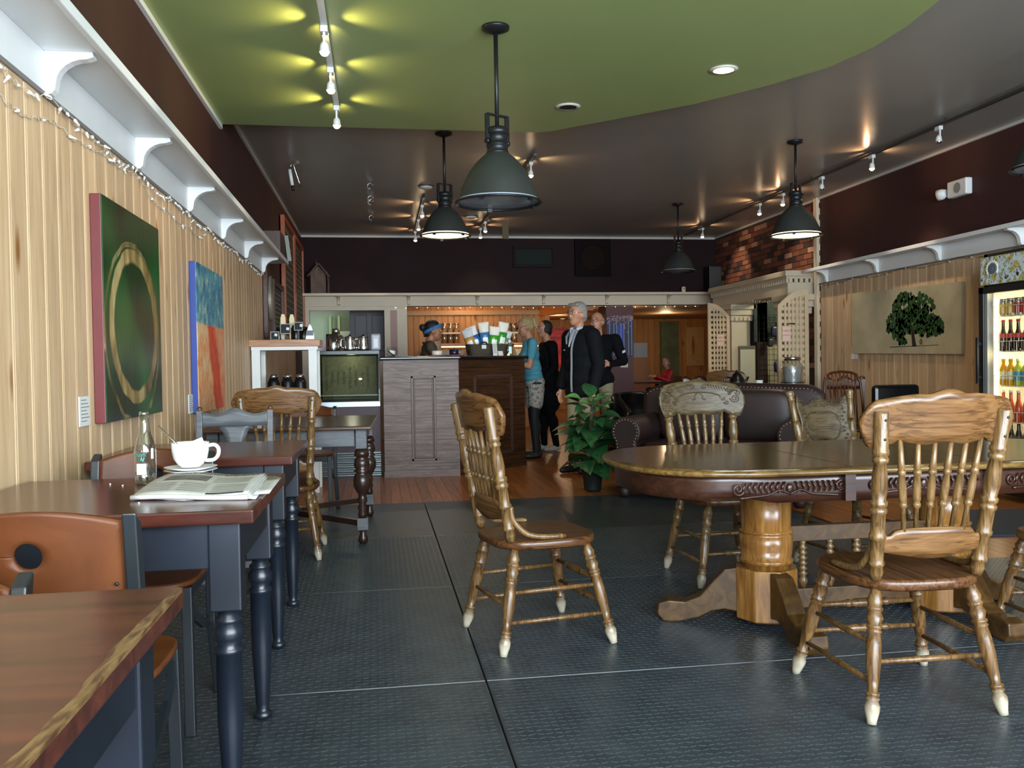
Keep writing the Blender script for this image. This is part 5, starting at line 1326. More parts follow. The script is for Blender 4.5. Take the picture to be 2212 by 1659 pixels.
# newspaper
np_ = empty('newspaper', (-.455, 2.50, ZT1), 0, 'folded newspaper with grey photograph lying on the table edge', 'newspaper')
paper = plain('newsprint', '#b0adaa', .8, var=.08, vscale=25); ink = plain('ink', '#3a3b3e', .8); inkl = plain('inklight', '#9a9b98', .8)
c4 = [G(283, 1082, ZT1), G(365, 1030, ZT1), G(575, 1033, ZT1), G(535, 1080, ZT1)]
loc = lambda p: Vector(p)-Vector(np_.location)
A_, B_, C_, D_ = [loc(p) for p in c4]
def bil(u, v, z, A=A_, B=B_, C=C_, D=D_): return A*(1-u)*(1-v)+D*u*(1-v)+C*u*v+B*(1-u)*v+Vector((0, 0, z))
for k in range(6):
    sh_ = .012*k
    def fn(u, v, k=k, sh_=sh_):
        z = .002+k*.0022+.008*math.sin(v*math.pi)*(.3+.12*k)*(1-.5*u)+.003*math.sin(u*9+k)
        p = bil(u+.014*(5-k)*u, v, z); return (p, p-Vector((0, 0, .0012)))
    ob('sheet', MB().grid(fn, 10, 8, True), paper, np_)
ob('fold', MB().tube([bil(u, 0, .008+.002*math.sin(u*6)) for u in [i/10 for i in range(11)]], .0065, 8), paper, np_)
for k in range(3):
    def fn(u, v, k=k):
        p = bil(.72+.38*u+.03*k, .25+.78*v-.05*k, .0015+.0018*(2-k)+.006*u*k/2); return (p, p-Vector((0, 0, .001)))
    ob('sheet', MB().grid(fn, 6, 4, True), paper, np_)
top_ = lambda u, v: bil(u, v, .002+5*.0022+.008*math.sin(v*math.pi)*(.9)*(1-.5*u)+.003*math.sin(u*9+5)+.0008)
def ublock(u0, u1, v0, v1, mat, name):
    ob(name, MB().grid(lambda u, v: top_(u0+(u1-u0)*u, v0+(v1-v0)*v), 6, 3), mat, np_)
ublock(.10, .52, .52, .78, plain('photo', '#5d5a52', .7, var=.5, vscale=40), 'photograph')
for i in range(4): ublock(.58, .92, .50+.07*i, .53+.07*i, inkl, 'printed_lines')
for i in range(5):
    ublock(.06, .28, .14+.06*i, .165+.06*i, inkl, 'printed_lines'); ublock(.34, .58, .14+.06*i, .165+.06*i, inkl, 'printed_lines'); ublock(.64, .94, .14+.06*i, .165+.06*i, inkl, 'printed_lines')
ublock(.62, .95, .05, .10, ink, 'photograph')
me = textmesh('POST INDEPENDENT', .028); me.materials.clear(); me.materials.append(ink)
for v in me.vertices:
    u = .54+v.co.x/.31; vv = .895+v.co.y/.22; p = top_(u, vv); v.co = p
link('masthead', me, np_)
for i, (px, py) in enumerate(((238, 1047), (265, 1050), (300, 1088))):
    tag(ob('crumb', MB().ell((0, 0, .002), (.003, .003, .002), 6, 4), wh, loc=G(px, py, ZT1)), ['tiny white crumb on the table left of the bottle', 'second tiny crumb nearer the bottle', 'tiny crumb below the newspaper fold'][i], 'crumb')
# ================================================================ counter
M['counter_grey'] = wood('counter_grey', ['#4a3b36', '#6d5b55', '#7f6e68'], (1.0, 6, 7), 3.2, .45, .4, .05, 2.2, pores=.7)
M['counter_brown'] = wood('counter_brown', ['#2c1a10', '#3f2717', '#4d301d'], (1.0, 6, 7), 3.0, .4, .4, .04, 1.6, pores=.6)
M['mould'] = plain('mould', '#4a332a', .4)
ZK = 1.185
ct = empty('service_counter', (0, 8.8, 0), 0, 'wooden service counter with black top and panelled fronts', 'counter')
tpo = [(.02, -.04), (.82, -.045), (1.63, .70), (1.63, 2.3), (1.05, 2.3), (1.05, .98), (.62, .60), (.02, .60)]
ob('counter_top', MB().prism(tpo, lambda u, v, w_: (u, v, w_), ZK-.035, ZK), plain('countertop', '#121416', .25), ct, bev=.012)
ob('front_panel', MB().box(.055, .80, .0, .03, -.008, ZK-.035), M['counter_grey'], ct)
ob('side_panel', MB().box(.055, .085, .03, .58, -.008, ZK-.035), M['counter_grey'], ct)
a0 = Vector((.80, 0, 0)); a1 = Vector((1.585, .715, 0)); dd = (a1-a0).normalized(); L_ = (a1-a0).length
nn = Vector((dd.y, -dd.x, 0)); ang = math.atan2(dd.y, dd.x)
ap_ = ob('angled_panel', MB().box(0, L_, 0, .03, -.008, ZK-.035), M['counter_brown'], ct, a0, (0, 0, ang))
ob('end_panel', MB().box(1.555, 1.585, .72, 2.28, -.008, ZK-.035), M['counter_brown'], ct)
def moulding(par, x0, x1, z0, z1, mat, y=0.):
    for ins, w_, d in ((0, .022, .012), (.026, .012, .007)):
        for a, b_, c, e_ in ((x0+ins, x1-ins, z0+ins, z0+ins+w_), (x0+ins, x1-ins, z1-ins-w_, z1-ins), (x0+ins, x0+ins+w_, z0+ins, z1-ins), (x1-ins-w_, x1-ins, z0+ins, z1-ins)):
            ob('moulding', MB().box(a, b_, y-d, y, c, e_), mat, par, bev=.003)
moulding(ct, .325, .57, .15, .99, M['mould'])
moulding(ap_, .22, L_-.22, .15, .99, M['mould'])
ob('skirting', MB().box(.05, .80, -.012, 0, -.008, .05), M['counter_grey'], ct)
ob('skirting', MB().box(0, L_, -.012, 0, -.008, .05), M['counter_brown'], ap_)
def onk(px, py, Y): p = AY(px, py, Y); return Vector((p.x, Y, ZK))
bk = empty('wicker_basket', onk(1052, 765, 9.42), .25, 'wicker basket of snack bags on the counter', 'basket')
def wick():
    m, nt, b = base('wicker', .7)
    tc = N(nt, 'TexCoord'); w1 = N(nt, 'TexWave'); w1.inputs['Scale'].default_value = 30; w1.bands_direction = 'Z'; w1.inputs['Distortion'].default_value = 3
    w2 = N(nt, 'TexWave'); w2.inputs['Scale'].default_value = 22; w2.inputs['Distortion'].default_value = 1
    nt.links.new(tc.outputs['Object'], w1.inputs[0]); nt.links.new(tc.outputs['Object'], w2.inputs[0])
    mm = N(nt, 'Math', operation='MULTIPLY'); nt.links.new(w1.outputs['Fac'], mm.inputs[0]); nt.links.new(w2.outputs['Fac'], mm.inputs[1])
    nt.links.new(ramp(nt, mm.outputs[0], [(0, '#2c261b'), (.5, '#5d5240'), (1, '#7d7058')]), b.inputs['Base Color']); bump(nt, b, mm.outputs[0], .6, .01)
    return m
def fn(u, v):
    a = u*2*math.pi; e_ = .5; c, s_ = math.cos(a), math.sin(a); f = .92+.10*v
    x, y_ = .225*f*math.copysign(abs(c)**e_, c), .12*f*math.copysign(abs(s_)**e_, s_)
    return (Vector((x, y_, .125*v)), Vector((x*.93, y_*.9, .125*v)))
ob('body', MB().grid(fn, 40, 4, True), wick(), bk)
ob('bottom', MB().slab(superell(.20, .105, 4), 0, .012, .003), wick(), bk)
ob('handle', MB().tube([(-.13, -.122, .12), (-.12, -.128, .142), (-.06, -.128, .142), (-.05, -.122, .12)], .008, 6), M['black'], bk)
ob('tag', MB().box(-.11, -.06, -.135, -.132, .075, .115), M['white'], bk)
bagc = [('#c8cdd0', '#b98a3a', -.13, .26, -.25), ('#dfe4e8', '#1f5a9a', -.06, .30, -.35), ('#e6e2d6', '#3a74a8', .0, .33, -.1), ('#efe9dc', '#3c9a2c', .05, .28, .1), ('#e8e6da', '#2f8f2a', .12, .33, .15), ('#d8ddd8', '#6d9a7a', .14, .25, .3)]
bagn = ['tan snack bag at the left of the wicker basket', 'blue snack bag leaning left in the wicker basket', 'white and blue snack bag standing high in the basket', 'green snack bag in the middle of the wicker basket', 'white-topped green snack bag at the right of the basket', 'pale green snack bag at the right end of the basket']
for i, (c1, c2, bx_, h_, tl) in enumerate(bagc):
    e = empty('snack_bag', Vector(bk.location)+Vector((bx_*1.15, -.03+.02*(i % 3), .035)), .1*(i-2), bagn[i], 'snack bag', 'snack bags in the basket')
    e.rotation_euler = (0, tl*1.1, .1*(i-2))
    def fn(u, v, h_=h_):
        x = (u-.5)*.12*(1.0-.12*math.sin(v*math.pi)); d = .032*math.sin(v*math.pi)**.7*math.sin(u*math.pi)**.6+.0015
        return (Vector((x, -d, h_*v)), Vector((x, d, h_*v)))
    fl = plain('bag_lo%d' % i, c2, .3, bmp=.3, bscale=30); fu = plain('bag_hi%d' % i, c1, .3, bmp=.3, bscale=30)
    mb = MB().grid(lambda u, v: tuple(fn(u, v*.66)), 8, 6, True); ob('bag_body', mb, fl, e)
    mb = MB().grid(lambda u, v: tuple(fn(u, .66+v*.34)), 8, 6, True); ob('bag_top', mb, fu, e)
    mb = MB().grid(lambda u, v: Vector(((u-.5)*.055, fn(.5+(u-.5)*.4, .3+v*.2)[0].y-.002, h_*(.3+v*.2))), 3, 3); ob('bag_label', mb, fu, e)
# small things on the counter
cd = empty('price_card', onk(1070, 764, 9.22), .5, 'tall white printed card standing in front of the basket', 'card')
ob('card', MB().box(-.028, .028, -.002, .002, 0, .13), M['white'], cd, rot=(-.1, 0, 0)); mb = MB()
for i in range(9): mb.box(-.022, .022-.01*(i % 2), -.0052, -.004, .115-i*.011, .120-i*.011)
ob('printed_lines', mb, inkl, cd, rot=(-.1, 0, 0))
gb = empty('glass_bottle', onk(1101, 765, 9.30), 0, 'clear glass bottle with stopper at the right end of the counter', 'bottle')
ob('body', MB().lathe([(0, .035), (.04, .04), (.5, .04), (.62, .022), (.8, .015), (1, .015)], (0, 0, 0), (0, 0, .14), 20, False), M['glass'], gb)
ob('stopper', MB().lathe([(0, .012), (.3, .017), (1, .015)], (0, 0, .135), (0, 0, .168), 12), M['white'], gb)
ob('paper_label', MB().box(-.016, .016, -.043, -.041, .02, .095), emit('bluelabel_glow', '#a8d4e8', .15), gb)  # faint glow put into the label colour; the paper is no lamp
tag(ob('small_card', MB().box(-.03, .03, -.002, .002, 0, .05), plain('smcard', '#d8cfc6', .6), loc=onk(1082, 765, 9.24), rot=(-.3, 0, .4)), 'small pale card between printed card and glass bottle', 'card')
st = empty('card_stand', onk(1110, 766, 9.55), .9, 'slanted wooden card stand by the customer in turquoise', 'stand')
ob('board', MB().box(-.07, .07, -.006, .006, 0, .17), plain('standwood', '#a8855a', .5), st, rot=(-.35, 0, 0)); ob('prop', MB().bar((0, .0, .13), (0, .11, 0), .03, .008), plain('standprop', '#5a4530', .5), st)
for i, (px, col, hh, rr_, lb) in enumerate(((944, '#d8d2c6', .05, .055, 'white bowl'), (981, '#141a38', .062, .05, 'navy blue mug'))):
    p = onk(px, 768, 9.15)
    t = empty('serving_tray', p, 0, 'red-brown oval tray under the %s on the counter' % lb, 'tray')
    ob('base', MB().slab(superell(.11, .07, 2.2), 0, .008, .002), plain('tray%d' % i, '#7a2c1c', .4), t)
    ob('rim', MB().tube([(x*1.0, y_*1.0, .01) for x, y_ in superell(.11, .07, 2.2)], .005, 6, closed=True), plain('trayr%d' % i, '#8a3420', .4), t)
    c = empty('bowl' if i == 0 else 'mug', p+Vector((.0, 0, .008)), 0, '%s on the red-brown tray' % lb, 'bowl' if i == 0 else 'mug')
    ob('body', MB().lathe([(0, rr_*.8), (.1, rr_*.95), (1, rr_), (1, rr_*.92), (.2, rr_*.85)], (0, 0, 0), (0, 0, hh), 24, False), plain('pot%d' % i, col, .25), c)
    ob('bottom', MB().cyl((0, 0, .002), (0, 0, .008), rr_*.8, 20), plain('potb%d' % i, col, .25), c)
    if i: ob('handle', MB().tube([(.048, 0, .05), (.075, 0, .045), (.075, 0, .02), (.048, 0, .015)], .006, 6), plain('poth', col, .25), c)
gj = empty('tip_jar', onk(846, 768, 9.0), 0, 'round glass tip jar at the left end of the counter', 'jar')
ob('body', MB().lathe([(0, .03), (.2, .055), (.6, .06), (1, .045)], (0, 0, 0), (0, 0, .10), 20, False), M['glass'], gj)
ob('note', MB().box(-.03, .025, -.004, .0, .03, .065), M['white'], gj, rot=(0, .2, .2)); ob('pen', MB().cyl((-.04, -.02, .06), (.03, -.03, .01), .005), M['black'], gj)
tag(ob('paper_sheet', MB().box(-.09, .09, -.05, .05, 0, .004), M['white'], loc=onk(872, 769, 9.02), rot=(0, 0, .1)), 'white sheet of paper lying by the tip jar', 'paper')
# ================================================================ display case
dc = empty('display_case', (-.26, 9.28, 0), 0, 'refrigerated glass display case beside the counter', 'display case')
ob('base', MB().box(-.32, .28, -.30, .3, .235, .70), plain('casebase', '#3a1f2a', .5), dc)
cor = MB()
def fn(u, v):
    z = -.005+.245*v; return Vector((-.32+.60*u, -.31+.012*math.sin(v*5.5*2*math.pi), z))
ob('kick_panel', MB().grid(fn, 2, 60), plain('corrug', '#8a9296', .3, .8), dc)
ob('plinth', MB().box(-.30, .27, -.29, .28, -.008, .235), M['black'], dc)
ob('bottom_frame', MB().box(-.325, .285, -.325, -.29, .69, .745), plain('alu2', '#a8b4bc', .35, .7), dc, bev=.004)
ob('top_frame', MB().box(-.325, .285, -.22, .3, 1.215, 1.255), plain('casetop', '#3c4140', .35, .4), dc, bev=.004)
for x in (-.315, .277): ob('corner_post', MB().bar((x, -.315, .745), (x, -.187, 1.215), .014, .014), plain('alu3', '#8d979c', .35, .7), dc)
ob('glass_front', MB().add([(-.308, -.318, .745), (.27, -.318, .745), (.27, -.19, 1.215), (-.308, -.19, 1.215)], [(0, 1, 2, 3)]), glass('caseglass', '#eef2ea', .03, .22), dc)
ob('case_back', MB().box(-.32, .28, .27, .3, .70, 1.215), plain('caseback', '#2d3024', .6), dc)
ob('case_side', MB().box(-.325, -.315, -.29, .28, .7, 1.215).box(.272, .282, -.29, .28, .7, 1.215), plain('caseside', '#44483a', .5), dc)
ob('case_shelf', MB().box(-.30, .26, -.24, .26, .80, .81), plain('shelfglass', '#6d8078', .3), dc)
sk = ob('sack_reflection', MB().box(-.30, .25, -.01, .0, .76, 1.2), plain('burlap_reflection', '#55553c', .9, var=.2, vscale=40, bmp=.3, bscale=200), dc)  # reflection of printed sacks in the case glass, built as a sheet inside
tx = plain('reflected_print', '#1c1f18', .9)
for i, s_ in enumerate(('COFFEE ORGANIC', 'SUPREMO', 'ORGANIC', 'EXCELSO', 'PRODUCTO DE', 'COLOMBIA', '70 KGS', 'EXPORTED CA')):
    text('reflected_word', s_, .032, tx, sk, (-.26+i*.06, -.0115, .98), (math.pi/2, math.pi/2, 0))
point('case_lamp', (-.26, 9.15, 1.19), .7, (1, .95, .75), .05)
def pot(label, px, py, Y, kind):
    p = AY(px, py, Y); e = empty('coffee_pot', (p.x, Y, 1.255), 0, label, 'pot')
    if kind == 0:
        ob('body', MB().lathe([(0, .068), (.05, .072), (1, .070)], (0, 0, 0), (0, 0, .17), 24), M['chrome'], e)
        ob('lid', MB().lathe([(0, .04), (.8, .036), (1, .03)], (.03, 0, .17), (.03, 0, .225), 18), M['chrome'], e); ob('handle', MB().tube([(.07, 0, .15), (.10, 0, .13), (.10, 0, .05), (.07, 0, .04)], .008, 8), M['black'], e)
    else:
        ob('body', MB().lathe([(0, .058), (.1, .062), (.35, .06), (.7, .05), (.95, .054), (1, .05)], (0, 0, 0), (0, 0, .135), 24), M['chrome'], e)
        ob('lid', MB().lathe([(0, .052), (.5, .04), (1, .012)], (0, 0, .135), (0, 0, .155), 18), M['chrome'], e); ob('knob', MB().ell((.0, 0, .162), (.009, .009, .009)), M['black'], e)
        ob('handle', MB().tube([(-.05, 0, .12), (-.085, 0, .11), (-.085, 0, .04), (-.055, 0, .03)], .006, 8), M['chrome'], e)
pot('tall steel coffee dispenser standing on the display case', 720, 757, 9.15, 0)
pot('left one of two small bulbous steel jugs on the display case', 756, 757, 9.15, 1)
pot('right one of two small bulbous steel jugs on the display case', 785, 757, 9.15, 1)
p = AY(812, 757, 9.15)
nd = empty('napkin_dispenser', (p.x, 9.15, 1.255), 0, 'pale napkin dispenser at the right end of the display case', 'dispenser')
ob('body', MB().box(-.05, .05, -.05, .05, 0, .17), plain('napk', '#9a9aa4', .35), nd, bev=.018); ob('slot', MB().box(-.02, .02, -.053, -.049, .03, .12), M['white'], nd)
tag(ob('cardboard_tray', MB().box(-.11, .08, -.06, .06, 0, .09).box(-.08, .05, -.05, .05, .09, .17), plain('cardb', '#8a6d50', .8), loc=(-.40, 9.36, 1.255), bev=.006), 'brown cardboard trays stacked behind the steel dispenser', 'box')
# ================================================================ white stand with wooden top
ws = empty('condiment_stand', (-.79, 8.1, 0), 0, 'tall white stand with wooden top near the display case', 'stand')
ob('top', MB().box(-.305, .30, -.22, .24, 1.275, 1.335), wood('standtop', ['#8a5c38', '#a87650', '#b98a62'], (1, 8, 8), 3, .4), ws, bev=.004)
ob('apron', MB().box(-.285, .28, -.20, .22, 1.245, 1.275), M['white'], ws)
for x in (-.245, .235):
    for y in (-.18, .19): ob('leg', MB().box(x-.036, x+.036, y-.03, y+.03, -.008, 1.245), M['white'], ws, bev=.003)
ob('shelf', MB().box(-.28, .27, -.15, .2, .50, .53), M['white'], ws)
ob('shelf', MB().box(-.28, .27, -.15, .2, .78, .80), M['white'], ws)
for i, x in enumerate((-.12, .0, .11)):
    e = empty('carafe', (-.79+x, 8.08, .80), 0, 'dark insulated carafe under the wooden top, %s of three' % ['left', 'middle', 'right'][i], 'carafe', 'carafes in the stand')
    ob('body', MB().lathe([(0, .05), (.1, .056), (.8, .054), (1, .04)], (0, 0, 0), (0, 0, .2), 18), M['blackmetal'], e); ob('lid', MB().lathe([(0, .042), (1, .03)], (0, 0, .2), (0, 0, .235), 14), M['chrome'], e)
def onw(px, Y=8.05): return Vector((AY(px, 733, Y).x, Y, 1.335))
chalk = plain('chalk', '#14181a', .7)
for i, (px, z, s_) in enumerate(((594, 0, .075), (617, .055, .09), (645, .085, .075))):
    e = empty('chalk_tag', onw(px, 8.0+.03*i), 0, ['low square chalk tag at the left of the wooden top', 'raised square chalk tag in the middle of the wooden top', 'highest square chalk tag behind the black canister'][i], 'tag', 'chalk price tags')
    if z: ob('stem', MB().box(-.008, .008, 0, .008, 0, z), M['blackmetal'], e)
    ob('frame', MB().box(-s_/2, s_/2, -.004, .006, z, z+s_), plain('tagframe', '#9a9a94', .5), e)
    ob('slate', MB().box(-s_/2+.006, s_/2-.006, -.006, -.003, z+.006, z+s_-.006), chalk, e); ob('sticker', MB().box(-.012, .012, -.008, -.005, z+.035, z+.058), M['white'], e, rot=(0, .2, 0))
for i, px in enumerate((612, 631)):
    tag(ob('paddle', MB().prism([(-.018, 0), (.018, 0), (.024, .06), (.022, .20), (.012, .235), (-.012, .235), (-.022, .20), (-.024, .06)], lambda u, v, w_: (u, w_, v), -.006, .006), plain('palepad%d' % i, '#d8c898', .5), loc=onw(px, 8.14+.04*i), rot=(0, 0, .3)), ['left pale wooden paddle standing on the white stand', 'right pale wooden paddle standing on the white stand'][i], 'paddle')
for i, (px, r, h) in enumerate(((603, .03, .10), (640, .045, .12), (657, .05, .10))):
    e = empty('black_canister', onw(px, 8.16), 0, ['slim dark canister behind the low chalk tag', 'black canister below the highest chalk tag', 'wide black canister at the right of the wooden top'][i], 'canister')
    ob('body', MB().lathe([(0, r*.95), (.1, r), (.9, r), (1, r*.8)], (0, 0, 0), (0, 0, h), 18), M['leather_black'], e); ob('lid', MB().lathe([(0, r*.85), (1, r*.6)], (0, 0, h), (0, 0, h+.02), 18), M['blackmetal'], e)
e = empty('milk_jug', onw(670, 7.98), 0, 'bright white pointed carton with grey label on the wooden top', 'carton')
ob('body', MB().prism([(-.04, 0), (.04, 0), (.036, .05), (.018, .115), (.0, .14), (-.014, .115), (-.033, .05)], lambda u, v, w_: (u, w_, v), -.03, .03), wh, e, bev=.006); ob('paper_label', MB().box(-.03, .03, -.034, -.031, .035, .08), plain('greylab', '#5d666e', .5), e)
# ================================================================ menu boards, clock, signs on the left wall
M['orangewood'] = wood('orangewood', ['#7a3414', '#9a4a1e', '#b25c2a'], (6, 6, 1), 3, .35)
M['slate'] = plain('slate', '#3a3c34', .7, var=.2, vscale=6)
M['darkframe'] = wood('darkframe', ['#2c1810', '#432618', '#543322'], (6, 6, 1), 3, .4)
def board(label, y0, y1, z0, z1, fm, lines, dep=.05, fw=.06):
    e = empty('menu_board', (XL+.015, (y0+y1)/2, (z0+z1)/2), 0, label, 'menu board'); a, b_ = (y1-y0)/2, (z1-z0)/2
    ob('slate', MB().box(0, dep*.5, -a+.01, a-.01, -b_+.01, b_-.01), M['slate'], e)
    for c, d, g_, h_ in ((-a, -a+fw, -b_, b_), (a-fw, a, -b_, b_), (-a+fw, a-fw, -b_, -b_+fw), (-a+fw, a-fw, b_-fw, b_)):
        ob('frame_rail', MB().box(0, dep, c, d, g_, h_), fm, e, bev=.006)
    mb = MB(); rr2 = random.Random(int(y0*100))
    for i in range(lines):
        z = b_-fw-.06-i*(2*b_-2*fw-.1)/lines; mb.box(dep*.5, dep*.5+.0015, -a+fw+.03, a-fw-.04-.25*rr2.random()*a, z-.012, z)
    ob('chalk_lines', mb, plain('chalkline', '#8a8878', .8), e)
board('tall orange-framed chalk menu board furthest along the left wall', 12.0, 13.35, 1.50, 2.86, M['orangewood'], 16)
board('tall orange-framed chalk menu board above the end of the shelf', 10.62, 11.95, 1.50, 2.88, M['orangewood'], 14)
board('dark-framed narrow menu board on the left wall beside the white stand', 9.45, 10.4, 1.30, 2.02, M['darkframe'], 10)
ck = empty('wall_clock', (XL+.015, 9.0, 1.72), 0, 'dark oval wooden wall clock on the left wall', 'clock')
ob('case', MB().prism(superell(.14, .42, 4), lambda u, v, w_: (w_, u, v), 0, .05), M['darkframe'], ck, bev=.008)
ob('dial', MB().prism(superell(.10, .22, 2), lambda u, v, w_: (w_, u, v+.06), .05, .075), plain('dial', '#7d7466', .3, .3), ck)
pf_ = empty('framed_picture', (XL+.2, 9.42, 2.185), 0, 'small grey framed picture leaning at the shelf end', 'picture')
ob('frame', MB().box(-.02, .02, -.10, .10, 0, .26), plain('greyframe', '#8a8c84', .5), pf_, rot=(0, -.12, .35)); ob('print', MB().box(.0205, .0225, -.075, .075, .03, .23), plain('pprint', '#3c4238', .6, var=.5, vscale=20), pf_, rot=(0, -.12, .35))
lt = empty('light_jar', (XL+.12, 9.28, 2.18), 0, 'small pale jar on the end of the left shelf', 'jar')
ob('body', MB().lathe([(0, .05), (.9, .055), (1, .05)], (0, 0, 0), (0, 0, .14), 18), M['trimgrey'], lt); ob('lid', MB().lathe([(0, .06), (1, .055)], (0, 0, .14), (0, 0, .16), 18), M['white'], lt)
tag(ob('dark_box', MB().box(-.08, .08, -.2, .2, 0, .22), M['darkframe'], loc=(XL+.13, 8.9, 2.184), bev=.006), 'dark wooden box lying on the left wall shelf', 'box')
bd = empty('birdhouse', (-.86, 13.37, 2.184), .3, 'weathered wooden birdhouse on the back shelf in the left corner', 'birdhouse')
mb_ = wood('weathered', ['#3a2d28', '#55443c', '#665449'], (5, 5, 1), 3, .7)
ob('body', MB().prism([(-.11, 0), (.11, 0), (.11, .28), (0, .40), (-.11, .28)], lambda u, v, w_: (u, w_, v), -.10, .10), mb_, bd)
for s_ in (-1, 1): ob('roof', MB().bar((s_*.005, 0, .43), (s_*.16, 0, .24), .26, .018, (0, 0, 1)), mb_, bd)
ob('finial', MB().lathe([(0, .02), (.5, .014), (1, .004)], (0, 0, .42), (0, 0, .48), 10), mb_, bd)
ob('branch', MB().tube([(.13, -.1, .32), (.15, -.11, .15), (.14, -.12, .0)], [.012, .015, .02], 6), mb_, bd)
# ================================================================ speakers on the bulkhead and in the corner
s1 = empty('wall_box', (2.415, YB, 2.745), 0, 'dark framed rectangular box on the bulkhead', 'vent')
ob('frame', MB().box(-.32, .32, -.05, 0, -.16, -.125).box(-.32, .32, -.05, 0, .125, .16).box(-.32, -.285, -.05, 0, -.125, .125).box(.285, .32, -.05, 0, -.125, .125), M['maroon_dark'], s1, bev=.003)
ob('screen', MB().box(-.285, .285, -.02, -.002, -.125, .125), plain('screen', '#1d2423', .6, 0, .1), s1)
s2 = empty('speaker', (3.345, YB, 2.735), 0, 'square dark loudspeaker with round grille on the bulkhead', 'speaker')
ob('cabinet', MB().box(-.285, .285, -.06, 0, -.285, .285), plain('spk', '#151011', .8, 0, .1), s2, bev=.004)
ob('grille', MB().lathe([(0, .205), (.7, .2), (1, .17)], (0, -.06, .0), (0, -.075, .0), 36), plain('spkg', '#221b18', .9, 0, .05, bmp=.4, bscale=200), s2)
s3 = empty('speaker', (5.24, 13.32, 2.184), 0, 'black loudspeaker box on the shelf in the right back corner', 'speaker')
ob('cabinet', MB().box(-.10, .10, -.12, .12, 0, .40), M['black'], s3, bev=.006); ob('grille', MB().box(-.09, .09, -.126, -.12, .02, .38), M['trackdark'], s3)
cf = empty('figurine', (4.78, 13.38, 2.184), 0, 'tiny pale figurine standing on the back shelf', 'figurine')
ob('body', MB().box(-.03, .03, -.02, .02, 0, .09), M['cream'], cf, bev=.01); ob('eye', MB().ell((0, -.021, .06), (.01, .004, .01)), M['black'], cf)
# ================================================================ servery fittings
bs = empty('back_shelf', (1.55, 15.2, 0), 0, 'lit wooden back-bar shelf under the steel canisters', 'shelf')
ob('shelf_board', MB().box(-.75, 1.25, -.2, .1, 1.44, 1.47), plain('shelfw', '#a0642c', .4), bs)
ob('cabinet', MB().box(-.75, 1.25, -.12, .1, .9, 1.36), plain('cabw', '#a8804c', .5), bs)
for i in range(9): ob('cubby', MB().box(-.70+i*.215, -.53+i*.215, -.13, -.121, 1.18, 1.34), plain('cub%d' % i, random.choice(['#5a4a38', '#8a8070', '#b8b0a0']), .4), bs)
ob('lamp_strip', MB().box(-.7, 1.2, -.17, -.13, 1.40, 1.425), emit('strip', '#ffdf9a', 1.2), bs)
point('servery_lamp', (1.5, 14.6, 2.2), 11, (1, .68, .38), .1)
point('servery_lamp', (2.2, 14.9, 1.34), 3, (1, .8, .5), .05)
def canister(x, z, n):
    e = empty('steel_canister', (x, 15.12, z), 0, 'steel canister on the back bar, %s' % n, 'canister', 'steel canisters on the back bar')
    ob('body', MB().lathe([(0, .048), (.9, .048), (1, .04)], (0, 0, 0), (0, 0, .14), 14), plain('can_s', '#c0a888', .3, .8), e); ob('lid', MB().lathe([(0, .049), (1, .049)], (0, 0, .14), (0, 0, .155), 14), M['chrome'], e)
ordn = ['first', 'second', 'third', 'fourth', 'fifth', 'sixth']
for g_, x0 in ((0, 1.14), (1, 2.14)):
    tag(ob('rack_board', MB().box(x0-.06, x0+.26, 15.0, 15.22, 1.63, 1.655), M['cream']), 'pale rack board holding steel canisters, %s group' % ['left', 'right'][g_], 'rack')
    for i in range(3):
        for j in range(2): canister(x0+i*.104, 1.47 if j == 0 else 1.656, '%s row, %s of the %s group' % (['lower', 'upper'][j], ordn[i], ['left', 'right'][g_]))
tag(ob('coffee_grinder', MB().box(-.09, .09, -.09, .09, 0, .10).lathe([(0, .05), (.5, .06), (1, .07)], (0, 0, .10), (0, 0, .24), 16), M['black'], loc=(1.72, 15.12, 1.471)), 'black coffee grinder between the canister groups', 'grinder')
e = empty('paper_drum', (.68, 10.45, 1.19), 0, 'pale pink paper drum left of the barista', 'drum')
ob('body', MB().lathe([(0, .07), (1, .07)], (0, 0, 0), (0, 0, .2), 20), plain('drum', '#b8957c', .6, var=.2), e); ob('lid', MB().lathe([(0, .073), (1, .073)], (0, 0, .2), (0, 0, .215), 20), M['cream'], e)
tag(ob('work_counter', MB().box(.12, 1.0, 10.2, 10.8, -.008, 1.19), plain('workc', '#1d1d1e', .4), bev=.006), 'dark work counter behind the barista', 'counter')
# kitchen glimpse
e = empty('kitchen_shelf', (-.62, 15.2, 1.2), 0, 'pale stacked boxes and trays inside the pass-through', 'shelf')
ob('carton', MB().box(-.05, .28, -.15, .15, -.1, .40), plain('kbox', '#9aa890', .6), e); ob('carton', MB().box(-.04, .24, -.14, .14, .40, .50), plain('kbox2', '#cfc8a8', .6), e, bev=.01)
ob('carton', MB().box(-.32, -.08, -.14, .14, .05, .34), plain('kbox3', '#a890a0', .6, var=.4, vscale=4), e); ob('upright', MB().box(-.16, -.12, -.16, .16, .34, .75).box(-.02, .02, -.16, .16, .5, .75), plain('kup', '#a9b878', .5), e)
point('kitchen_lamp', (-.6, 14.4, 2.2), 1.8, (.85, 1, .7), .1)
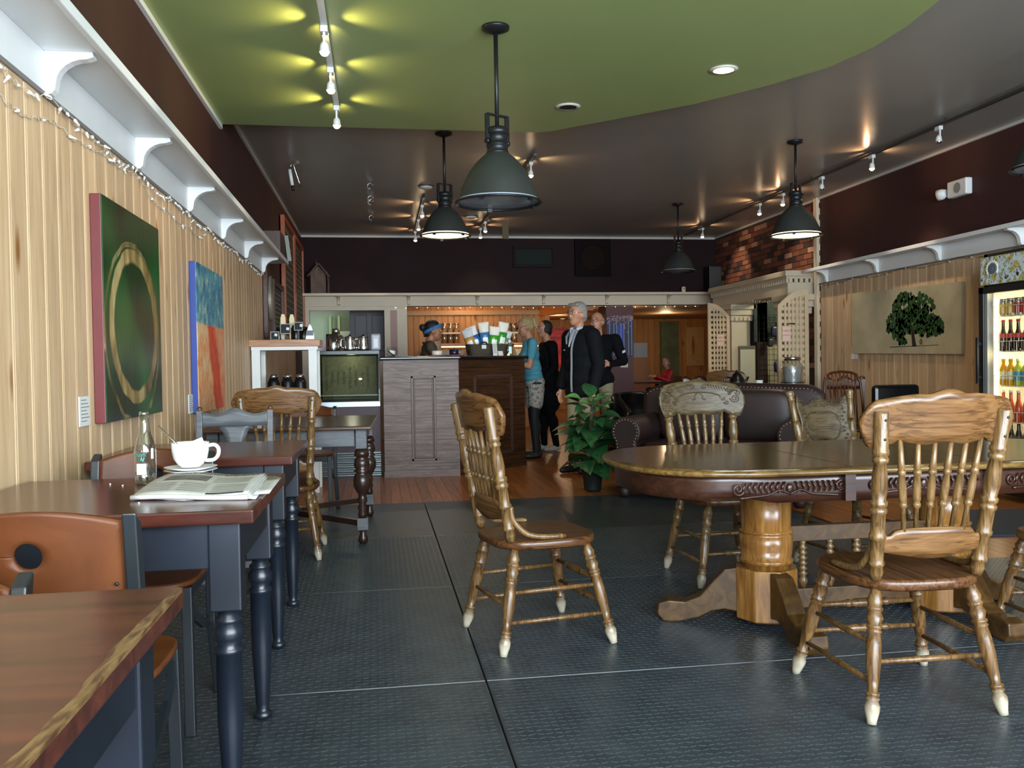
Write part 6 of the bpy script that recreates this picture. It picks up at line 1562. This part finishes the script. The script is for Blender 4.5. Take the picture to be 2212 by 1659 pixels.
# ================================================================ back dining room
bp = empty('birch_painting', (3.775, YB+.02, 1.50), 0, 'dark blue painting of birch trunks on the maroon column', 'painting')
ob('canvas', MB().box(-.21, .215, -.03, 0, -.30, .33), plain('birchblue', '#16224a', .5, var=.6, vscale=6), bp)
mb = MB(); mb2 = MB(); mb3 = MB(); rr3 = random.Random(4)
for x in (-.17, -.10, -.055, .015, .06, .135, .185): mb.box(x-.007, x+.007, -.033, -.0305, -.29, .2+.1*rr3.random())
for i in range(150): mb2.ell((rr3.uniform(-.205, .21), -.031, .33-abs(rr3.gauss(0, .075))), (rr3.uniform(.006, .016), .002, rr3.uniform(.005, .012)), 6, 4)
mb3.box(-.045, .045, -.032, -.0302, -.29, .19)
ob('painted_trunk', mb, plain('bark', '#8a8a98', .6), bp); ob('painted_leaves', mb2, plain('pinkleaf', '#b08a8a', .6), bp); ob('painted_gap', mb3, plain('royal', '#1f3aa8', .5), bp)
tag(ob('price_label', MB().box(3.78, 3.90, YB+.006, YB+.019, 1.02, 1.14), M['cream']), 'pale price card under the birch painting', 'label')
rp = empty('red_painting', (AY(1195, 757, 20.97).x, 20.985, AY(1195, 757, 20.97).z), 0, 'large red striped painting behind the customers', 'painting')
ob('canvas', MB().box(-.36, .36, -.03, 0, -.53, .53), plain('redpaint', '#b81a1a', .45, var=.5, vscale=5), rp)
for i in range(5): ob('painted_band', MB().box(-.36, .36, -.036, -.03, -.51+i*.21, -.36+i*.21), plain('redband%d' % i, ['#a01416', '#cc2222', '#94121a', '#c01c1c', '#e03028'][i], .4, var=.4, vscale=9), rp)
gpn = tag(ob('green_hanging', MB().box(AY(1428, 750, 20.9).x, AY(1466, 750, 20.9).x, 20.9, 20.985, .5, 2.1), plain('greenhang', '#5d6a48', .7, var=.4, vscale=3)), 'tall mottled green wall panel behind the seated girl', 'panel')
lp = empty('leaf_painting', (AY(1497, 750, 20.97).x, 20.985, 1.45), 0, 'cream painting of an orange feather and flowers', 'painting')
ob('canvas', MB().box(-.18, .28, -.03, 0, -.45, .5), plain('creamart', '#c9a468', .6, var=.1), lp); ob('painted_leaf', MB().prism(superell(.04, .24, 1.6), lambda u, v, w_: (u, w_, v+.05), -.034, -.03), plain('orangeleaf', '#a8642a', .6), lp)
tag(ob('cabinet', MB().box(5.12, 5.52, 17.5, 17.95, -.008, 1.2), plain('cab2', '#8a5a2c', .5), bev=.01), 'wooden cabinet with grey screen beside the maroon column', 'cabinet')
tag(ob('screen', MB().box(5.14, 5.50, 17.6, 17.63, 1.2, 1.50), plain('greyscreen', '#8a8e92', .4)), 'pale grey screen on the wooden cabinet', 'screen')
dt = empty('dining_table', (4.66, 15.3, 0), 0, 'dark table in the back room before the girl in red', 'table')
ob('table_top', MB().box(-.35, .45, -.4, .4, .72, .76), M['mahog'], dt)
for sx in (-.3, .4):
    for sy in (-.35, .35): ob('leg', MB().box(sx-.03, sx+.03, sy-.03, sy+.03, -.008, .72), M['mahog'], dt)
kc = empty('kitchen_chair', (5.17, 15.35, 0), math.pi/2, 'dark wooden chair the girl in red sits on', 'chair')
ob('seat', MB().slab(superell(.2, .2, 4), .51, .54, .006), M['mahog'], kc); ob('backrest', MB().box(-.19, .19, -.2, -.18, .55, .84), M['mahog'], kc)
for sx in (-.17, .17):
    ob('leg', MB().box(sx-.018, sx+.018, .15, .186, -.008, .51), M['mahog'], kc); ob('back_post', MB().box(sx-.018, sx+.018, -.2, -.165, -.008, .84), M['mahog'], kc)
sd = empty('side_table', (3.55, 16.6, 0), 0, 'red-brown side table with a decorated pillar lamp', 'table')
ob('table_top', MB().box(-.35, .35, -.3, .3, .70, .74), plain('redtable', '#7a2c1a', .4), sd)
for sx in (-.3, .3):
    for sy in (-.25, .25): ob('leg', MB().box(sx-.03, sx+.03, sy-.03, sy+.03, -.008, .70), plain('redtable2', '#6a2616', .4), sd)
sv = empty('surfboard_sign', (3.62, 16.35, .745), 0, 'upright teal board with pale ornaments behind the man in the dark jacket', 'sign')
ob('board', MB().prism(superell(.085, .42, 3), lambda u, v, w_: (u, w_, v+.42), -.015, .015), plain('tealboard', '#3a6a62', .5), sv)
for i, z in enumerate((.75, .55, .38)): ob('ornament', MB().prism(superell(.05, .06, 2), lambda u, v, w_: (u, w_, v+z), -.02, -.015), plain('orn%d' % i, ['#4f86b0', '#c9b68a', '#b8a070'][i], .5), sv)
point('dining_lamp', (4.6, 16.3, 2.0), 8, (1, .66, .36), .1)
point('dining_lamp', (6.2, 18.5, 2.0), 9, (1, .70, .4), .1)
point('dining_lamp', (3.9, 19, 2.0), 7, (1, .70, .4), .1)
for i, (x, y) in enumerate(((G(1215, 688, 2.16).x, G(1215, 688, 2.16).y), (G(1275, 666, 2.16).x, G(1275, 666, 2.16).y))): can_light(['far lit round light in the low servery ceiling', 'near lit round light in the low servery ceiling'][i], x, y, 2.16, True)
point('alcove_lamp', (6.1, 11.0, 2.2), 26, (1, .9, .7), .1)
# ================================================================ people
import numpy as np
def cap(mb, p0, r0, p1, r1):
    p0, p1 = Vector(p0), Vector(p1)
    mb.lathe([(0, r0), (1, r1)], p0, p1, 16); mb.ell(p0, (r0,)*3, 14, 9); mb.ell(p1, (r1,)*3, 14, 9)
def flesh(name, prims, mats, voxel=.009, smooth=5, parent=None):
    """one continuous surface from overlapping capsules ('c', mi, p0, r0, p1, r1) and ellipsoids ('e', mi, c, r[, rot])"""
    mb = MB()
    for p in prims:
        if p[0] == 'c': cap(mb, p[2], p[3], p[4], p[5])
        else: mb.ell(p[2], p[3], 20, 13, p[4] if len(p) > 4 else None)
    o = bpy.data.objects.new('t', mb.mesh('t')); COL.objects.link(o)
    m = o.modifiers.new('r', 'REMESH'); m.mode = 'VOXEL'; m.voxel_size = voxel; m.use_smooth_shade = True
    s = o.modifiers.new('s', 'SMOOTH'); s.factor = .5; s.iterations = smooth
    bpy.context.view_layer.update()
    me = bpy.data.meshes.new_from_object(o.evaluated_get(bpy.context.evaluated_depsgraph_get()))
    bpy.data.objects.remove(o)
    me.materials.clear()
    for q in mats: me.materials.append(q)
    n = len(me.polygons); c = np.zeros(n*3); me.polygons.foreach_get('center', c); c = c.reshape(-1, 3)
    best = np.full(n, 1e9); mi = np.zeros(n, int)
    for p in prims:
        if p[0] == 'c':
            a, b_ = np.array(p[2], float), np.array(p[4], float); d = b_-a
            t = np.clip((c-a) @ d/(d @ d), 0, 1); ds = np.linalg.norm(c-a-t[:, None]*d, axis=1)-(p[3]+(p[5]-p[3])*t)
        else:
            q = c-np.array(p[2], float)
            if len(p) > 4: q = q @ np.array(Euler(p[4]).to_matrix())
            r = np.array(p[3], float); ds = (np.linalg.norm(q/r, axis=1)-1)*r.min()
        k_ = ds < best; best[k_] = ds[k_]; mi[k_] = p[1]
    me.polygons.foreach_set('material_index', mi.astype(np.int32)); me.polygons.foreach_set('use_smooth', [True]*n); me.update()
    return ob(name, me, None, parent)
V3 = lambda *a: Vector(a)
skin1 = plain('skin_fair', '#b98468', .5, var=.08, vscale=30); skin2 = plain('skin_tan', '#9a6648', .5, var=.08, vscale=30)
def headprims(c, tilt, s=1.0, mi=0):
    """c centre of the skull, tilt rotation (face +y)"""
    R_ = Euler(tilt).to_matrix(); T = lambda x, y, z: tuple(Vector(c)+R_ @ (Vector((x, y, z))*s))
    e = lambda ctr, r: ('e', mi, T(*ctr), tuple(q*s for q in r), tilt)
    return [e((0, 0, .01), (.074, .094, .098)), e((0, .035, -.05), (.060, .060, .07)), e((0, .062, -.092), (.03, .028, .024)), e((0, .095, -.028), (.012, .018, .013)),
            ('c', mi, T(0, .086, .012), .009*s, T(0, .104, -.026), .011*s), e((0, .082, .028), (.05, .016, .012)), e((.076, -.005, -.02), (.010, .018, .028)), e((-.076, -.005, -.02), (.010, .018, .028)),
            e((0, .084, -.062), (.024, .014, .011)), e((.042, .06, -.03), (.024, .025, .022)), e((-.042, .06, -.03), (.024, .025, .022))], T
def handprims(w_, d, side, mi=0, s=1.0):
    """hand from wrist w_ pointing along d, thumb on 'side' vector"""
    w_, d, sd = Vector(w_), Vector(d).normalized(), Vector(side).normalized(); nrm_ = d.cross(sd)
    P = [('c', mi, tuple(w_), .024*s, tuple(w_+d*.075*s), .026*s), ('c', mi, tuple(w_+d*.05*s+sd*.02*s), .016*s, tuple(w_+d*.075*s-sd*.024*s), .016*s)]
    for i, L_ in enumerate((.070, .080, .075, .058)):
        b_ = w_+d*.082*s+sd*(.027-.018*i)*s; k_ = b_+d*L_*.5*s-nrm_*.006*s; t_ = k_+(d*.8-nrm_*.6).normalized()*L_*.5*s
        P += [('c', mi, tuple(b_), .0092*s, tuple(k_), .0088*s), ('c', mi, tuple(k_), .0088*s, tuple(t_), .0075*s)]
    b_ = w_+d*.03*s+sd*.026*s; k_ = b_+(d*.6+sd*.7)*.035*s; P += [('c', mi, tuple(b_), .011*s, tuple(k_), .0095*s), ('c', mi, tuple(k_), .0095*s, tuple(k_+d*.028*s), .008*s)]
    return P
def face_parts(root, T, s=1., eyec='#2a2018', lip='#8a4c42'):
    ew = plain('eyewhite', '#c8c2ba', .3); ec = plain('iris', eyec, .2); lp_ = plain('lips', lip, .5); br = plain('brow', '#4a3a2c', .8)
    for sx in (-1, 1):
        ob('eye', MB().ell(T(sx*.030, .083, .006), (.012*s, .008*s, .008*s), 10, 6), ew, root); ob('iris', MB().ell(T(sx*.030, .0895, .006), (.0055*s, .004*s, .0055*s), 8, 5), ec, root)
        ob('eyebrow', MB().tube([T(sx*.015, .096, .028), T(sx*.032, .093, .034), T(sx*.05, .080, .028)], [.003*s, .004*s, .002*s], 6), br, root)
    ob('lips', MB().tube([T(-.022, .088, -.062), T(-.008, .0985, -.058), T(0, .0985, -.060), T(.008, .0985, -.058), T(.022, .088, -.062)], [.002*s, .0045*s, .0045*s, .0045*s, .002*s], 6), lp_, root)
def glasses(root, T, s=1., mat=None):
    mat = mat or M['blackmetal']; g_ = MB()
    for sx in (-1, 1):
        g_.tube([T(sx*.031+.021*math.cos(t), .103, .004+.016*math.sin(t)) for t in [i*math.pi/8 for i in range(16)]], .0022*s, 5, closed=True)
        g_.tube([T(sx*.052, .100, .008), T(sx*.074, .06, .01), T(sx*.078, -.005, .005)], .0022*s, 5)
    g_.tube([T(-.01, .104, .006), T(.01, .104, .006)], .0022*s, 5); ob('glasses', g_, mat, root)
def legs(s, mt, ms, spread=.0, stride=0., zbot=None):
    P = []
    for sx in (-1, 1):
        st_ = stride*sx
        hip, kn, an = V3(sx*.088, 0, .90)*s, V3(sx*(.095+spread), .02+st_*.5, .49)*s, V3(sx*(.10+spread), -.02+st_, .085)*s
        P += [('c', mt, tuple(hip), .092*s, tuple(kn), .060*s), ('c', mt, tuple(kn), .060*s, tuple(an), .044*s), ('e', mt, tuple(kn.lerp(an, .3)+V3(0, -.02, 0)*s), (.055*s, .06*s, .12*s)),
              ('c', ms, tuple(an+V3(0, -.02, -.04)*s), .042*s, tuple(an+V3(sx*.01, .15, -.05)*s), .034*s), ('e', ms, tuple(an+V3(sx*.005, .06, -.052)*s), (.045*s, .13*s, .032*s))]
    return P
def torso(s, mi, mt, fem=False, lean=0.):
    sh = .175 if fem else .195; L_ = lambda z: lean*max(0, z-.9)
    e = lambda x, y, z, r, m_=mi: ('e', m_, (x*s, (y+L_(z))*s, z*s), tuple(q*s for q in r))
    P = [e(0, 0, .93, (.165, .115, .12), mt), e(0, 0, 1.02, (.155 if not fem else .145, .11, .12)), e(0, .0, 1.13, (.15 if not fem else .13, .105, .14)), e(0, .01, 1.27, (.172 if not fem else .155, .118, .15)), e(0, -.005, 1.38, (.16 if not fem else .14, .095, .09)),
         ('c', mi, (-sh*s, (L_(1.42)-.01)*s, 1.415*s), .058*s, (sh*s, (L_(1.42)-.01)*s, 1.415*s), .058*s)]
    if fem: P += [e(.065, .10, 1.25, (.055, .05, .055)), e(-.065, .10, 1.25, (.055, .05, .055))]
    return P
def arm(s, side, sh, el, wr, hand, thumb, msl, mhand, short=False, r=1.):
    sh, el, wr = [Vector(q)*s for q in (sh, el, wr)]
    P = [('c', msl, tuple(sh), .058*s*r, tuple(el), .043*s*r)]
    if short: P = [('c', msl, tuple(sh), .060*s, tuple(sh.lerp(el, .55)), .056*s), ('c', mhand, tuple(sh.lerp(el, .5)), .044*s, tuple(el), .038*s)]
    P += [('c', mhand if short else msl, tuple(el), .042*s*r if not short else .037*s, tuple(wr), .026*s*(r if not short else 1))]
    return P+handprims(wr, hand, thumb, mhand, s)
def neck(s, mi, c, lean=0.): return [('c', mi, (0, (lean*.5-.01)*s, 1.42*s), .056*s, tuple(Vector(c)+V3(0, -.01, -.06)), .050*s)]
khaki = plain('khaki', '#8d8268', .8, var=.08, vscale=20); blackcloth = plain('blackcloth', '#0b0c10', .9, 0, .15, var=.2, vscale=14)
shoe = plain('shoe', '#17181a', .5); shoew = plain('shoewhite', '#b8b4b0', .5)
def person(label, loc, rz): return empty('person', loc, rz, label, 'person')
# --- man in the dark jacket
pm_ = person('grey-haired man in glasses and open dark jacket, looking left', (2.0, 8.62, -.008), math.radians(114)); s = .97
hc = V3(0, .03, 1.64)*s; hp, T = headprims(hc, (0, 0, .12), s*1.04)
shirt = plain('shirt_white', '#b9c0d0', .7)
P = hp+neck(s, 0, hc)+torso(s, 1, 2)+legs(s, 2, 3, .01, .03)
for sx in (-1, 1): P += arm(s, sx, (sx*.205, -.01, 1.41), (sx*.265, -.03, 1.12), (sx*.275, .05, .87), (sx*.02, .12, -1), (0, 1, .1), 1, 0)
ob_ = flesh('body', P, [skin1, shirt, khaki, shoe], .009, 5, pm_); face_parts(pm_, T, s); glasses(pm_, T, s, M['chrome'])
J = []
for z, r in ((.84, (.215, .155, .10)), (.97, (.21, .152, .14)), (1.12, (.20, .145, .15)), (1.27, (.21, .15, .16)), (1.38, (.19, .125, .09))): J.append(('e', 0, (0, -.012*s, z*s), tuple(q*s for q in r)))
J.append(('c', 0, (-.2*s, -.015*s, 1.415*s), .076*s, (.2*s, -.015*s, 1.415*s), .076*s))
for sx in (-1, 1):
    a, b_, c = V3(sx*.205, -.01, 1.41)*s, V3(sx*.268, -.03, 1.12)*s, V3(sx*.276, .04, .905)*s
    J += [('c', 0, tuple(a), .080*s, tuple(b_), .066*s), ('c', 0, tuple(b_), .066*s, tuple(c), .056*s)]
J += [('c', 0, (-.075*s, -.02*s, 1.47*s), .05*s, (.075*s, -.02*s, 1.47*s), .05*s), ('c', 0, (-.08*s, -.08*s, 1.47*s), .05*s, (.08*s, -.08*s, 1.47*s), .05*s)]
jk = flesh('jacket', J, [plain('jacket', '#0d0f14', .85, 0, .2, var=.2, vscale=10)], .011, 4, pm_)
lining = plain('lining', '#7d8384', .6)
ob('zip_facing', MB().tube([V3(-.075, .085, 1.47)*s, V3(-.06, .118, 1.40)*s, V3(-.055, .150, 1.28)*s, V3(-.05, .150, 1.12)*s, V3(-.05, .156, .95)*s, V3(-.05, .152, .84)*s], [.012, .013, .012, .012, .012, .012], 6), lining, jk)
ob('collar_lining', MB().tube([V3(.085, .06, 1.47)*s, V3(.085, .11, 1.40)*s, V3(.03, .150, 1.33)*s], [.012, .014, .008], 6), lining, jk)
def fn(u, v):
    z = 1.30+.18*v; hw_ = .006+.055*v; x = (u-.5)*2*hw_-.01
    return Vector((x, .158-.07*v**1.5-.02*abs(u-.5), z))*s
ob('shirt_front', MB().grid(fn, 6, 8), shirt, pm_)
for sx in (-1, 1): ob('shirt_collar', MB().tube([V3(sx*.065, .0, 1.50)*s, V3(sx*.058, .07, 1.485)*s, V3(sx*.028, .098, 1.44)*s], [.014, .018, .006], 6), shirt, pm_)
ob('emblem', MB().box(-.02, .02, -.002, .002, -.006, .006), plain('emb', '#a8acb0', .5), jk, V3(.08, .146, 1.27)*s, (0, 0, -.3))
greyhair = plain('greyhair', '#8a8884', .7, var=.3, vscale=60, bmp=.5, bscale=120)
H_ = [('e', 0, T(0, -.022, .035), (.082*s, .095*s, .092*s)), ('e', 0, T(0, -.06, -.02), (.074*s, .05*s, .075*s)), ('c', 0, T(-.05, .05, .085), .022*s, T(.05, .05, .085), .022*s)]
for sx in (-1, 1): H_.append(('e', 0, T(sx*.068, -.025, -.005), (.016*s, .04*s, .05*s)))
flesh('hair', H_, [greyhair], .007, 3, pm_)
# --- man behind him
pq = person('balding man in a black jacket standing behind the grey-haired man', (2.53, 9.98, -.008), math.radians(150)); s = .965
hc = V3(0, .03, 1.64)*s; hp, T = headprims(hc, (0, 0, -.1), s)
P = hp+neck(s, 0, hc)+torso(s, 1, 2)+legs(s, 2, 3, .01)
P += arm(s, -1, (-.205, -.01, 1.41), (-.30, -.03, 1.16), (-.20, .18, 1.12), (.8, .6, 0), (0, 0, 1), 1, 0, r=1.35)+arm(s, 1, (.205, -.01, 1.41), (.27, -.03, 1.13), (.27, .05, .88), (0, .1, -1), (0, 1, 0), 1, 0, r=1.35)
flesh('body', P, [skin1, blackcloth, khaki, shoe], .009, 5, pq); face_parts(pq, T, s); glasses(pq, T, s, plain('redspec', '#7a2018', .4))
flesh('jacket', [('e', 0, (0, 0, .95*s), (.195*s, .14*s, .13*s)), ('e', 0, (0, 0, 1.15*s), (.18*s, .135*s, .18*s)), ('e', 0, (0, 0, 1.32*s), (.19*s, .13*s, .14*s)), ('c', 0, (-.19*s, -.01*s, 1.41*s), .072*s, (.19*s, -.01*s, 1.41*s), .072*s)], [blackcloth], .011, 3, pq)
flesh('hair', [('e', 0, T(0, -.05, .0), (.078*s, .06*s, .07*s)), ('e', 0, T(.066, -.03, .0), (.014*s, .05*s, .04*s)), ('e', 0, T(-.066, -.03, .0), (.014*s, .05*s, .04*s))], [greyhair], .007, 3, pq)
ob('sleeve_patch', MB().box(-.028, .028, -.002, .002, -.014, .014), M['white'], pq, V3(-.318, .02, 1.27)*s, (0, .3, 1.2))
# --- blonde customer
pbd = person('blonde woman in turquoise shirt leaning on the counter', (1.82, 10.22, -.008), math.radians(92)); s = .95
hc = V3(0, .11, 1.62)*s; hp, T = headprims(hc, (-.28, 0, .0), s)
turq = plain('turquoise', '#4f9bb0', .75, var=.1, vscale=10); legg = plain('leggings', '#15171c', .7)
floral = plain('floral', '#a8a294', .8); nt = floral.node_tree; b = nt.nodes['Principled BSDF']
v = coords(nt); vo = N(nt, 'TexVoronoi'); vo.inputs['Scale'].default_value = 22; nt.links.new(v, vo.inputs['Vector']); nt.links.new(ramp(nt, vo.outputs['Distance'], [(.15, '#b06a48'), (.35, '#9aa2a0'), (.55, '#c2bcae'), (.75, '#6d7a80')]), b.inputs['Base Color'])
P = hp+[('c', 0, (0, .04*s, 1.42*s), .05*s, tuple(hc+V3(0, -.02, -.05)), .046*s)]+torso(s, 1, 2, True, .12)+legs(s, 2, 3, .0, -.03)
P += arm(s, -1, (-.175, .05, 1.40), (-.20, .10, 1.13), (-.14, .34, 1.20), (.1, 1, .2), (0, 0, 1), 1, 0, True)+arm(s, 1, (.175, .05, 1.40), (.20, .10, 1.13), (.12, .34, 1.24), (-.1, 1, .3), (0, 0, 1), 1, 0, True)
flesh('body', P, [skin1, turq, legg, shoe], .009, 5, pbd); face_parts(pbd, T, s); glasses(pbd, T, s)
flesh('shorts', [('e', 0, (0, .0, .93*s), (.172*s, .125*s, .11*s)), ('c', 0, (-.088*s, 0, .86*s), .105*s, (-.092*s, .01*s, .68*s), .092*s), ('c', 0, (.088*s, 0, .86*s), .105*s, (.092*s, .01*s, .68*s), .092*s)], [floral], .01, 3, pbd)
flesh('shirt_hem', [('e', 0, (0, .02*s, .99*s), (.168*s, .125*s, .085*s)), ('e', 0, (0, .03*s, 1.10*s), (.15*s, .118*s, .1*s))], [turq], .01, 3, pbd)
blond = plain('blond', '#a89468', .7, var=.3, vscale=50, bmp=.5, bscale=120)
flesh('hair', [('e', 0, T(0, -.025, .03), (.083*s, .092*s, .09*s)), ('e', 0, T(0, -.10, .04), (.04*s, .035*s, .045*s)), ('c', 0, T(0, -.12, .05), .035*s, T(0, -.14, -.06), .018*s), ('e', 0, T(0, -.055, -.02), (.07*s, .05*s, .06*s))], [blond], .007, 3, pbd)
# --- woman in black
pbk = person('woman in a long black coat behind the blonde woman', (2.13, 11.0, -.008), math.radians(98)); s = .945
hc = V3(0, .04, 1.63)*s; hp, T = headprims(hc, (0, 0, .25), s)
P = hp+neck(s, 0, hc)+torso(s, 1, 1, True)+legs(s, 1, 2, .0, .05)
for sx in (-1, 1): P += arm(s, sx, (sx*.18, -.01, 1.40), (sx*.23, -.02, 1.12), (sx*.2, .12, .95), (0, .5, -.8), (0, 1, .2), 1, 0, r=1.2)
flesh('body', P, [skin1, blackcloth, shoew], .009, 5, pbk); face_parts(pbk, T, s)
flesh('coat', [('e', 0, (0, 0, .72*s), (.21*s, .17*s, .24*s)), ('e', 0, (0, 0, .98*s), (.195*s, .16*s, .2*s)), ('e', 0, (0, 0, 1.25*s), (.175*s, .135*s, .2*s)), ('c', 0, (-.16*s, 0, 1.40*s), .07*s, (.16*s, 0, 1.40*s), .07*s)], [blackcloth], .011, 3, pbk)
flesh('hair', [('e', 0, T(0, -.022, .03), (.084*s, .096*s, .092*s)), ('e', 0, T(0, -.055, -.03), (.078*s, .055*s, .07*s)), ('e', 0, T(.07, 0, -.01), (.016*s, .05*s, .05*s)), ('e', 0, T(-.07, 0, -.01), (.016*s, .05*s, .05*s))], [plain('blackhair', '#14100e', .6, bmp=.5, bscale=120)], .007, 3, pbk)
# --- barista
pba = person('dark-haired barista with a blue headband behind the counter', (.53, 9.78, -.008), math.radians(-88)); s = .93
hc = V3(0, .10, 1.60)*s; hp, T = headprims(hc, (-.12, 0, -.12), s)
olive = plain('olive', '#3c3226', .8, var=.1)
P = hp+[('c', 0, (0, .03*s, 1.42*s), .05*s, tuple(hc+V3(0, -.02, -.05)), .046*s)]+torso(s, 1, 2, True, .10)+legs(s, 2, 3)
P += arm(s, -1, (-.175, .04, 1.39), (-.19, .20, 1.20), (-.10, .40, 1.22), (.2, 1, 0), (1, 0, .3), 1, 0)+arm(s, 1, (.175, .04, 1.39), (.20, .18, 1.19), (.05, .42, 1.24), (-.4, 1, 0), (-1, 0, .3), 1, 0)
flesh('body', P, [skin2, olive, blackcloth, shoe], .009, 5, pba); face_parts(pba, T, s)
dh = plain('darkhair', '#0f0c0b', .6, bmp=.5, bscale=120)
flesh('hair', [('e', 0, T(0, -.022, .032), (.084*s, .098*s, .094*s)), ('e', 0, T(0, -.135, .02), (.045*s, .04*s, .045*s)), ('e', 0, T(0, -.06, -.035), (.06*s, .045*s, .06*s)), ('c', 0, T(0, -.11, -.03), .02*s, T(0, -.10, -.09), .008*s)], [dh], .007, 3, pba)
def fn(u, v):
    a = 2*math.pi*u; w_ = (v-.5)*.042
    c, q = .0885*math.cos(a), .104*math.sin(a)
    p = T(c, q-.012, .016+.058*math.sin(a)+w_); p2 = T(c*.9, (q)*.9-.012, .016+.058*math.sin(a)+w_)
    return (Vector(p), Vector(p2))
ob('headband', MB().grid(fn, 36, 3, True), plain('headband', '#3a6a9c', .8, var=.1), pba)
ob('neckline', MB().tube([V3(-.06, .02, 1.44)*s, V3(-.05, .09, 1.42)*s, V3(0, .12, 1.40)*s, V3(.05, .09, 1.42)*s, V3(.06, .02, 1.44)*s, V3(0, -.03, 1.455)*s], .012, 6, closed=True), plain('neckl', '#2a2440', .8), pba)
# --- seated girl
pg = person('girl in a red jacket seated at the back room table, looking over', (5.17, 15.35, -.008), math.radians(95)); s = .70
b0 = .30   # lifts the pelvis to the seat
hc = V3(0, .04, (1.64-.30)*s+.04)
hz = lambda x, y, z: (x*s, y*s, (z-.92)*s+.60)
hc = Vector(hz(0, .05, 1.63)); hp, T = headprims(hc, (0, 0, .9), s*1.12)
redj = plain('redjacket', '#b01a20', .55, var=.1)
P = hp+[('c', 0, hz(0, 0, 1.42), .045*s, tuple(hc+V3(0, -.01, -.05)), .045*s)]
for z, r in ((.95, (.16, .12, .11)), (1.1, (.15, .11, .14)), (1.27, (.165, .12, .15)), (1.38, (.15, .095, .08))): P.append(('e', 1, hz(0, 0, z), tuple(q*s for q in r)))
P.append(('c', 1, hz(-.17, 0, 1.40), .06*s, hz(.17, 0, 1.40), .06*s))
for sx in (-1, 1):
    P += [('c', 1, hz(sx*.19, 0, 1.39), .06*s, hz(sx*.24, .10, 1.16), .05*s), ('c', 1, hz(sx*.24, .10, 1.16), .05*s, hz(sx*.16, .36, 1.28), .036*s)]+handprims(hz(sx*.16, .36, 1.28), (-sx*.3, 1, 0), (0, 0, 1), 0, s)
    kn = hz(sx*.10, .50, .93); an = (sx*.07, .34, .09)
    P += [('c', 2, hz(sx*.09, .02, .94), .09*s, kn, .065*s), ('c', 2, kn, .06*s, an, .045*s), ('c', 3, (an[0], an[1]-.01, .045), .035*s, (an[0], an[1]+.1, .035), .03*s)]
flesh('body', P, [skin1, redj, legg, shoe], .010, 4, pg); face_parts(pg, T, s)
flesh('hair', [('e', 0, T(0, -.025, .03), (.088*s*1.12, .098*s*1.12, .098*s*1.12)), ('c', 0, T(.065, -.03, .0), .035*s, T(.075, -.03, -.16), .03*s), ('c', 0, T(-.065, -.03, .0), .035*s, T(-.075, -.03, -.16), .03*s), ('c', 0, T(0, -.075, .0), .05*s, T(0, -.08, -.16), .04*s)], [plain('brownblond', '#6d4a30', .7, var=.3, vscale=50)], .008, 3, pg)
